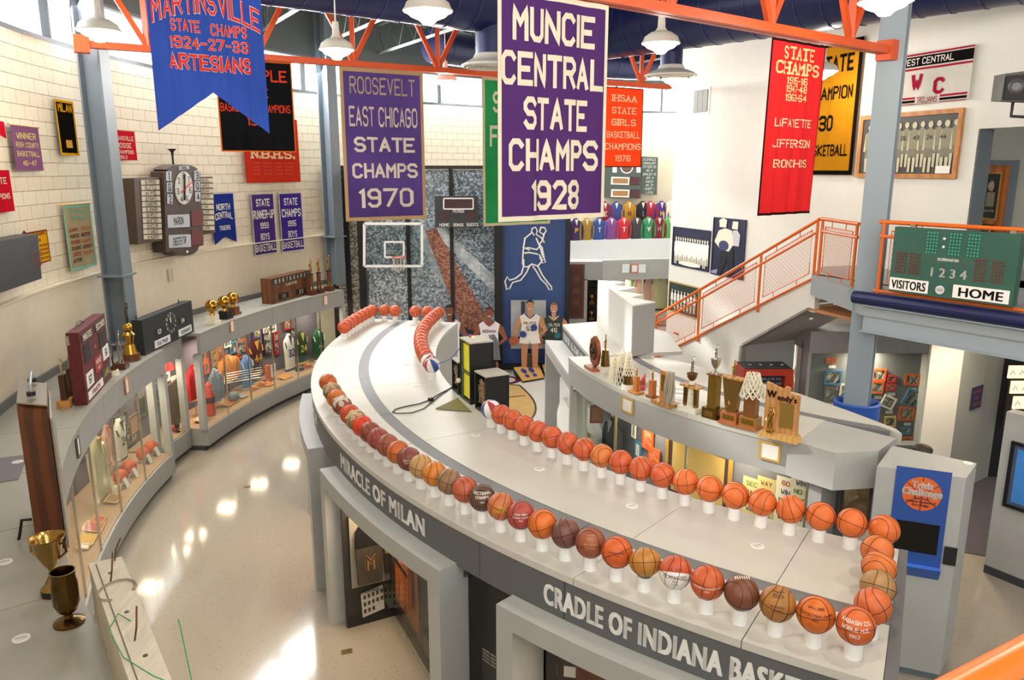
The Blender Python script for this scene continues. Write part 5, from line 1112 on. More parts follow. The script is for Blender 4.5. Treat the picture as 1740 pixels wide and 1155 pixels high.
trophy('white ball trophy on the glass shelf left of the trophy counter', P(6.25, 186.3, 1.495), 0, [('box', (.2,.2,.03), MARBLE, 'base'), ('cyl', (.10,.10,.14), IVORY, 'drum'), ('ball', (.12,), IVORY, 'white_ball')])
trophy('tall gold trophy with red plaque in the showcase left of the trophy counter', P(6.3, 187.0, .90), .3, [('box', (.22,.18,.06), OAK, 'base'), ('box', (.12,.1,.1), SILVER, 'cup_base'), ('box', (.10,.08,.22), GOLD, 'column'), ('fig', (.2,), GOLD, 'figure')])
framed('small red plaque behind the gold trophy in the showcase', P(6.0, 184.5, 1.22), (1,0,0), (0,-1,0), .26, .34, FR, mat('C98A50', .5))
js = thing('sawtooth_screen', 'white saw-tooth screen standing on the sign counter', 'screen', uz(1045, 560, 2.42))
fl_ = [(1016,475.6),(1046,494),(1075,518.5)]; pts = [uz(x, y, 3.3) for x, y in [(1016,475.6),(1075,518.5),(1113.5,512.5),(1072,505),(1094,500),(1050,494),(1081.6,488),(1041,484),(1063,479)]]
MB().prism([(p.x, p.y) for p in pts], 2.42, 3.3).build('screen_body', mat('E6E6E2', .6), js)
MB().prism([(p.x, p.y) for p in (pts[1]+Vector((.02,-.01,0)), pts[2]+Vector((.0,-.02,0)), pts[2], pts[1])], 2.42, 3.28).build('end_face', GREY, js)
# ---------------------------------------------------------------- trivia kiosk
KA, KB = uz(1490, 792, 2.4), uz(1642, 812, 2.4); KD, KE = uz(1660, 787, 2.4), uz(1516, 757, 2.4)
kk = thing('trivia_kiosk', 'grey kiosk with blue Trivia Challenge panel and dark screen', 'kiosk', Vector((KA.x, KA.y, 0)))
MB().prism([(KA.x, KA.y), (KB.x, KB.y), (KD.x, KD.y), (KE.x, KE.y)], .10, 2.4).build('cabinet', GREYF, kk)
MB().prism([(KA.x+.03, KA.y+.05), (KB.x-.02, KB.y+.06), (KD.x-.03, KD.y-.0), (KE.x, KE.y)], 0, .10).build('kick_base', STEEL, kk)
kd = (KB-KA); kd.z = 0; KWid = kd.length; kd.normalize(); kn = Vector((kd.y, -kd.x, 0))
def kp(px, py): return upl(px, py, KA, KB)
b0, b1 = kp(1524, 790), kp(1617, 812); zb0, zb1 = kp(1590, 985).z, kp(1520, 790).z; bl_ = Vector((b0.x, b0.y, 0)); br_ = Vector((b1.x, b1.y, 0)); BLUEP = mat('2B52A0', .45)
zm = kp(1593, 964).z
MB().slab([bl_+Vector((0,0,zm)), br_+Vector((0,0,zm)), br_+Vector((0,0,zb1)), bl_+Vector((0,0,zb1))], kn*.012).build('blue_panel', BLUEP, kk)
MB().hexa([bl_+Vector((0,0,zb0)), br_+Vector((0,0,zb0)), br_+Vector((0,0,zb0))-kn*.01, bl_+Vector((0,0,zb0))-kn*.01, bl_+Vector((0,0,zm))+kn*.09, br_+Vector((0,0,zm))+kn*.09, br_+Vector((0,0,zm)), bl_+Vector((0,0,zm))]).build('sloped_sill', mat('3460B4', .4), kk)
pw_ = (br_-bl_).length; mid = (bl_+br_)/2
sc0, sc1 = kp(1521, 905), kp(1594, 915); sz0, sz1 = kp(1585, 941).z, kp(1588, 891).z; sc0.z = sc1.z = 0
MB().slab([sc0+Vector((0,0,sz0)), sc1+Vector((0,0,sz0)), sc1+Vector((0,0,sz1)), sc0+Vector((0,0,sz1))], kn*.022).build('screen', mat('0B0C0E', .15), kk)
dc = kp(1566, 838); dr_ = pw_*.36; dpos = Vector((dc.x, dc.y, dc.z))+kn*.012
MB().slab([dpos+kd*(dr_*math.cos(a*math.pi/18))+Vector((0,0,dr_*math.sin(a*math.pi/18))) for a in range(36)], kn*.008).build('orange_disc', mat('E06A32', .5), kk)
sm_ = MB(); dq = lambda x, y: dpos+kn*.009+kd*(x*dr_)+Vector((0,0,y*dr_))
for ln in ([(-1, 0), (1, 0)], [(0, -1), (0, 1)], [(-.8, .6), (-.35, .25), (-.3, -.3), (-.75, -.65)], [(.8, .6), (.35, .25), (.3, -.3), (.75, -.65)]): sm_.tube([dq(x, y) for x, y in ln], .004, 4)
o = sm_.build('disc_seams', mat('2A1712'), kk); o['kind'] = 'stuff'
for tx, yy, h_, w2, hx, big in (('Trivia', .55, .075, 1.1, 'F6F4F0', True), ('Challenge', .12, .075, 2.05, 'F6F4F0', True), ('Test Your', -.26, .026, .8, '3A3F66', False), ('Indiana Basketball', -.46, .026, 1.5, '3A3F66', False), ('Knowledge', -.66, .026, .85, '3A3F66', False)):
    f = font_mb(tx, h_, .09 if big else .03); k = w2*dr_/f.w
    for v in f.v: v.x *= k
    letters(on_plane(f, dq(0, yy), kd, (0,0,1), .006), 'letter' if big else 'lettering', mat(hx, .5), kk, big)
for px, py in ((1614, 944), (1493, 905)):
    c = kp(px, py); c = Vector((c.x, c.y, c.z)); MB().slab([c-kd*.06-Vector((0,0,.10)), c+kd*.06-Vector((0,0,.10)), c+kd*.06+Vector((0,0,.10)), c-kd*.06+Vector((0,0,.10))], kn*.02).build('speaker_grille', mat('17181A', .6), kk)
disc(uz(1645, 787, 2.4), .05, 'black-ringed puck cover on top of the trivia kiosk')
hd = thing('stool_top', 'dark round stool top just behind the trivia kiosk', 'stool', uz(1568, 762, 2.4)); q = uz(1568, 764, 2.35); q.y += .8; MB().ball((q.x+.45, q.y, 2.05), .12, 16, 10, (1,1,.6)).build('seat', mat('3A302A', .6), hd, True); MB().tube([(q.x+.45, q.y, 0), (q.x+.45, q.y, 2.0)], .04, 8).build('post', mat('2A2624', .6), hd)
# ---------------------------------------------------------------- line of trophies
TG = 'trophies on the inner counter'
def tz(px, py): return uz(px, py, 2.4)
SP = trophy
face = lambda p: math.atan2(p.y, p.x)-math.pi/2
def TR(label, px, py, spec, sc=1.0, rz=None): p = tz(px, py); return trophy(label, p, (math.atan2(p.y-CEN.y, p.x-CEN.x)+math.pi/2) if rz is None else rz, spec, TG, sc)
t = TR('octagonal wooden shield trophy with dark emblem, leftmost of the trophies', 1010, 627, [('box', (.34,.22,.04), mat('A8623A', .5), 'base')])
MB().lathe([(.20, 0), (.20, .05)], (0,0,0), 8).mapped(lambda v: Vector((v.x*.95, v.z-.02, v.y*1.25+.29))).build('shield', mat('8E4C26', .4, 0, .2, 6, 0, 'wood'), t, False, True); MB().tube([(.0+.11*math.cos(a*.52), -.03, .30+.13*math.sin(a*.52)) for a in range(12)], .014, 6, True).build('wheel', mat('4A2A18'), t, False, True); MB().ball((0, -.04, .30), .05, 10, 8).build('emblem', mat('3A3430', .5), t, True, True)
TR('gold bell trophy with a figure, beside the wooden shield', 1028, 632, [('box', (.15,.15,.10), MARBLE, 'base'), ('cyl', (.075,.05,.26), BRASS, 'bell_body'), ('fig', (.22,), GOLD, 'figure')])
TR('pale figure trophy draped in net, third of the trophies', 1043, 648, [('cyl', (.06,.05,.18), IVORY, 'column'), ('fig', (.24,), mat('D9C894', .4), 'figure'), ('net', (.09, 0, .34), IVORY, 'draped_net')])
TR('tall white net-wrapped trophy, fourth of the trophies', 1056, 652, [('cyl', (.07,.05,.25), mat('3A3430'), 'column'), ('fig', (.26,), IVORY, 'figure'), ('net', (.10, 0, .48), IVORY, 'draped_net')])
TR('gold bell trophy with net and figure, fifth of the trophies', 1067, 660, [('cyl', (.10,.09,.07), MARBLE, 'base'), ('cyl', (.075,.055,.22), BRASS, 'bell_body'), ('fig', (.24,), mat('D8CBA0', .4, .5), 'figure'), ('net', (.08, .2, .3), IVORY, 'draped_net')])
TR('small orange wood column trophy with red pennant, sixth of the trophies', 1081, 668, [('box', (.20,.14,.03), OAK, 'base'), ('box', (.07,.06,.22), mat('B86A2C', .4), 'column'), ('fig', (.13,), GOLD, 'figure')])
pn_ = thing('red_pennant', 'small red pennant leaning behind the orange wood trophy', 'pennant', tz(1092, 664)); MB().slab([tz(1088, 664), tz(1096, 664), tz(1097, 645)+Vector((0,0,.12)), tz(1087, 650)+Vector((0,0,.02))], (0,.008,0)).build('cloth', cloth('A8382A'), pn_)
TR('small brown column trophy with gold figure, seventh of the trophies', 1108, 675, [('box', (.15,.12,.03), WOOD, 'base'), ('box', (.085,.07,.22), mat('A8622E', .4), 'column'), ('fig', (.15,), GOLD, 'figure')])
t = TR('wooden plaque trophy half covered by a bundled net', 1131, 687, [('box', (.36,.20,.045), OAK, 'base'), ('box', (.20,.05,.42), mat('C98E4A', .4), 'plaque')])
MB().box((-.02, -.03, .30), (.09, .012, .22)).build('gold_plate', GOLD, t, False, True)
mb = MB(); rn_ = random.Random(5)
for k in range(46):
    a = rn_.uniform(0, 6.28); r = rn_.uniform(.03, .085); mb.tube([(.10+r*math.cos(a), -.05+r*.7*math.sin(a), .05), (.10+r*1.1*math.cos(a+.6), -.05+r*.8*math.sin(a+.6), .26), (.10+r*.8*math.cos(a+1.2), -.05+r*.7*math.sin(a+1.2), .48)], .008, 4)
o = mb.build('bundled_net', mat('B9AE9A', .9), t, False, True); o['kind'] = 'stuff'
TR('twin column trophy with cup, figure and trailing net', 1173, 697, [('box', (.30,.18,.06), MARBLE, 'base'), ('cols', (.05,.05,.26,.085), BRASS, 'column'), ('box', (.30,.12,.025), OAK, 'bridge'), ('cup', (.07, .16), mat('7A5A34', .3, .8), 'cup'), ('fig', (.22,), SILVER, 'figure'), ('net', (.05, .04, .38), IVORY, 'trailing_net')])
TR('tallest trophy with slim gold column, silver cup and figure', 1211, 709, [('box', (.22,.18,.14), BRASS, 'base'), ('plate', (.13,.095,.07,0,.07), GOLD, 'name_plate'), ('box', (.13,.10,.42), mat('9A7A34', .25, .8), 'column'), ('box', (.17,.13,.02), WOOD, 'cap'), ('cup', (.065,.20), SILVER, 'cup'), ('fig', (.17,), SILVER, 'figure')])
t = TR('tapered wooden plaque trophy with small gold figure', 1242, 719, [('box', (.26,.20,.03), mat('A8673A', .4), 'plinth'), ('box', (.22,.16,.13), mat('A8673A', .4), 'base'), ('plate', (.15,.085,.06,0,.10), GOLD, 'name_plate')])
MB().hexa([Vector(v) for v in ((-.07,-.04,.16),(.07,-.04,.16),(.07,.04,.16),(-.07,.04,.16),(-.125,-.05,.58),(.125,-.05,.58),(.125,.05,.58),(-.125,.05,.58))]).build('tapered_column', mat('8A6A34', .3, .6), t, False, True); MB().box((0,0,.59), (.29,.13,.02)).build('cap', OAK, t, False, True); figurine(.20).mapped(lambda v: v+Vector((0,0,.60))).build('figure', GOLD, t, True, True); figurine(.14).mapped(lambda v: v+Vector((.0,-.09,.16))).build('front_figure', GOLD, t, True, True)
TR('column trophy with white net draped over its top', 1274, 727, [('box', (.25,.20,.03), mat('A8673A', .4), 'plinth'), ('box', (.22,.16,.12), mat('A87A3A', .35, .3), 'base'), ('plate', (.15,.085,.06,0,.10), GOLD, 'name_plate'), ('box', (.15,.11,.32), mat('8A5A2C', .35, .3), 'column'), ('fig', (.22,), IVORY, 'figure'), ('net', (.15, .40, .30), IVORY, 'draped_net'), ('net', (.11, .42, .22), IVORY, 'draped_net')])
t = TR('wide light-wood plaque trophy with bold lettering and gold player', 1325, 744, [('box', (.48,.20,.075, .82), mat('C99A58', .4, 0, .1, 8, 0, 'wood'), 'base')])
WD_ = mat('C4905A', .4, 0, .12, 8, 0, 'wood')
MB().slab([Vector((x, .025, z)) for x, z in ((-.20,.075),(.20,.075),(.20,.56),(.08,.57),(.08,.63),(.03,.64),(0,.60),(-.20,.66))], (0,-.045,0)).build('plaque', WD_, t, False, True)
MB().box((.07, -.028, .30), (.16, .01, .30)).build('gold_plate', mat('B8974E', .3, .7), t, False, True)
for tx, x, z, h_, w2 in (('W', -.125, .525, .085, .12), ("endy's", .06, .50, .07, .23), ('Classic', .02, .43, .035, .13)):
    f = font_mb(tx, h_, .07); k = w2/f.w
    for v in f.v: v.x *= k
    f.mapped(lambda v: Vector((v.x+x, -.0225-.003, v.y+z))).build('lettering', mat('3A1C14', .5) if tx != 'Classic' else mat('A8743A', .4), t, False, True)['kind'] = 'stuff'
figurine(.30).mapped(lambda v: v+Vector((-.10, -.07, .075))).build('gold_player', GOLD, t, True, True); MB().lathe([(.045, .075), (.045, .10)], (-.10, -.07, 0), 14).build('player_stand', GOLD, t, False, True)
for px, py, lab in ((1082, 690, 'paper card in gold frame on the trophy counter, left one'), (1309, 768, 'paper card in gold frame on the trophy counter, right one')):
    th = polar(uz(px, py-15, 2.3))[1]; n = P(1, th)-CEN; framed(lab, P(6.625, th, 2.20), (-n.y, n.x, 0), n, .27, .23, mat('C9A458', .4), PAPER, 0, 'cards on the trophy counter', .025, .02)
# exhibits behind the trophy-counter glass
def at_in(px, py, R=5.84):
    d = _ray(px, py); ox, oy = -CEN.x, -CEN.y; a = d.x*d.x+d.y*d.y; b = 2*(ox*d.x+oy*d.y); c = ox*ox+oy*oy-R*R; return CAMP+d*((-b-math.sqrt(max(0, b*b-4*a*c)))/(2*a))
def inpic(label, px, py, w_, h_, fm, im, R=5.82, tilt=0.0, **k):
    p = at_in(px, py, R); n = (p-CEN); n.z = 0; n.normalize(); return framed(label, p, (-n.y, n.x, 0), n, w_, h_, fm, im, tilt, 'exhibits in the trophy case', **k)
p = at_in(1042, 765, 6.0); p.z = .62; garment('black warm-up jacket in the trophy case', p, p-CEN, .62, .85, '20232A', '8A8F9A', None, 'F0F0F0', True, 'jacket', None, 'jacket')
inpic('dark name plate above the black jacket', 1036, 709, .34, .16, FG, mat('3A4A58', .5)); inpic('red-framed team photo above the black jacket', 1036, 733, .36, .28, FR, photo_mat(1), fw=.04)
inpic('small white photo card high in the trophy case', 1078, 731, .13, .24, FW, photo_mat(2)); inpic('upper orange programme in the trophy case', 1102, 746, .30, .34, FO, mat('C9502A', .6, 0, 0, 14, 0, 'crowd', hex2='E8B080'))
inpic('lower orange programme in the trophy case', 1113, 776, .30, .28, FO, mat('C9502A', .6, 0, 0, 14, 0, 'crowd', hex2='E8B080')); inpic('blue-framed stamp card in the trophy case', 1085, 764, .20, .28, FB, mat('D8D2B8', .6), mount=PAPER)
inpic('large gilt-framed tan document in the trophy case', 1185, 806, 1.25, 1.05, mat('B98A3A', .35), mat('D8B46A', .6, 0, .06, 3), mount=mat('4A3038', .7), fw=.06)
for i, (px, hx) in enumerate(((1277, 'D2BC84'), (1302, 'C4AE78'), (1335, 'E2DCCC'), (1360, 'DED6C4'))):
    p = at_in(px, 838, 5.84); n = p-CEN; n.z = 0; n.normalize(); ax = Vector((-n.y, n.x, 0)); t = thing('hanging_scroll', '%s signed paper scroll hanging in the trophy case' % ordinal(i+1), 'scroll', p, 'scrolls in the trophy case')
    MB().slab([p-ax*.13-Vector((0,0,.45)), p+ax*.13-Vector((0,0,.45)), p+ax*.13+Vector((0,0,.22)), p-ax*.13+Vector((0,0,.22))], n*.012).build('paper', mat(hx, .8), t)
    for k in range(5): letters(on_plane(fit_text(('SEC', 'WAY', 'GO', 'WIN', 'NO 1')[(k+i) % 5], .07, .18), p+n*.014+Vector((0,0,.14-.12*k)), ax, (0,0,1)), 'lettering', mat(('3A6A3A', '6A5A24', 'A8322A', '3A3A7A')[(k+i) % 4]), t, False)
inpic('red card at the right end of the trophy case', 1404, 855, .14, .5, FR, mat('A82A30', .6)); p = kp(1455, 850); framed('painting of a player beside the trivia kiosk', at_in(1455, 848, 6.2), (.85,-.5,0), (-.5,-.85,0), .34, .5, mat('3A3430', .5), mat('6A5234', .6, 0, 0, 6, 0, 'crowd', hex2='D8C49A'))
# ---------------------------------------------------------------- game machine backs at the island's inner edge
def machine(label, th, hgt, w_, comp, R=8.72):
    c = P(R, th, 2.40); o_ = (c-CEN); o_.z = 0; o_.normalize(); tx = Vector((-o_.y, o_.x, 0)); t = thing('game_machine', label, 'game machine', c, 'backs of the game machines'); d_ = .34
    q = lambda x, y, z: c+tx*x+o_*y+Vector((0,0,z))
    def bx(nm, x0, x1, y0, y1, z0, z1, m): MB().hexa([q(x0,y0,z0), q(x1,y0,z0), q(x1,y1,z0), q(x0,y1,z0), q(x0,y0,z1), q(x1,y0,z1), q(x1,y1,z1), q(x0,y1,z1)]).build(nm, m, t)
    bx('side_panel', -w_/2, -w_/2+.02, -d_/2, d_/2, 0, hgt, BLACK); bx('side_panel', w_/2-.02, w_/2, -d_/2, d_/2, 0, hgt, BLACK); bx('front_panel', -w_/2, w_/2, -d_/2, -d_/2+.02, 0, hgt, BLACK); bx('top_panel', -w_/2, w_/2, -d_/2, d_/2, hgt, hgt+.02, mat('B9B6AC', .6)); bx('bottom_panel', -w_/2, w_/2, -d_/2, d_/2, 0, .02, mat('4A4A30', .6))
    if comp:
        Y = mat('E6DE1E', .5)
        for z0, z1 in ((.06, hgt*.45), (hgt*.52, hgt*.95)): bx('yellow_bay', -w_/2+.10, w_/2-.02, d_/2-.05, d_/2-.02, z0, z1, Y)
        bx('shelf', -w_/2+.08, w_/2-.02, -d_/2, d_/2, hgt*.48, hgt*.50, mat('6A6A30', .6)); bx('green_post', -w_/2+.07, -w_/2+.10, d_/2-.06, d_/2, 0, hgt, mat('3E5A34', .5))
        MB().ball(q(-w_/2+.02, d_/2+.03, .25), .035, 12, 8).build('knob_ball', IVORY, t, True); MB().tube([q(.06, 0, .08), q(.08, .05, .20)], .008, 6).build('lever', BLACK, t)
    else:
        mb = MB(); rn_ = random.Random(int(th*10))
        for k in range(22):
            p0 = [rn_.uniform(-w_/2+.04, w_/2-.04) for _ in range(4)]; mb.tube([q(p0[0], .10, rn_.uniform(.05, hgt*.5)), q(p0[1], .15, rn_.uniform(.1, hgt*.9)), q(p0[2], .12, rn_.uniform(.1, hgt*.9)), q(p0[3], .08, rn_.uniform(.05, hgt*.6))], .006, 4)
        o = mb.build('wiring', mat('A88A66', .6), t); o['kind'] = 'stuff'
        for k in range(3): bx('circuit_block', -w_/2+.05+.08*k, -w_/2+.11+.08*k, -.05, .05, .06, hgt*(.4+.15*k), mat('5A5A5C', .5))
    return q
machine('black wired machine back, left of the yellow one', 200.6, .46, .30, False); qm = machine('tall black machine back with yellow compartments', 203.5, .84, .40, True); machine('low black wired machine back by the striped ball', 206.9, .50, .34, False)
ar = thing('acrylic_arch', 'clear grey arched shield above the game machines', 'shield', qm(0, -.3, 0)); MB().slab([qm(.05+.26*math.cos(a*math.pi/14), -.24, .55+.36*math.sin(a*math.pi/14)) for a in range(15)], (0,.012,0)).build('arch', glass_mat('grey_acrylic', 'B9BEC2', .12), ar); MB().box(qm(.05, -.24, .27), (.06,.04,.56)).build('mount', BLACK, ar)
wg = thing('olive_notch', 'olive triangular flap shown by a raised sheet on the island top by the machines', 'notch', uz(775, 690, 2.4)); MB().slab([uz(740, 695, 2.405), uz(801, 700, 2.405), uz(778, 677, 2.47)], (0,0,.012)).build('notch', mat('77713E', .6), wg)  # opening in the top, stood for by a raised olive sheet
cb = thing('power_cable', 'black cable loop lying on the island top', 'cable', uz(700, 690, 2.4)); MB().tube([uz(x, y, 2.412) for x, y in ((667,700),(672,695),(690,690),(712,686),(728,680),(745,670),(760,662),(772,656))], .008, 6).build('cord', mat('1E201E', .6), cb); MB().tube([uz(x, y, 2.412) for x, y in ((667,700),(675,702),(700,701),(720,694),(735,682),(750,670),(768,657))], .007, 6).build('cord', mat('1E201E', .6), cb); MB().box(uz(732, 678, 2.43), (.07,.05,.04), .5).build('plug', BLACK, cb)
bc = thing('stretched_cord', 'blue cord stretched from the striped ball to the machine', 'cord', uz(765, 632, 2.5)); MB().tube([P(9.05, 195.9, 2.62), P(8.9, 199.5, 2.85), qm(-.1, .1, .83)], .007, 6).build('cord', mat('3A6AA8', .5), bc)
for k, hx, lab in ((0, 'C83A24', 'small red ball on top of the machine'), (1, 'E9E4DA', 'small white ball on top of the machine')): o = MB().ball(qm(-.14+.08*k, .02, .855), .036, 14, 10).build('small_ball', mat(hx, .4), None, True); tag(o, lab, 'ball', 'small balls on the machine')
# ================================================================ curved wall cases on the left
def wallcase(label, t0, t1, Rf=13.70, mull=5.2, power=15, seam=6.0):
    t = thing('wall_case', label, 'display case', P(14.2, (t0+t1)/2, 0), 'curved wall cases on the left'); a = t0
    while a < t1-.01:
        b = min(a+seam, t1); MB().sector(Rf-.03, 14.74, a+.02, b-.02, 2.34, 2.4).build('top_panel', mat('A09F96', .45, 0, .03, 3), t); MB().sector(Rf-.02, Rf+.05, a+.02, b-.02, 1.98, 2.338).build('fascia', GREY, t); a = b  # tops share the counter grey, darkened in colour for the shade here
    MB().sector(Rf-.02, 14.7, t0, t1, .10, .45).build('base', GREY, t); MB().sector(Rf+.06, 14.7, t0, t1, 0, .10).build('kick_strip', KICK, t)
    MB().sector(14.60, 14.70, t0, t1, .45, 2.34).build('back_panel', mat('6C6672', .8), t); MB().sector(Rf+.02, 14.6, t0, t1, .45, .46).build('case_floor', mat('B09478', .8), t)
    k = max(1, round((t1-t0)/mull)); w_ = (t1-t0)/k
    for i in range(k):
        MB().sector(Rf+.015, Rf+.025, t0+i*w_+.05, t0+(i+1)*w_-.05, .45, 1.98).build('glass_pane', GLASS, t)
        if i: MB().sector(Rf+.0, Rf+.03, t0+i*w_-.06, t0+i*w_+.06, .45, 1.98, 1).build('mullion', SILVER, t)
    for th in (t0, t1): MB().sector(Rf, Rf+.12, th-.25, th+.25, .45, 1.98, 1).build('corner_post', GREYF, t)
    th = t0+2
    while th < t1: lite('case_light', P(14.15, th, 1.94), power, .35, t, (1, .80, .58)); th += 5.5
    return t
wallcase('long near wall case carrying the brown board and red scoreboard', 181.8, 233.5)
wallcase('far wall case carrying gold ball trophies and brown scoreboard', 151.6, 176.2, 13.62, 4.2)
wallcase('short recessed wall case between the two long cases', 176.5, 181.5, 13.95, 5.2, 14)
ds = thing('dark_inset', 'dark grey inset strip across the near case top', 'strip', P(14.4, 203, 2.4)); MB().sector(14.05, 14.72, 203.4, 206.6, 2.401, 2.406).build('strip', mat('6E6C72', .7), ds)
WN = lambda p: (Vector((CEN.x, CEN.y, 0))-Vector((p.x, p.y, 0))).normalized()
def wax(p): n = WN(p); return Vector((n.y, -n.x, 0))*-1     # to the right for a viewer inside the hall
# notice cards on the fascias
for px, py, R_, lab in ((215, 655, 13.67, 'orange-framed notice card on the near wall case fascia'), (394, 554, 13.59, 'orange-framed notice card below the gold ball trophies'), (553, 510, 13.59, 'orange-framed notice card below the slim trophies'), (132, 758, 13.67, 'dark-framed notice card beside the brown board')):
    p = uc(px, py, R_); n = WN(p); framed(lab, p, wax(p), n, .17, .26, mat('D08A5A', .5) if px > 140 else mat('5A554C', .5), PAPER, 0, 'notice cards on the wall cases', .022, .015)
# --- things standing on the cases
def slabboard(name, label, FL, FR, ztop, dep, m, cat='scoreboard'):
    FL = Vector((FL.x, FL.y, 0)); FR = Vector((FR.x, FR.y, 0)); ax = (FR-FL).normalized(); n = Vector((ax.y, -ax.x, 0))
    t = thing(name, label, cat, (FL.x, FL.y, 2.4)); MB().slab([FL+Vector((0,0,2.4)), FR+Vector((0,0,2.4)), FR+Vector((0,0,ztop)), FL+Vector((0,0,ztop))], -n*dep).build('cabinet', m, t)
    W_ = (FR-FL).length; H_ = ztop-2.4
    return t, (lambda u, v, l=.002: FL+ax*(u*W_)+Vector((0,0,2.4+v*H_))+n*l), ax, n, W_, H_
def patch(t, S, nm, u0, u1, v0, v1, m, n, dep=.008): return MB().slab([S(u0, v0, 0), S(u1, v0, 0), S(u1, v1, 0), S(u0, v1, 0)], n*dep).build(nm, m, t)
def ptext(t, S, ax, tx, u, v, h_, w_, m, l=.010, **k): return letters(on_plane(fit_text(tx, h_, w_, **k), S(u, v, l), ax, (0,0,1)), 'lettering', m, t, False)
a, b = uz(149, 688, 2.4), uz(190, 641, 2.4); zt = upl(138, 562, a, b).z
t, S, ax, n, W_, H_ = slabboard('scoreboard', 'worn maroon scoreboard with MINUTES and SECONDS on the near wall case', a, b, zt, .16, mat('5E1A20', .6, 0, .25, 7, .2))
for u in (.18, .78): patch(t, S, 'clock_window', u-.10 if u < .5 else u-.12, u+.12, .55, .80, mat('2A2430', .5), n)
patch(t, S, 'label_strip', .05, .45, .84, .95, mat('3A2A2A', .6), n); patch(t, S, 'label_strip', .55, .97, .84, .95, mat('3A2A2A', .6), n)
ptext(t, S, ax, 'MINUTES', .25, .895, .09*H_, .38*W_, IVORY); ptext(t, S, ax, 'SECONDS', .76, .895, .09*H_, .38*W_, IVORY)
patch(t, S, 'red_plate', .40, .68, .28, .50, mat('A02A30', .6), n); ptext(t, S, ax, 'PERIOD', .54, .43, .07*H_, .24*W_, IVORY); ptext(t, S, ax, 'HALF', .54, .34, .05*H_, .16*W_, IVORY); ptext(t, S, ax, 'MAX', .48, .66, .04*H_, .14*W_, mat('D8A0A0'))
for u, v, tx in ((.18, .30, '57'), (.86, .45, '51')): patch(t, S, 'score_card', u-.12, u+.12, v-.10, v+.10, WHITE, n); ptext(t, S, ax, tx, u, v, .11*H_, .17*W_, BLACK, .012)
patch(t, S, 'name_card', .06, .62, .04, .15, WHITE, n); ptext(t, S, ax, 'FRANKTON', .34, .095, .07*H_, .48*W_, mat('A8322A'), .012); patch(t, S, 'name_card', .64, .98, .10, .24, mat('4A4A3A'), n); ptext(t, S, ax, 'LAPEL', .81, .17, .08*H_, .28*W_, mat('C9C23A'), .012)
MB().tube([S(.2+.04*k, 1.0+.06*math.sin(k*math.pi/8), -.12) for k in range(9)], .008, 6).build('carry_cord', mat('2A2622'), t); MB().box(S(0, .90, -.14), (.03, .06, .12)).build('torn_corner', mat('B0A79A', .9), t)
a, b = uz(247, 604, 2.4), uz(330, 563, 2.4); zt = upl(243, 543, a, b).z
t, S, ax, n, W_, H_ = slabboard('scoreboard', 'black scoreboard with clock face and two white name cards', a, b, zt, .18, mat('23272A', .55, 0, .1, 5))
for k in range(12): an = math.pi/2-k*math.pi/6; ptext(t, S, ax, str(k or 12), .52+.09*math.cos(an), .60+.27*math.sin(an), .085*H_, .05*W_, IVORY)
MB().tube([S(.52, .60, .01), S(.515, .80, .01)], .008, 5).build('clock_hand', IVORY, t); MB().tube([S(.52, .60, .01), S(.50, .74, .01)], .010, 5).build('clock_hand', IVORY, t)
for u, v, tx, sc_n, m in ((.28, .40, '53', 'SULPHUR', mat('3A3F9A')), (.76, .42, '34', 'KENNARD', mat('2A8A5A'))):
    patch(t, S, 'score_window', u-.07, u+.09, v-.02, v+.20, BLACK, n, .004); ptext(t, S, ax, tx, u+.005, v+.09, .14*H_, .11*W_, WHITE); patch(t, S, 'name_card', u-.10, u+.20 if u < .5 else u+.18, .06, .27, WHITE, n); ptext(t, S, ax, sc_n, u+.045, .165, .12*H_, .24*W_, m, .012)
for u in (.0, .82): MB().tube([S(u+.01, 1.0, -.1), S(u+.01, 1.12, -.1)], .010, 5).build('hook', BLACK, t)
a, b = uz(463, 517, 2.4), uz(529, 498, 2.4); zt = upl(460, 474, a, b).z
t, S, ax, n, W_, H_ = slabboard('scoreboard', 'brown wooden CLASS OF scoreboard beside the slim trophies', a, b, zt, .28, mat('6A3E20', .5, 0, .2, 4, 0, 'wood'))
patch(t, S, 'number_rail', .0, .98, .74, .97, mat('3A3632', .6), n)
for k, d in enumerate('10 9 8 7 6 5 4 3 2 1'.split()): ptext(t, S, ax, d, .10+.092*k, .855, .15*H_, .05*W_, IVORY)
ptext(t, S, ax, 'CLASS OF 56', .48, .64, .10*H_, .5*W_, IVORY); ptext(t, S, ax, 'FOULS', .7, .45, .001, .1, IVORY)
for u in (.28, .72): patch(t, S, 'score_window', u-.12, u+.12, .10, .33, BLACK, n); ptext(t, S, ax, '1 1' if u < .5 else '2 2', u, .215, .15*H_, .17*W_, WHITE, .012)
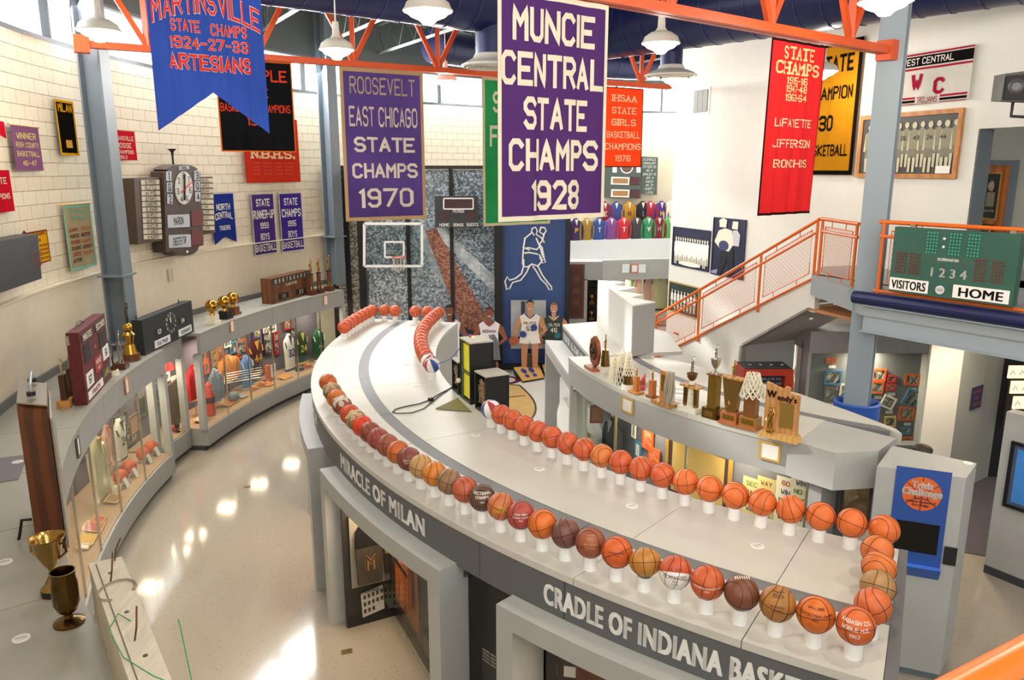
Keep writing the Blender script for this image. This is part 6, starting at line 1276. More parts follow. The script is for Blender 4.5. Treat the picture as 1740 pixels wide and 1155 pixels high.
# wooden tall box (old scoreboard on end), with handle on top
bb = thing('wooden_board', 'tall brown wooden scoreboard standing on edge with a handle on top', 'scoreboard', (-3.93, 5.93, 2.4))
p0, p1 = uz(62, 925, 2.4), uz(113, 932, 2.4); q0 = Vector((p0.x-.62, p0.y+1.05, 2.4)); q1 = Vector((p1.x-.62, p1.y+1.05, 2.4)); zT = upl(88, 692, p0, p1).z
dirv = (q0-p0); rings = []
def brd(u, z): return [p0+dirv*u+Vector((0,0,z)), p1+dirv*u+Vector((0,0,z))]
prof = [(0, 0), (0, zT-2.4-.12), (.03, zT-2.4-.04), (.10, zT-2.4), (.62, zT-2.4), (.62, 0)]
A_ = [p0+dirv*u+Vector((0,0,z)) for u, z in prof]; B_ = [p1+dirv*u+Vector((0,0,z)) for u, z in prof]; nn = len(prof)
MB().add(A_+B_, [tuple(range(nn)), tuple(range(2*nn-1, nn-1, -1))]+[(i, nn+i, nn+(i+1) % nn, (i+1) % nn) for i in range(nn)]).build('wooden_case', mat('5E3218', .4, 0, .3, 3, 0, 'wood', aniso=(1,1,.25)), bb)
MB().slab([(A_[2]+B_[2])/2-(p1-p0)*.49+Vector((0,0,.035)), (A_[2]+B_[2])/2+(p1-p0)*.49+Vector((0,0,.035)), B_[4]+Vector((0,0,.004)), A_[4]+Vector((0,0,.004))], (0,0,.012)).build('grey_lid', mat('8E887C', .4), bb)
hm = (p0+p1)/2; h0 = hm+dirv*.16+Vector((0,0,zT-2.4+.05)); h1 = hm+dirv*.56+Vector((0,0,zT-2.4+.05))
MB().tube([h0, h0+Vector((0,0,.07)), h1+Vector((0,0,.07)), h1], .013, 8).build('handle', mat('9AA0A4', .4, .5), bb)
for h in (h0, h1): MB().lathe([(.034, 0), (.034, .035)], h-Vector((0,0,.015)), 14).build('rubber_grommet', BLACK, bb)
MB().slab([p1+(p1-p0)*.03+dirv*.02, p1+(p1-p0)*.03+dirv*.6, p1+(p1-p0)*.03+dirv*.6+Vector((0,0,zT-2.45)), p1+(p1-p0)*.03+dirv*.02+Vector((0,0,zT-2.5))], (p1-p0)*.08).build('glass_face', mat('A9A89E', .2), bb)
MB().tube([p0+Vector((-.03,.02,.22)), p0+Vector((-.13,.05,.20)), p0+Vector((-.16,.05,.08)), p0+Vector((-.18,.05,.02))], .012, 6).build('hook', BLACK, bb)
# cups, weathered beam
for (px, py, s, lab) in ((93, 1008, 1.0, 'tall tarnished gold loving cup on the near case top'), (118, 1058, .82, 'smaller dark brass cup in front of the loving cup')):
    p = uz(px, py, 2.4)
    t = thing('loving_cup', lab, 'cup', p, 'old cups on the near case')
    if s == 1.0: spec = [(.085,0),(.085,.05),(.07,.06),(.05,.10),(.02,.16),(.018,.20),(.05,.25),(.085,.33),(.095,.42),(.125,.46),(.115,.46),(.085,.42),(.07,.33),(0,.27)]
    else: spec = [(.10,0),(.10,.015),(.075,.03),(.03,.045),(.025,.07),(.06,.10),(.085,.16),(.085,.30),(.075,.36),(.085,.40),(.075,.40),(.065,.34),(.06,.15),(0,.12)]
    MB().lathe([(r, z) for r, z in spec], p, 28).build('cup_body', mat('A88A50', .2, 1.0) if s == 1 else mat('6E5632', .22, 1.0), t, True)
    if s == 1.0:
        MB().lathe([(.088,0),(.088,.05)], p, 24).build('dark_base', mat('2A2420', .4), t)
        for sg_ in (-1, 1): MB().tube([p+Vector((sg_*.085,0,.40)), p+Vector((sg_*.13,0,.42)), p+Vector((sg_*.13,0,.34)), p+Vector((sg_*.07,0,.29))], .010, 6).build('handle', mat('A88A50', .2, 1.0), t)
bw = thing('wooden_beam', 'weathered white wooden beam with nails and green wire on the near case', 'beam', uz(190, 1060, 2.4))
zb = 2.82; f0, f1, g0_, g1_ = uz(150, 957, zb), uz(207, 945, zb), uz(296, 1165, zb), uz(222, 1165, zb)
dr0 = (g1_-f0); g1_ = f0+dr0*1.35; g0_ = f1+(g0_-f1)*1.35
OLDW = mat('C6BEAE', .85, 0, .10, 30, .15, 'plain', aniso=(1,.15,1))
for A4, nm, z0, z1 in (((f0, f1, g0_, g1_), 'top_plank', zb-.05, zb),): MB().hexa([Vector((p.x, p.y, z0)) for p in A4]+[Vector((p.x, p.y, z1)) for p in A4]).build(nm, OLDW, bw)
s0, s1_ = (f1-f0)*.04, (f1-f0)*.96
MB().hexa([Vector((p.x, p.y, z)) for z in (2.4, zb-.05) for p in (f0+s0*.2, f0+s1_, g1_+s1_, g1_+s0*.2)]).build('box_body', mat('C2BAA8', .85, 0, .12, 6, .2), bw)
md = lambda f, k: (f0*(1-k)+f1*k)*(1-f)+(g1_*(1-k)+g0_*k)*f
for f, k in ((.02, .75), (.16, .42), (.52, .48)):
    q = md(f, k); MB().tube([q, q+Vector((.03,-.02,.10)), q+Vector((.07,-.02,.18)) if f < .1 else q+Vector((-.02,.10,.16))], .006, 5).build('rusty_nail', mat('5A3A28', .7), bw)
for f, k in ((.10, .5), (.36, .55), (.60, .6)): MB().lathe([(.014, 0), (.014, .003)], md(f, k)+Vector((0,0,.001)), 10).build('nail_hole', mat('2A2420'), bw)
MB().tube([md(.22, .5)+Vector((.11*math.cos(a*.5), .13*math.sin(a*.5), .002)) for a in range(11)], .012, 4).build('ring_stain', mat('8A8172', .9), bw)
for f in (.5,): MB().tube([md(.02, .2)+Vector((0,0,.002)), md(.98, .2)+Vector((0,0,.002))], .004, 4).build('plank_joint', mat('6A6052'), bw)
MB().tube([md(.42, .55)+Vector((0,0,.01)), md(.38, .3)+Vector((0,0,.02)), md(.45, .02)+Vector((-.02,0,0)), md(.62, .05)+Vector((0,0,.02)), md(.72, .5)+Vector((.02,0,.03)), md(.80, .9)+Vector((.1,0,.05)), md(.55, 1.1)+Vector((.12,0,.10)), md(.50, 1.15)+Vector((.12,0,.10))], .004, 5).build('green_wire', mat('2E8A50', .5), bw)
# trophies along the case tops
LG = 'trophies on the wall cases'; rzl = lambda p: math.atan2(p.y-CEN.y, p.x-CEN.x)-math.pi/2
def TL(label, px, py, spec, s=1.0): p = uz(px, py, 2.4); return trophy(label, p, rzl(p), spec, LG, s)
FIGG = mat('CDBE84', .3, .6)
TL('tall dark wood column trophy with pale figure, left of the maroon scoreboard', 112, 690, [('box', (.22,.16,.10), OAK, 'base'), ('box', (.11,.07,.34), mat('4A2A1A', .4), 'column'), ('fig', (.20,), FIGG, 'figure')])
TL('wood column trophy with pale figure touching the maroon scoreboard', 124, 672, [('box', (.20,.16,.06), mat('4A2A1A', .4), 'base'), ('box', (.11,.07,.34), mat('5A3220', .4), 'column'), ('fig', (.20,), FIGG, 'figure')])
TL('silver trophy on a brown base between the two scoreboards', 207, 626, [('box', (.20,.18,.10), mat('5A2E1A', .35), 'base'), ('cols', (.025,.025,.30,.06), SILVER, 'column'), ('cyl', (.11,.11,.02), SILVER, 'tray'), ('fig', (.18,), SILVER, 'figure')])
TL('tall gold tower trophy left of the black scoreboard', 223, 612, [('cyl', (.15,.14,.12), mat('6A3A1E', .35), 'base'), ('cyl', (.11,.08,.16), GOLD, 'drum'), ('cyl', (.06,.09,.16), GOLD, 'tower'), ('cyl', (.10,.06,.05), GOLD, 'collar'), ('ball', (.075,), GOLD, 'gold_ball'), ('fig', (.30,), mat('4A3A2C', .4, .5), 'figure')])
TL('small trophy with pale round base beside the silver trophy', 194, 637, [('cyl', (.08,.07,.08), IVORY, 'base'), ('cyl', (.045,.045,.06), BRASS, 'band'), ('fig', (.20,), mat('3A302A', .4), 'figure')])
for px, py, bm2, lab in ((362, 549, IVORY, 'gold ball trophy on a cream base'), (383, 541, BLACK, 'gold ball trophy on a black base'), (397, 534, WOOD, 'gold ball trophy on a brown base')):
    TL(lab, px, py, [('box', (.24,.24,.05), bm2, 'plinth'), ('box', (.19,.19,.12), bm2, 'base'), ('cyl', (.06,.03,.06), GOLD, 'stem'), ('ball', (.135,), mat('B98A3A', .2, 1.0), 'gold_ball')])
for px, py, lab in ((530, 501, 'slim gold column trophy touching the brown scoreboard'), (543, 498, 'middle slim gold column trophy at the case end'), (560, 494, 'slim gold column trophy at the very end of the case')):
    TL(lab, px, py, [('box', (.22,.18,.12), mat('5A2E1A', .35), 'base'), ('cols', (.03,.03,.14,.05), GOLD, 'small_figures'), ('box', (.08,.07,.26), mat('8A5A34', .3, .5), 'column'), ('box', (.11,.09,.02), BLACK, 'cap'), ('fig', (.36,), GOLD, 'figure')])
# ---------------------------------------------------------------- exhibits inside the wall cases
def inner(px, py, R=14.25, z=.47): p = uc(px, py, R); p.z = z; return p
def backpic(label, px, py, w_, h_, fm, im, R=14.58, z=None, tilt=0, **k): p = uc(px, py, R); return framed(label, p, wax(p), WN(p), w_, h_, fm, im, tilt, 'pictures in the wall cases', **k)
def shirt(label, px, py, w_, h_, hx, trim, num, lc, sleeves=False, R=14.25, zoff=None, cat='jersey'):
    p = uc(px, py, R); z = zoff if zoff is not None else max(.47, p.z-h_/2); p.z = z
    t = garment(label, p, WN(p), w_, h_, hx, trim, num, lc, sleeves, cat, 'garments in the wall cases', 'display_jersey')
    if z > .5: MB().tube([Vector((p.x, p.y, .47)), Vector((p.x, p.y, z+.05))], .012, 6).build('stand_rod', SILVER, t)
    return t
shirt('maroon jersey number forty-four in the far wall case', 433, 606, .62, .85, '4A1420', 'E0A02A', '44', 'E8A82A', R=14.45); shirt('blue jersey hanging low in the far wall case', 420, 640, .50, .80, '5A86C0', 'C9D6E8', None, 'F0F0F0')
shirt('orange shooting shirt in the far wall case', 388, 625, .66, .60, 'E08A3A', 'F0D0A0', None, 'F0E0C0', True, 14.4); shirt('red uniform at the left end of the far wall case', 329, 650, .5, .75, 'B0242C', 'E8C0C0', None, 'F0F0F0', True)
shirt('grey-blue warm-up in the far wall case', 366, 655, .42, .75, '8A98AC', 'C0C8D2', None, 'F0F0F0', True, 14.1); shirt('white jersey on a bent mannequin in the far wall case', 492, 604, .45, .95, 'E4E0D8', '4A3A7A', '32', '4A3A7A', R=14.3)
shirt('dark green jersey number twenty-four at the far case end', 512, 590, .5, .85, '2A4A34', 'E0C85A', '24', 'E8D86A', R=14.3); shirt('green jersey number four at the far case end', 541, 588, .5, .85, '1F5A3A', 'E8E8E0', '4', 'F0F0E8', R=14.3)
shirt('white jersey number twenty-four in the near wall case', 204, 746, .46, .72, 'DDD8C8', '3A3F40', '24', '2E3436', R=14.3); shirt('cream warm-up jacket in the near wall case', 166, 800, .56, 1.05, 'CFC4A0', 'A88A50', None, 'F0F0F0', True, 14.15, cat='jacket'); shirt('striped pink garment in the near wall case', 182, 755, .30, .70, 'D2A898', 'C05A4A', None, 'F0F0F0', True, 14.35)
for px, py, w_, h_, fm, hx, lab in ((343.5, 606, .22, .34, FO, 0, 'orange-framed photo at the left of the far wall case'), (350, 622, .18, .34, FO, 1, 'orange-framed portrait below it in the far wall case'), (363, 600, .24, .9, OAK, 3, 'tall olive plaque in the far wall case'), (373, 597, .18, .5, FO, 1, 'orange plaque strip in the far wall case'), (395, 590, .28, .28, FB, 0, 'blue-framed card in the far wall case'), (409, 592, .34, .44, FO, 2, 'orange-framed portrait in the far wall case'),
        (385, 582, .26, .22, FW, 1, 'white photo card in the far wall case'), (436, 566, .34, .26, mat('5A3A7A'), 3, 'purple-edged sheet in the far wall case'), (455, 583, .36, .56, mat('3A2A28'), 1, 'dark-framed red portrait in the far wall case'), (469, 582, .20, .60, FR, 1, 'red banner strip in the far wall case'), (457, 557, .50, .26, FW, 3, 'cream document in the far wall case'), (487.5, 550, .30, .32, FR, 2, 'red-framed photo near the case end'), (497, 566, .2, .26, mat('3A2A28'), 3, 'small dark-framed photo near the case end'), (403, 573, .3, .2, FG, 2, 'grey photo strip under the far case fascia')):
    backpic(lab, px, py, w_, h_, fm, photo_mat(hx+(px > 440)))
for px, py, r, hx, lab in ((397, 672, .12, '7A8A96', 'blue and tan ball on the far case floor'),): 
    o = MB().ball(inner(px, py, 13.95, .59), .12, 20, 14).build('display_ball', mat(hx, .5, 0, 0, 5, 0, 'plain'), None, True); tag(o, lab, 'ball')
for i, (px, py, lab) in enumerate(((204, 806, 'nearest orange ball on the near case floor'), (219, 786, 'second orange ball on the near case floor'), (243, 766, 'third orange ball on the near case floor'), (256, 752, 'farthest orange ball on the near case floor'))):
    t = thing('display_ball', lab, 'ball', inner(px, py, 14.05, .47), 'balls in the near wall case'); p = inner(px, py, 14.05, .60); MB().ball(p, .12, 20, 14).build('skin', mat('C4562C', .5), t, True); MB().lathe([(.07, .47-.60), (.05, -.10)], p, 16).build('ring_stand', PAPER, t)
    c_o = thing('caption_card', 'white folded card before the %s' % lab.replace(' on the near case floor', ''), 'card', inner(px+14, py+12, 13.9, .47), 'folded cards in the near case'); p = inner(px+14, py+12, 13.88, .47); n = WN(p); ax2 = wax(p)
    MB().slab([p-ax2*.06, p+ax2*.06, p+ax2*.06-n*.06+Vector((0,0,.16)), p-ax2*.06-n*.06+Vector((0,0,.16))], n*.004).build('front_leaf', PAPER, c_o); MB().slab([p-ax2*.06-n*.12, p+ax2*.06-n*.12, p+ax2*.06-n*.06+Vector((0,0,.16)), p-ax2*.06-n*.06+Vector((0,0,.16))], n*.004).build('back_leaf', PAPER, c_o)
def flat(label, px, py, w_, h_, hx, R=13.95, tilt=.25, fm=None): p = inner(px, py, R, .50); n = WN(p); return framed(label, p, wax(p), (n*math.sin(tilt)+Vector((0,0,math.cos(tilt)))), w_, h_, fm or mat('C9A060', .5), hx, 0, 'flat items on the case floors', .02, .012, up=(-n*math.cos(tilt)+Vector((0,0,math.sin(tilt)))))
for px, py, w_, h_, m, lab in ((157, 873, .34, .26, mat('B05A48', .7), 'red and white booklet lying in the near wall case'), (194, 861, .30, .20, mat('8A6A3A', .6), 'gilt-framed card lying in the near wall case'), (169, 900, .26, .18, mat('C04A34', .7), 'red sheet lying in the near wall case'), (151, 943, .34, .22, mat('D8A83A', .7), 'yellow pennant sheet lying in the near wall case'), (140, 915, .2, .16, PAPER, 'white slip lying in the near wall case'),
        (484, 640, .34, .24, mat('D08A4A', .6), 'orange-framed print lying in the far wall case'), (454, 634, .26, .2, mat('C86A34', .6), 'orange box lid lying in the far wall case'), (412, 673, .24, .16, mat('8A9AB8', .6), 'blue sheet lying in the far wall case'), (388, 684, .34, .2, mat('C86A3A', .6), 'orange sheet lying in the far wall case'), (340, 690, .3, .22, mat('D8C8B0', .6), 'pale photo lying at the left of the far case')): flat(lab, px, py, w_, h_, m)
def shoe(label, px, py, hx, R=14.0):
    p = inner(px, py, R, .47); ax2 = wax(p); n = WN(p); t = thing('sports_shoe', label, 'shoe', p, 'shoes in the wall cases'); L_ = .30
    rr_ = []
    for s, w_, h_ in ((-.5, .035, .10), (-.42, .045, .13), (-.2, .045, .12), (0, .042, .08), (.25, .05, .06), (.42, .045, .05), (.5, .02, .03)): rr_.append([p+ax2*(s*L_)+n*(w_*math.cos(a))+Vector((0,0,.02+h_*max(0, math.sin(a)))) for a in [k*math.pi/6 for k in range(12)]])
    MB().loft(rr_).build('upper', mat(hx, .6), t, True); MB().slab([p-ax2*(.5*L_)-n*.045, p+ax2*(.5*L_)-n*.035, p+ax2*(.5*L_)+n*.035, p-ax2*(.5*L_)+n*.045], (0,0,.022)).build('sole', PAPER, t); MB().tube([p+ax2*(-.1*L_)+n*.03+Vector((0,0,.115)), p-n*.03+Vector((0,0,.11)), p+ax2*(.1*L_)+n*.03+Vector((0,0,.095))], .006, 4).build('laces', WHITE, t)
for px, py, hx, lab in ((199, 832, 'DCD6C4', 'white leather shoe in the near wall case'), (432, 664, 'D8863A', 'orange shoe in the far wall case'), (447, 660, 'C9782E', 'second orange shoe in the far wall case'), (509, 618, '3A4048', 'dark shoe at the end of the far case'), (523, 620, 'C0603A', 'orange-red shoe at the end of the far case')): shoe(lab, px, py, hx)
rk = thing('wire_rack', 'low rack of pale wires in the far wall case', 'rack', inner(410, 650, 14.15)); 
for k in range(5): pts = [uc(380+8*j, 636+k*4-1.5*j, 14.12) for j in range(9)]; MB().tube(pts, .007, 4).build('wire', SILVER, rk)
for j in (0, 8): q = uc(380+8*j, 652-1.5*j, 14.12); MB().tube([Vector((q.x, q.y, .47)), Vector((q.x, q.y, 1.2))], .008, 4).build('upright', SILVER, rk)
tr_ = thing('red_bottle', 'tall red bottle-shaped figure in the far wall case', 'figure', inner(357, 690, 13.95)); MB().lathe([(.10, 0), (.11, .12), (.10, .45), (.06, .55), (.07, .66), (.02, .72)], inner(357, 690, 13.95), 16).build('bottle_body', mat('D24A34', .5), tr_, True); MB().lathe([(.111, .28), (.111, .40)], inner(357, 690, 13.95), 16).build('dark_band', mat('4A2A2A'), tr_)
trophy('orange box with white certificate in the far wall case', inner(456, 640, 14.15), rzl(inner(456, 640, 14.15)), [('box', (.26,.16,.06), mat('C0602E', .5), 'base'), ('box', (.10,.10,.34), mat('D06A3A', .5), 'box'), ('plate', (.2,.06,.3,.13,.25), PAPER, 'certificate')])
# short recessed case: pennant, dark board, cards, shoes
p = uc(287, 622, 14.45); n = WN(p); ax2 = wax(p); t = thing('felt_pennant', 'red felt pennant in the short recessed case', 'pennant', p); MB().slab([p-ax2*.24+Vector((0,0,.30)), p-ax2*.24-Vector((0,0,.12)), p+ax2*.26-Vector((0,0,.10))], n*.01).build('felt', cloth('C92A2E'), t); letters(on_plane(fit_text('X', .12, .1), p-ax2*.08+n*.014, ax2, (0,0,1)), 'lettering', mat('8A1A1E'), t, False)
p = uc(298, 675, 14.35); n = WN(p); ax2 = wax(p); framed('dark brown board leaning in the short recessed case', Vector((p.x, p.y, .95)), ax2, n, .62, .85, mat('5A4434', .6), mat('4E4038', .6, 0, .15, 6), .12)
backpic('small white card left in the short recessed case', 283, 640, .18, .18, FW, photo_mat(0), 14.45); backpic('white caption strip in the short recessed case', 294, 643, .18, .10, FW, PAPER, 14.45); shoe('orange toy shoe on the short case floor', 296, 730, 'C8402A', 14.2)
trophy('small dark cup on the short case floor', inner(302, 733, 14.1), 0, [('cyl', (.05,.04,.02), BLACK, 'foot'), ('cup', (.05,.12), mat('2A2624', .3, .5), 'cup')])
for i, (px, py) in enumerate(((227, 720), (264, 765))): backpic(('tan plaque leaning in the near wall case', 'gold plaque at the right end of the near wall case')[i], px, py, .34 if i == 0 else .2, .36 if i == 0 else .24, mat('8A7258', .5), mat('C09A80' if i == 0 else 'B8974E', .6), 14.35)
for i, px in enumerate((240, 255, 268)): backpic('dark hanging panel in the upper right of the near wall case, %s' % ordinal(i+1), px, 690-12*i, .3, .4, FG, mat('3A3C40', .5))
backpic('faint framed team photo high in the near wall case', 205, 715, .5, .3, FG, photo_mat(2)); backpic('large framed photo in the middle of the near wall case', 222, 735, .42, .4, FG, photo_mat(0))
# floor boxes
for px, py, lab in ((420, 827, 'small brass floor box in the middle of the floor'), (589, 1107, 'small brass floor box before the letter sweater bay')): p = uz(px, py, 0); t = thing('floor_box', lab, 'floor box', p, 'brass floor boxes'); MB().box(p+Vector((0,0,.003)), (.13,.09,.006), .3).build('plate', mat('8A7A4A', .4, .6), t); MB().box(p+Vector((0,0,.007)), (.10,.06,.003), .3).build('lid', mat('746640', .4, .6), t)
# ---------------------------------------------------------------- island bays: sweater box, posters, jerseys
def bay_frame(pa, pb): d = (pb-pa); L_ = d.length; ax2 = d.normalized(); n = Vector((ax2.y, -ax2.x, 0)); n = n if n.dot(pa-CEN) > 0 else -n; return L_, ax2, n
a, m_, b = BM; L_, ax2, n = bay_frame(a, m_)
Q = lambda u, z, l=.05: a+ax2*(u*L_)+n*l+Vector((0,0,(.52+(z-.88)*1.28) if z > .865 else .10+(z-.40)*.82))
t = thing('sweater_box', 'acrylic box with black and grey letter M sweater', 'display box', Q(.5, .95)); 
MB().slab([Q(.12, .88, .02), Q(.88, .88, .02), Q(.88, 1.62, .02), Q(.12, 1.62, .02)], n*.01).build('backing', mat('B9B2A4', .7), t)
MB().slab([Q(.12, .88, .03), Q(.88, .88, .03), Q(.88, 1.62, .03), Q(.12, 1.62, .03)], n*.20).build('acrylic_cover', ACRYL, t)
def shp(pts, hx, l, nm, dep=.05): MB().slab([Q(u, z, l) for u, z in pts], n*dep).build(nm, cloth(hx), t)
shp([(.22,.92),(.70,.92),(.72,1.30),(.20,1.30)], '4E4640', .05, 'sweater_body'); shp([(.20,1.30),(.72,1.30),(.70,1.46),(.56,1.56),(.36,1.56),(.22,1.46)], '17171A', .05, 'sweater_yoke'); shp([(.72,1.46),(.86,1.36),(.86,.98),(.76,.98),(.74,1.3)], '3A342F', .05, 'sleeve'); shp([(.42,1.56),(.52,1.56),(.47,1.42)], 'D9D6CC', .105, 'collar', .01)
for k in range(3): shp([(.76,1.20+.06*k),(.86,1.19+.06*k),(.86,1.22+.06*k),(.76,1.23+.06*k)], 'B88A44', .105, 'sleeve_stripe', .006)
for hx, th_, l in (('B88A44', 1.7, .106), ('4A3A30', .8, .109)): letters(on_plane(fit_text('M', .20, .20, t=th_), Q(.48, 1.14, l), ax2, (0,0,1)), 'letter', mat(hx, .8), t)
t = thing('roster_poster', 'newsprint poster with rows of player portraits below the sweater', 'poster', Q(.5, .5)); q4 = [Q(.30, .40), Q(.74, .46), Q(.72, .86), Q(.28, .80)]
MB().slab([p+n*-.02 for p in q4], n*.008).build('sheet', mat('CFC9BC', .8), t)
for r_ in range(3):
    for c_2 in range(5):
        if r_ == 2 and c_2 > 2: continue
        p = Q(.35+.085*c_2, .73-.115*r_+.01*c_2, .042); MB().slab([p-ax2*.016-Vector((0,0,.026)), p+ax2*.016-Vector((0,0,.026)), p+ax2*.016+Vector((0,0,.026)), p-ax2*.016+Vector((0,0,.026))], n*.003).build('portrait', mat('4A4640', .7), t)
letters(on_plane(fit_text('MILAN INDIANS', .035, .30*L_), Q(.5, .82, .042), ax2, (0,0,1)), 'lettering', mat('2A2826'), t, False)
t = thing('wall_label', 'small tan label on the dark panel above the sweater box', 'label', Q(.3, 1.72)); MB().slab([Q(.2, 1.71, .02), Q(.42, 1.71, .02), Q(.42, 1.75, .02), Q(.2, 1.75, .02)], n*.01).build('card', mat('C9B9A0', .7), t)
L2_, ax3, n3 = bay_frame(m_, b); Q = lambda u, z, l=.05: m_+ax3*(u*L2_)+n3*l+Vector((0,0,z))
t = thing('uniform_panel', 'orange and black team uniform behind clear acrylic', 'uniform', Q(.3, .6)); ax2, n = ax3, n3
MB().slab([Q(.04, .28, .02), Q(.42, .28, .02), Q(.42, 1.7, .02), Q(.04, 1.7, .02)], n3*.01).build('backing', mat('B07038', .7), t); MB().slab([Q(.04, .28, .03), Q(.42, .28, .03), Q(.42, 1.7, .03), Q(.04, 1.7, .03)], n3*.14).build('acrylic_cover', ACRYL, t)
shp([(.08,1.05),(.36,1.05),(.36,1.40),(.32,1.62),(.26,1.62),(.22,1.50),(.18,1.62),(.12,1.62),(.08,1.40)], 'D8741E', .05, 'jersey'); shp([(.08,1.36),(.36,1.36),(.36,1.41),(.08,1.41)], '1A1614', .11, 'black_band', .006); shp([(.08,.55),(.20,.55),(.22,.80),(.24,.55),(.36,.55),(.36,1.0),(.08,1.0)], 'C8641A', .05, 'shorts'); shp([(.08,.96),(.36,.96),(.36,1.02),(.08,1.02)], '1A1614', .11, 'waistband', .006); shp([(.10,.55),(.15,.55),(.15,1.0),(.10,1.0)], '1A1614', .108, 'side_stripe', .006)
t = thing('jacket_box', 'acrylic box with dark jacket bearing a yellow emblem', 'display box', Q(.7, .6))
MB().slab([Q(.50, .40, .02), Q(.97, .40, .02), Q(.97, 1.55, .02), Q(.50, 1.55, .02)], n3*.01).build('backing', mat('C9B48E', .7), t); MB().slab([Q(.50, .40, .03), Q(.97, .40, .03), Q(.97, 1.55, .03), Q(.50, 1.55, .03)], n3*.22).build('acrylic_cover', ACRYL, t)
shp([(.58,.55),(.92,.55),(.93,1.2),(.86,1.40),(.64,1.40),(.57,1.2)], '2A2624', .05, 'jacket'); shp([(.70,.9),(.80,.9),(.82,1.0),(.80,1.1),(.70,1.1),(.68,1.0)], 'C9A02E', .11, 'emblem', .006); shp([(.72,1.40),(.78,1.40),(.75,1.28)], '8A2A22', .11, 'lining', .006)
a, m_, b = BC; L_, ax2, n = bay_frame(a, m_); Q = lambda u, z, l=.05: a+ax2*(u*L_)+n*l+Vector((0,0,z)); t = thing('trunk_box', 'acrylic box holding an old brown leather case', 'display box', Q(.5, 1.2))
MB().slab([Q(.15, 1.25, .02), Q(.9, 1.25, .02), Q(.9, 1.79, .02), Q(.15, 1.79, .02)], n*.3).build('acrylic_cover', ACRYL, t); MB().slab([Q(.3, 1.36, .04), Q(.7, 1.36, .04), Q(.7, 1.74, .04), Q(.3, 1.74, .04)], n*.18).build('leather_case', mat('4A2A1A', .5, 0, .2, 8), t); MB().slab([Q(.55, 1.3, .14), Q(.85, 1.3, .14), Q(.85, 1.52, .14), Q(.55, 1.52, .14)], n*.1).build('brown_parcel', mat('5A3220', .5), t); MB().slab([Q(.18, 1.3, .1), Q(.4, 1.3, .1), Q(.4, 1.4, .1), Q(.18, 1.4, .1)], n*.01).build('caption', PAPER, t)
L2_, ax3, n3 = bay_frame(m_, b); Q = lambda u, z, l=.05: m_+ax3*(u*L2_)+n3*l+Vector((0,0,z)); framed('long gilt-framed photo in the nearest portal', Q(.42, 1.58), ax3, n3, 1.15, .30, mat('A87A34', .4), mat('6A4A2A', .6, 0, .3, 5)); framed('gold card leaning in the nearest portal', Q(.22, 1.30), ax3, n3, .3, .24, FG, mat('B89A6A', .6))
# text on the black panel between the portals
bkp = thing('interpretive_sign', 'black interpretive text panel between the portal frames', 'panel', P(10.72, 224.1, .3)); MB().sector(10.701, 10.715, 222.6, 225.8, .1, 1.93).build('board', mat('0E0E10', .3), bkp)
for k in range(4): letters(on_arc(fit_text('IN THE SMALL TOWNS OF THE STATE THE GAME WAS KING', .022, .42), 10.72, 224.6, 1.20-.035*k, .002), 'lettering', mat('C9C9C6'), bkp, False)
MB().sector(10.716, 10.719, 223.4, 225.6, .70, 1.10).build('photo', mat('2A2A2C', .4), bkp); letters(on_arc(fit_text('THE BEGINNING', .03, .25), 10.72, 224.9, .42, .002), 'lettering', mat('C04A3A'), bkp, False)
# ================================================================ banners
def cloth_tr(hexc, tr=.35):
    key = ('tr', hexc, tr)
    if key in MATS: return MATS[key]
    m = bpy.data.materials.new('banner_'+hexc); m.use_nodes = True; nt = m.node_tree; L = nt.links.new; nt.nodes.remove(nt.nodes['Principled BSDF'])
    d = nt.nodes.new('ShaderNodeBsdfDiffuse'); t = nt.nodes.new('ShaderNodeBsdfTranslucent'); x = nt.nodes.new('ShaderNodeMixShader'); x.inputs[0].default_value = tr
    nz = nt.nodes.new('ShaderNodeTexNoise'); nz.inputs['Scale'].default_value = 3.5; rp = nt.nodes.new('ShaderNodeValToRGB'); c = lin(hexc)
    rp.color_ramp.elements[0].color = tuple(v*.86 for v in c[:3])+(1,); rp.color_ramp.elements[1].color = tuple(min(1, v*1.12) for v in c[:3])+(1,)
    tc = nt.nodes.new('ShaderNodeTexCoord'); L(tc.outputs['Object'], nz.inputs['Vector']); L(nz.outputs['Fac'], rp.inputs[0])
    for n in (d, t): L(rp.outputs[0], n.inputs['Color'])
    L(d.outputs[0], x.inputs[1]); L(t.outputs[0], x.inputs[2]); L(x.outputs[0], nt.nodes['Material Output'].inputs[0]); MATS[key] = m; return m
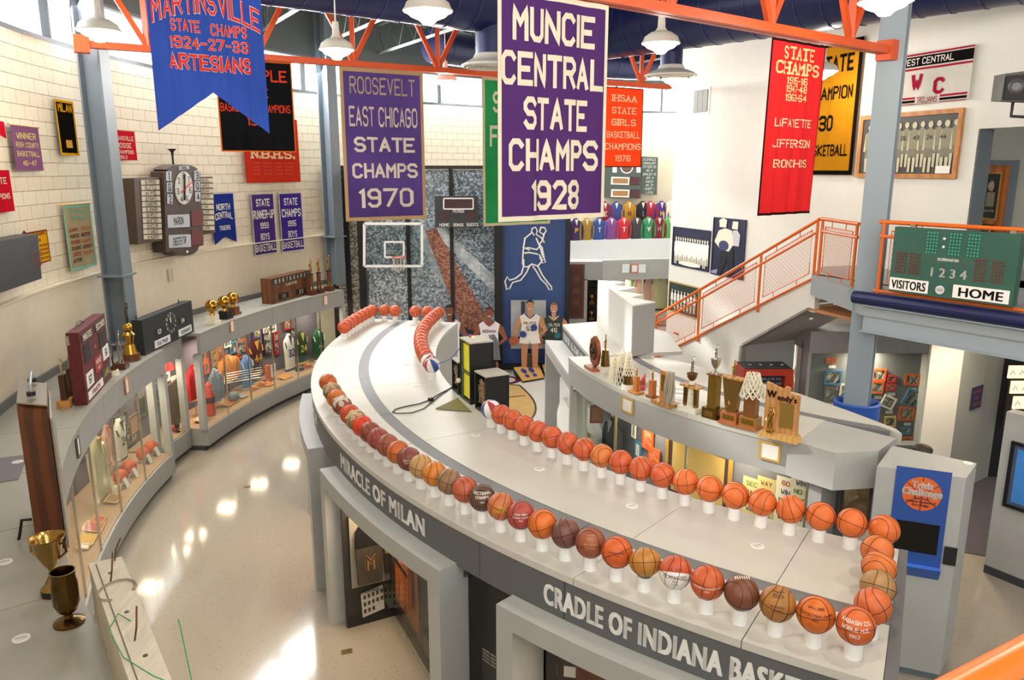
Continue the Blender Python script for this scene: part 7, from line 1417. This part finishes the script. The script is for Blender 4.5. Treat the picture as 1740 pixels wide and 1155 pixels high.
def banner(label, S, w_, h_, hexc, texts, border=None, bw=.03, bottom=None, tr=.3, big=True, rod=None, group=None, bot_round=0, name='banner', outline=None):
    """S(u, v): place on the hanging cloth, u to the right, v downwards (both 0..1)"""
    p0 = S(.5, 1.0); t = thing(name, label, 'banner', p0, group); bt = bottom or (lambda u: 1.0)
    def nrm(u, v):
        e = .004; a = S(u+e, v)-S(u-e, v); b = S(u, v+e)-S(u, v-e); n = a.cross(b).normalized(); return n if n.dot(CAMP-S(u, v)) > 0 else -n
    B_ = lambda u, v: S(u, v*bt(u))
    cl = MB().grid(B_, 40, 28).build('cloth', cloth_tr(hexc, tr), t, True)
    if border:
        bm2 = cloth_tr(border, tr*.6); bu, bv = bw/w_, bw/h_
        up = lambda u, v: S(u, v*bt(u))+nrm(u, v)*.004
        MB().grid(lambda a, b: up(a*bu, b), 1, 28).build('border', bm2, t, True); MB().grid(lambda a, b: up(1-bu+a*bu, b), 1, 28).build('border', bm2, t, True)
        MB().grid(lambda a, b: up(bu+a*(1-2*bu), b*bv), 40, 1).build('border', bm2, t, True); MB().grid(lambda a, b: up(bu+a*(1-2*bu), 1-bv+b*bv), 40, 1).build('border', bm2, t, True)
    for tx in texts:
        s, cu, cv, hh, mw, hx = tx[:6]; opt = tx[6] if len(tx) > 6 else {}
        o2 = dict(opt); arch = o2.pop('arch', 0); out = o2.pop('out', None)
        for lay, (col, dt, lift) in enumerate(([(out, .40, .006)] if out else [])+[(hx, 0, .009)]):
            kw = dict(o2); kw['t'] = kw.get('t', 1.15)+dt; mb = text_mb(s, hh*h_*(6+kw['t'])/(6+kw['t']-dt), **kw); tw = mw*w_
            k = tw/mb.w if mb.w > 0 else 1
            for v in mb.v: v.x *= k
            mb.mapped(lambda v: S(cu+v.x/w_, cv-v.y/h_+arch*(v.x/w_)**2)+nrm(min(.99, max(.01, cu+v.x/w_)), min(.99, max(.01, cv-v.y/h_)))*lift)
            letters(mb, 'letter' if big else 'lettering', cloth_tr(col, .15), cl, big)
    if rod: MB().tube([S(-.06, -.01), S(.5, -.012), S(1.06, -.01)], .014, 6).build('rod', rod, t)
    return t
def hang(A, B, zt, zb, amp=.02, k=5.0, ph=0.0, skew=0.0):
    A = Vector((A.x, A.y, 0)); B = Vector((B.x, B.y, 0)); d = B-A; n = Vector((-d.y, d.x, 0)).normalized()
    def S(u, v):
        ww = amp*(.35+.65*v)*(math.sin(2*math.pi*k*u+ph)+.5*math.sin(2*math.pi*k*1.7*u+1.3+ph+v))
        p = A+d*(u+skew*v)+n*ww; return Vector((p.x, p.y, zt+(zb-zt)*v))
    return S, d.length, zt-zb
def wallhang(px0, px1, pyt, pyb, amp=.008, k=2.0, ph=0.0, R=14.74):
    a = uc(px0, (pyt+pyb)/2, R); b = uc(px1, (pyt+pyb)/2, R); ta, tb = polar(a)[1], polar(b)[1]; zt = uc((px0+px1)/2, pyt, R).z; zb = uc((px0+px1)/2, pyb, R).z
    def S(u, v): return P(R-.015-amp*(.3+.7*v)*(1+math.sin(2*math.pi*k*u+ph)), ta+(tb-ta)*u, zt+(zb-zt)*v)
    return S, abs(math.radians(ta-tb))*R, zt-zb
LA, LB = TRA(0), TRA(13.5)
A_, B_ = upl(846, 180, LA, LB), upl(1030, 180, LA, LB)
S, w_, h_ = hang(A_, B_, 7.04, 5.03, .018, 3.0)
banner('largest purple banner with cream letters hanging on the near truss', S, w_, h_, '4F3068', [('MUNCIE', .49, .135, .145, .74, 'E6DCC6', {'t': 1.3}), ('CENTRAL', .49, .325, .145, .92, 'E6DCC6', {'t': 1.3}), ('STATE', .51, .515, .145, .60, 'E6DCC6', {'t': 1.3}), ('CHAMPS', .50, .70, .145, .82, 'E6DCC6', {'t': 1.3}), ('1928', .51, .885, .14, .48, 'E6DCC6', {'t': 1.35})], 'E6DCC6', .045, group='banners hung from the trusses', tr=.2)
A_, B_ = upl(258, 100, LA, LB), upl(450, 100, LA, LB); zt = 7.05; zc = upl(270, 222, LA, LB).z; zn = upl(357, 157, LA, LB).z
S, w_, h_ = hang(A_, B_, zt, zc, .010, 6.0, .8)
nf = (zt-zn)/(zt-zc); yv = lambda py, px=355: (zt-upl(px, py, LA, LB).z)/(zt-zc)
banner('blue swallow-tailed banner with red letters at the upper left', S, w_, h_, '2E4796', [('MARTINSVILLE', .50, yv(5), .115, .94, 'C23A34', {'arch': .32, 'out': 'D9C8C8', 't': .9}), ('STATE', .30, yv(48), .058, .25, 'C23A34', {'out': 'D9C8C8'}), ('CHAMPS', .68, yv(50), .058, .33, 'C23A34', {'out': 'D9C8C8'}), ('1924-27-33', .50, yv(76), .058, .70, 'C23A34', {'out': 'D9C8C8'}), ('ARTESIANS', .50, yv(108), .080, .74, 'C23A34', {'out': 'D9C8C8', 't': 1.3})],
       None, bottom=lambda u: nf+(1-nf)*abs(2*u-1), group='banners hung from the trusses', tr=.2)
A_, B_ = upl(1302, 215, LA, LB), upl(1392, 215, LA, LB); zb = (upl(1286, 360, LA, LB).z+upl(1378, 368, LA, LB).z)/2; zt = 7.02
S, w_, h_ = hang(A_, B_, zt, zb, .020, 4.0, .3, skew=-.04); yr = lambda py, px=1345: (zt-upl(px, py, LA, LB).z)/(zt-zb)
banner('long bright red banner with cream letters before the white wall', S, w_, h_, 'CC2A2C', [('STATE', .5, yr(90), .072, .58, 'D8C08A', {'slab': True}), ('CHAMPS', .5, yr(116), .072, .80, 'D8C08A', {'slab': True}), ('1915-16', .5, yr(137), .042, .36, 'D8C08A', {}), ('1947-48', .5, yr(151), .042, .36, 'D8C08A', {}), ('1963-64', .5, yr(166), .042, .36, 'D8C08A', {}), ('LAFAYETTE', .5, yr(209), .048, .70, 'E2CBA8', {'t': .95}), ('JEFFERSON', .5, yr(244), .048, .72, 'E2CBA8', {'t': .95}), ('BRONCHOS', .5, yr(278), .048, .66, 'E2CBA8', {'t': .95})], '2A1416', .03, group='banners hung from the trusses', tr=.25)
FA, FB_ = TB0, TB1
def far(px0, px1, pyb, zt=7.36, py=200, **k): A_, B_ = upl(px0, py, FA, FB_), upl(px1, py, FA, FB_); zb = upl((px0+px1)/2, pyb, FA, FB_).z; return hang(A_, B_, zt, zb, **k)+((lambda q, px=(px0+px1)/2: (zt-upl(px, q, FA, FB_).z)/(zt-zb)),)
S, w_, h_, yf = far(580, 720, 374, amp=.020, k=3.0)
banner('purple banner with tan border, sheer at the top, on the far truss', S, w_, h_, '41305F', [('ROOSEVELT', .5, yf(147), .11, .78, 'B9A888', {'t': .8}), ('EAST CHICAGO', .5, yf(199), .13, .82, 'D9CDB8', {'t': .9}), ('STATE', .5, yf(246), .10, .74, 'E2D8C6', {'t': 1.3}), ('CHAMPS', .5, yf(290), .10, .80, 'E2D8C6', {'t': 1.3}), ('1970', .5, yf(336), .13, .68, 'E2D8C6', {'t': 1.1})], 'C9AA7C', .07, group='banners hung from the trusses', tr=.35)
S, w_, h_, yf = far(372, 500, 258, amp=.012, k=3.0)
banner('black banner with orange letters and edging on the far truss', S, w_, h_, '141416', [('PINEAPPLE', .45, yf(128), .13, 1.0*.95, 'D8462A', {}), ('STATE', .36, yf(158), .10, .6, 'D8462A', {}), ('BASKETBALL CHAMPIONS', .49, yf(184), .09, .92, 'D8462A', {'t': 1.0}), ('1910', .5, yf(206), .10, .28, 'D8462A', {})], 'D0641E', .022, group='banners hung from the trusses', tr=.1)
S, w_, h_, yf = far(820, 936, 382, amp=.02, k=2.0)
banner('green banner with cream border mostly hidden behind the largest banner', S, w_, h_, '1F6A3A', [('SOUTH', .5, yf(175), .14, .72, 'DFD9C0', {}), ('FINALS', .46, yf(232), .14, .72, 'DFD9C0', {}), ('1983', .5, yf(300), .14, .5, 'DFD9C0', {})], 'D5CBA8', .06, group='banners hung from the trusses', tr=.3)
S, w_, h_, yf = far(1027, 1092, 284, zt=7.34, amp=.010, k=2.0)
banner('orange-red girls champions banner right of the largest banner', S, w_, h_, 'E2401C', [('IHSAA', .5, yf(167), .085, .68, 'EAD2A8', {'slab': True}), ('STATE', .5, yf(188), .085, .64, 'EAD2A8', {'slab': True}), ('GIRLS', .5, yf(208), .085, .64, 'EAD2A8', {'slab': True}), ('BASKETBALL', .5, yf(229), .085, .86, 'EAD2A8', {}), ('CHAMPIONS', .5, yf(249), .085, .94, 'EAD2A8', {}), ('1976', .5, yf(269), .08, .42, 'EAD2A8', {})], '3A1412', .022, group='banners hung from the trusses', tr=.3)
# banners on the white wall
WA2, WB2 = WA-wn*.06, WB-wn*.06
A_, B_ = upl(1372, 200, WA2, WB2), upl(1458, 180, WA2, WB2); zt = upl(1465, 62, WA2, WB2).z; zb = upl(1440, 297, WA2, WB2).z
S, w_, h_ = hang(A_, B_, zt, zb, .015, 3.0); yw = lambda py, px=1425: (zt-upl(px, py, WA2, WB2).z)/(zt-zb)
banner('gold banner with black border and letters behind the long red banner', S, w_, h_, 'B47A1A', [('STATE', .5, yw(108), .13, .72, '1A1612', {'t': 1.3}), ('CHAMPION', .46, yw(157), .10, .86, '1A1612', {}), ('1930', .30, yw(208), .12, .5, '1A1612', {'t': 1.3}), ('BASKETBALL', .46, yw(255), .09, .86, '1A1612', {})], '16130F', .08, group='banners on the white wall', tr=.05)
A_, B_ = upl(1524, 130, WA2, WB2), upl(1651, 130, WA2, WB2); zt = upl(1590, 86, WA2, WB2).z; zb = upl(1585, 174, WA2, WB2).z
S, w_, h_ = hang(A_, B_, zt, zb, .015, 2.0)
t = banner('white cloth banner with red mascot letters at the top right', S, w_, h_, 'D9D4CC', [('W', .30, .56, .32, .17, 'A8243A', {'t': 1.6}), ('C', .60, .68, .32, .15, 'A8243A', {'t': 1.6}), ('TROJANS', .46, .93, .12, .26, '8A1F30', {'t': .9})], None, tr=.1, group='banners on the white wall', big=False)
for v0, v1, hx in ((.06, .26, '1A1618'), (.005, .04, 'A8243A'), (.29, .33, 'A8243A'), (.86, .90, 'A8243A'), (.92, .97, '1A1618'), (.99, 1.0, 'A8243A')):
    for u0, u1 in (((.0, 1.0),) if v0 < .5 else ((.0, .30), (.62, .98))): MB().grid(lambda a, b: S(u0+(u1-u0)*a, v0+(v1-v0)*b)-wn*.006, 16, 1).build('stripe', cloth_tr(hx, .05), t, True)
mb = fit_text('WEST CENTRAL', .13*h_, .7*w_, t=1.0); mb.mapped(lambda v: S(.42+v.x/w_, .16-v.y/h_)-wn*.012); letters(mb, 'lettering', cloth_tr('E9E2DA', .05), t, False)
# banners on the block wall
WG = 'small banners on the block wall'
def wallb(label, px0, px1, pyt, pyb, hx, texts, border=None, bw=.02, big=False, bottom=None, rod=None, **k):
    S, w_, h_ = wallhang(px0, px1, pyt, pyb, **k); return banner(label, S, w_, h_, hx, texts, border, bw, bottom, .05, big, rod, WG), S, w_, h_
t, S, w_, h_ = wallb('black pennant banner with gold edge beside the left column', 95, 127, 171, 264, '141210', [('MILAN', .5, .14, .15, .74, 'D8A020', {'t': 1.2})], 'D09A1E', .04)
MB().grid(lambda a, b: S(.36+.28*a+.0, .72+.14*b)+WN(S(.5, .5))*.012, 6, 6).build('gold_emblem', cloth('C8902A'), t, True)
wallb('dusty purple banner with cream letters at the far left', 20, 67, 215, 290, '7E5478', [('WINNER', .5, .22, .15, .72, 'D9C48A', {}), ('RUSH COUNTY', .5, .42, .12, .84, 'D9C48A', {}), ('BASKETBALL', .5, .62, .12, .84, 'D9C48A', {}), ('46-47', .5, .83, .12, .5, 'D9C48A', {})], None, rod=mat('C9A878'))
wallb('red banner half hidden behind the left steel column', 188, 229, 222, 272, 'B8202C', [('EVANSVILLE', .52, .26, .16, .8, 'E6C0B0', {}), ('BOSSE', .5, .5, .18, .6, 'E6C0B0', {}), ('CHAMPIONS', .55, .72, .14, .66, 'E6C0B0', {}), ('1962', .4, .90, .12, .34, 'E6C0B0', {})], None)
wallb('red banner cut by the left picture edge', -32, 18, 289, 362, 'B5182A', [('STATE', .5, .25, .16, .7, 'E6C8B8', {}), ('CHAMPIONS', .5, .62, .14, .8, 'E6C8B8', {})], None)
wallb('small red pennant corner at the left picture edge', -22, 6, 205, 234, 'B5182A', [], None, bottom=lambda u: .6+.4*u)
wallb('mint green banner listing schools in coloured patches', 110, 157, 347, 457, 'A89A78', [('STATE HALL', .5, .10, .07, .6, '6FB8A0', {}), ('OF FAME', .5, .20, .07, .5, '6FB8A0', {})]+[(a, .30+.42*(i % 2), .38+.095*(i//2), .06, .36, ('A83A2A', 'C0702A', '5A3A30', '7A2A3A')[i % 4], {}) for i, a in enumerate(('GARY', 'TECH', 'MUNCIE', 'BEDFORD', 'MARION', 'LEBANON', 'RICHMOND', 'ANDERSON', 'LOOGOOTEE', 'SALEM', 'WESTFORK'))], '7FBFAA', .04, rod=mat('C8933A', .5))
wallb('gold and maroon list banner beside the black wall box', 42, 81, 392, 449, 'D8A01E', [('STATE CHAMPS', .5, .10, .10, .8, '6A1F2A', {}), ('1964', .5, .28, .10, .3, '6A1F2A', {})]+[('ROSTER NAMES', .26+.5*(i % 2), .46+.13*(i//2), .07, .38, '6A1F2A', {}) for i in range(8)], '7A2430', .02)
t, S, w_, h_ = wallb('royal blue swallow-tailed banner beside the clock scoreboard', 360, 398, 329, 414, '24337E', [('NORTH', .5, .26, .13, .62, 'E0DCD0', {'t': 1.3}), ('CENTRAL', .5, .42, .13, .80, 'E0DCD0', {'t': 1.3, 'arch': .25}), ('TIGERS', .5, .68, .09, .5, 'E0DCD0', {'t': 1.3})], None, bottom=lambda u: .86+.14*abs(2*u-1), big=True)
wallb('left purple runner-up banner on the block wall', 428, 467, 328, 433, '4A3478', [('STATE', .5, .15, .12, .6, 'E6E0D4', {'t': 1.3}), ('RUNNER-UP', .5, .34, .14, .92, 'E6E0D4', {'t': 1.3}), ('1993', .5, .52, .10, .36, 'E6E0D4', {}), ('BOYS', .5, .70, .11, .38, 'E6E0D4', {}), ('BASKETBALL', .5, .88, .12, .92, 'E6E0D4', {})], 'CFC6BA', .025, big=True)
wallb('right purple state champions banner on the block wall', 475, 514, 327, 427, '43308A', [('STATE', .5, .15, .12, .6, 'E6E0D4', {'t': 1.3}), ('CHAMPS', .5, .34, .14, .84, 'E6E0D4', {'t': 1.3}), ('1995', .5, .52, .10, .36, 'E6E0D4', {}), ('BOYS', .5, .70, .11, .38, 'E6E0D4', {}), ('BASKETBALL', .5, .88, .12, .92, 'E6E0D4', {})], 'CFC6BA', .025, big=True)
S, w_, h_ = wallhang(413, 506, 200, 310, .02, 2.5); banner('large red felt banner behind the black banner on the block wall', S, w_, h_, 'B8301F', [('CHAMPIONS', .5, .2, .12, .8, 'D8BE96', {}), ('N.B.H.S.', .5, .56, .14, .82, 'D8BE96', {'slab': True, 't': 1.3})]+[('TEAM ROSTER', .2+.2*(i % 4), .70+.055*(i//4), .03, .14, 'C8584A', {}) for i in range(16)], 'A8281C', .02, tr=.05, big=False, group=WG)
# wooden clock scoreboard on the block wall
ck = thing('clock_scoreboard', 'brown wooden clock scoreboard with side name lists on the block wall', 'scoreboard', uc(290, 420, 14.7)); BRW = mat('4A3A2E', .55, 0, .12, 5)
def warc(px, py, R=14.74): p = uc(px, py, R); return polar(p)[1], p.z
def wpoly(nm, pts, R0, R1, m):
    q = [warc(x, y) for x, y in pts]; A4 = [P(R0, a, z) for a, z in q]; B4 = [P(R1, a, z) for a, z in q]; n = len(q)
    return MB().add(A4+B4, [tuple(range(n)), tuple(range(2*n-1, n-1, -1))]+[(i, n+i, n+(i+1) % n, (i+1) % n) for i in range(n)]).build(nm, m, ck)
tc, zc_ = warc(291, 300); arc_t = [(256, 292), (263, 290)]+[(288-30*math.cos(a*math.pi/10), 292-13*math.sin(a*math.pi/10)) for a in range(1, 10)]+[(313, 289), (320, 292)]
arc_b = [(326, 416), (318, 418)]+[(293+24*math.cos(a*math.pi/8), 420+14*math.sin(a*math.pi/8)) for a in range(1, 8)]+[(270, 426), (260, 429)]
wpoly('main_board', arc_t+arc_b, 14.74, 14.46, BRW)
wpoly('left_list_board', [(208, 303), (256, 301), (261, 408), (215, 415)], 14.74, 14.52, BRW); wpoly('right_list_board', [(318, 301), (352, 300), (357, 395), (325, 400)], 14.74, 14.60, BRW)
cards = MB
for i in range(11):
    y0 = 306+i*9.3; wpoly('name_strip', [(219+i*.45, y0), (251+i*.5, y0-.6), (251.5+i*.5, y0+6.6), (219.5+i*.45, y0+7.6)], 14.51, 14.50, mat('CFC7AE', .7))
    nm = ('10 PIPER', '11 LITTLE', '44 HYDE', '13 FRANTZ', '12 MOREFORD', '10 JOHNSON', '08 RIPLEY', '08 METZGER', '09 MCCLURE', '77 HANLEY', '10 MUSHER')[i]
    a1, z_ = warc(235+i*.47, y0+3.4); letters(on_arc(fit_text(nm, .075, .40), 14.495, a1, z_, .002, True), 'lettering', mat('3A352C'), ck, False)
for i in range(10):
    y0 = 303+i*9.0; wpoly('name_strip', [(322, y0), (350.5+i*.3, y0-.2), (351+i*.3, y0+6.6), (322, y0+7)], 14.585, 14.575, mat('CFC7AE', .7))
    a1, z_ = warc(337, y0+3.3); letters(on_arc(fit_text(('GIESEL', 'JAMES', 'BROWN', 'FERGUSON', 'LILY', 'CONN', 'GULLEFORD', 'MCCROSKEY', 'KING', 'STEVENSON')[i], .07, .32), 14.573, a1, z_, .002, True), 'lettering', mat('4A453A'), ck, False)
wpoly('clock_face', [(290+15.5*math.cos(a*math.pi/14), 319+28*math.sin(a*math.pi/14)) for a in range(28)], 14.455, 14.44, mat('D8DAD2', .5))
for k in range(7): an = math.pi/2-(k*2*math.pi/7)+.05; a1, z_ = warc(290+11.5*math.cos(an), 319-21*math.sin(an)); letters(on_arc(fit_text(str((8, 7, 6, 5, 4, 3, 2)[k]), .12, .09, t=.8), 14.435, a1, z_, .002, True), 'lettering', mat('2A2A28'), ck, False)
def hand(pts, m, r): MB().tube([P(14.425, *warc(x, y)) for x, y in pts], r, 5).build('clock_hand', m, ck)
hand([(290, 319), (290, 296)], BLACK, .018); hand([(290, 319), (290, 340)], BLACK, .022); hand([(284, 327), (303, 309)], mat('C8382A', .5), .012)
for (x, y, d) in ((263.5, 299, '1'), (264.5, 318, 'Q'), (265.5, 338, '2'), (313.5, 298, '3'), (314, 316, 'Q'), (315, 334, '4')):
    wpoly('digit_plate', [(x-4.5, y-8), (x+4.5, y-8), (x+4.5, y+8), (x-4.5, y+8)], 14.455, 14.445, mat('C9CED8', .6)); a1, z_ = warc(x, y); letters(on_arc(fit_text(d, .16, .10), 14.44, a1, z_, .002, True), 'lettering', mat('2A3048'), ck, False)
for x0, x1, y0, y1, tx in ((261, 300, 365, 387, 'MARION'), (263, 302, 399, 421, 'CHESTER TWP'), (281, 299, 283, 289, 'LONGINES')):
    wpoly('name_plate', [(x0, y0), (x1, y0-1.5), (x1+1, y1-2), (x0+1, y1)], 14.455, 14.445, mat('B9BFC6', .5)); a1, z_ = warc((x0+x1)/2, (y0+y1)/2-1); letters(on_arc(fit_text(tx, .16 if y1-y0 > 10 else .05, (.48 if tx == 'CHESTER TWP' else .34) if y1-y0 > 10 else .2), 14.44, a1, z_, .002, True), 'lettering', mat('23262C'), ck, False)
for y0, y1 in ((357, 384), (391, 417)): wpoly('score_lamps', [(303, y0), (324, y0-1), (325, y1-2), (304, y1)], 14.455, 14.445, mat('6A2E2A', .6, 0, .4, 60))
q = warc(284, 282); b0 = P(14.6, *q); MB().lathe([(.02, 0), (.02, .2), (.03, .28), (.09, .34)], b0, 12).build('horn', BLACK, ck, True); wpoly('badge', [(295, 425), (298, 425), (298, 429), (295, 429)], 14.455, 14.445, IVORY)
# black wall box at the left edge, small note
bx_ = thing('wall_box', 'black wall box with louvres at the left picture edge', 'scoreboard', uc(10, 480, 14.7)); ck_old = ck; ck = bx_
wpoly('cabinet', [(-46, 411), (27, 398), (34, 474), (-46, 500)], 14.74, 14.46, mat('2B2E32', .5))
for k in range(7): wpoly('red_slot', [(14, 428+4*k), (32, 425+4*k), (32, 427+4*k), (14, 430+4*k)], 14.455, 14.445, mat('5A2420', .5))
for y in (440, 462): a1, z_ = warc(6, y); letters(on_arc(fit_text('1', .14, .06), 14.45, a1, z_, .003, True), 'lettering', IVORY, bx_, False)
MB().tube([P(14.6, *warc(20, 397)), P(14.6, *warc(22, 393)), P(14.6, *warc(24, 396))], .012, 6).build('hook', BLACK, bx_); ck = ck_old
p = uc(290, 467, 14.74); framed('small pale note taped to the lower wall', p, wax(p), WN(p), .17, .28, mat('D0C8B4', .8), mat('C4BCA6', .8, 0, .1, 40), 0, None, .01, .006)
# far scoreboard over the sweaters
gs = thing('scoreboard', 'grey-green scoreboard with player list above the sweaters', 'scoreboard', uc(1060, 335, 14.6)); ck = gs; GSM = mat('4E5A54', .6)
wpoly('main_board', [(1024, 262), (1085, 264), (1085, 337), (1022, 335)], 14.74, 14.5, GSM); wpoly('list_board', [(1088, 266), (1116, 267), (1114, 331), (1087, 329)], 14.74, 14.6, GSM)
for y0 in (300, 321): wpoly('name_window', [(1034, y0), (1065, y0+1), (1064, y0+14), (1033, y0+13)], 14.49, 14.47, WHITE); wpoly('amber_insert', [(1036, y0+2.5), (1062, y0+3), (1062, y0+11.5), (1036, y0+11)], 14.465, 14.455, mat('A87A4A', .5)); wpoly('score_lamps', [(1067, y0), (1083, y0+1), (1082, y0+15), (1066, y0+14)], 14.49, 14.47, mat('4A2226', .6))
wpoly('dial', [(1060+11*math.cos(a*.39), 284+11*math.sin(a*.39)) for a in range(16)], 14.49, 14.47, WHITE); wpoly('dial_face', [(1060+9*math.cos(a*.39), 284+9*math.sin(a*.39)) for a in range(16)], 14.465, 14.455, mat('6A4A44'))
for x in (1036, 1077): wpoly('side_window', [(x, 283), (x+7, 283), (x+7, 293), (x, 293)], 14.49, 14.47, WHITE)
for i, tx in enumerate(('UTLEYSVILLE', 'CORNWALLIOTT', 'OTTEN 21', 'NC 4', 'BRALEY 12', 'JOY 4', 'MACH', 'NC 21', 'DOEP 1', 'LOYD')): a1, z_ = warc(1101, 271+6.2*i); letters(on_arc(fit_text(tx, .085, .48), 14.59, a1, z_, .004, True), 'lettering', mat('D0D6D0'), gs, False)
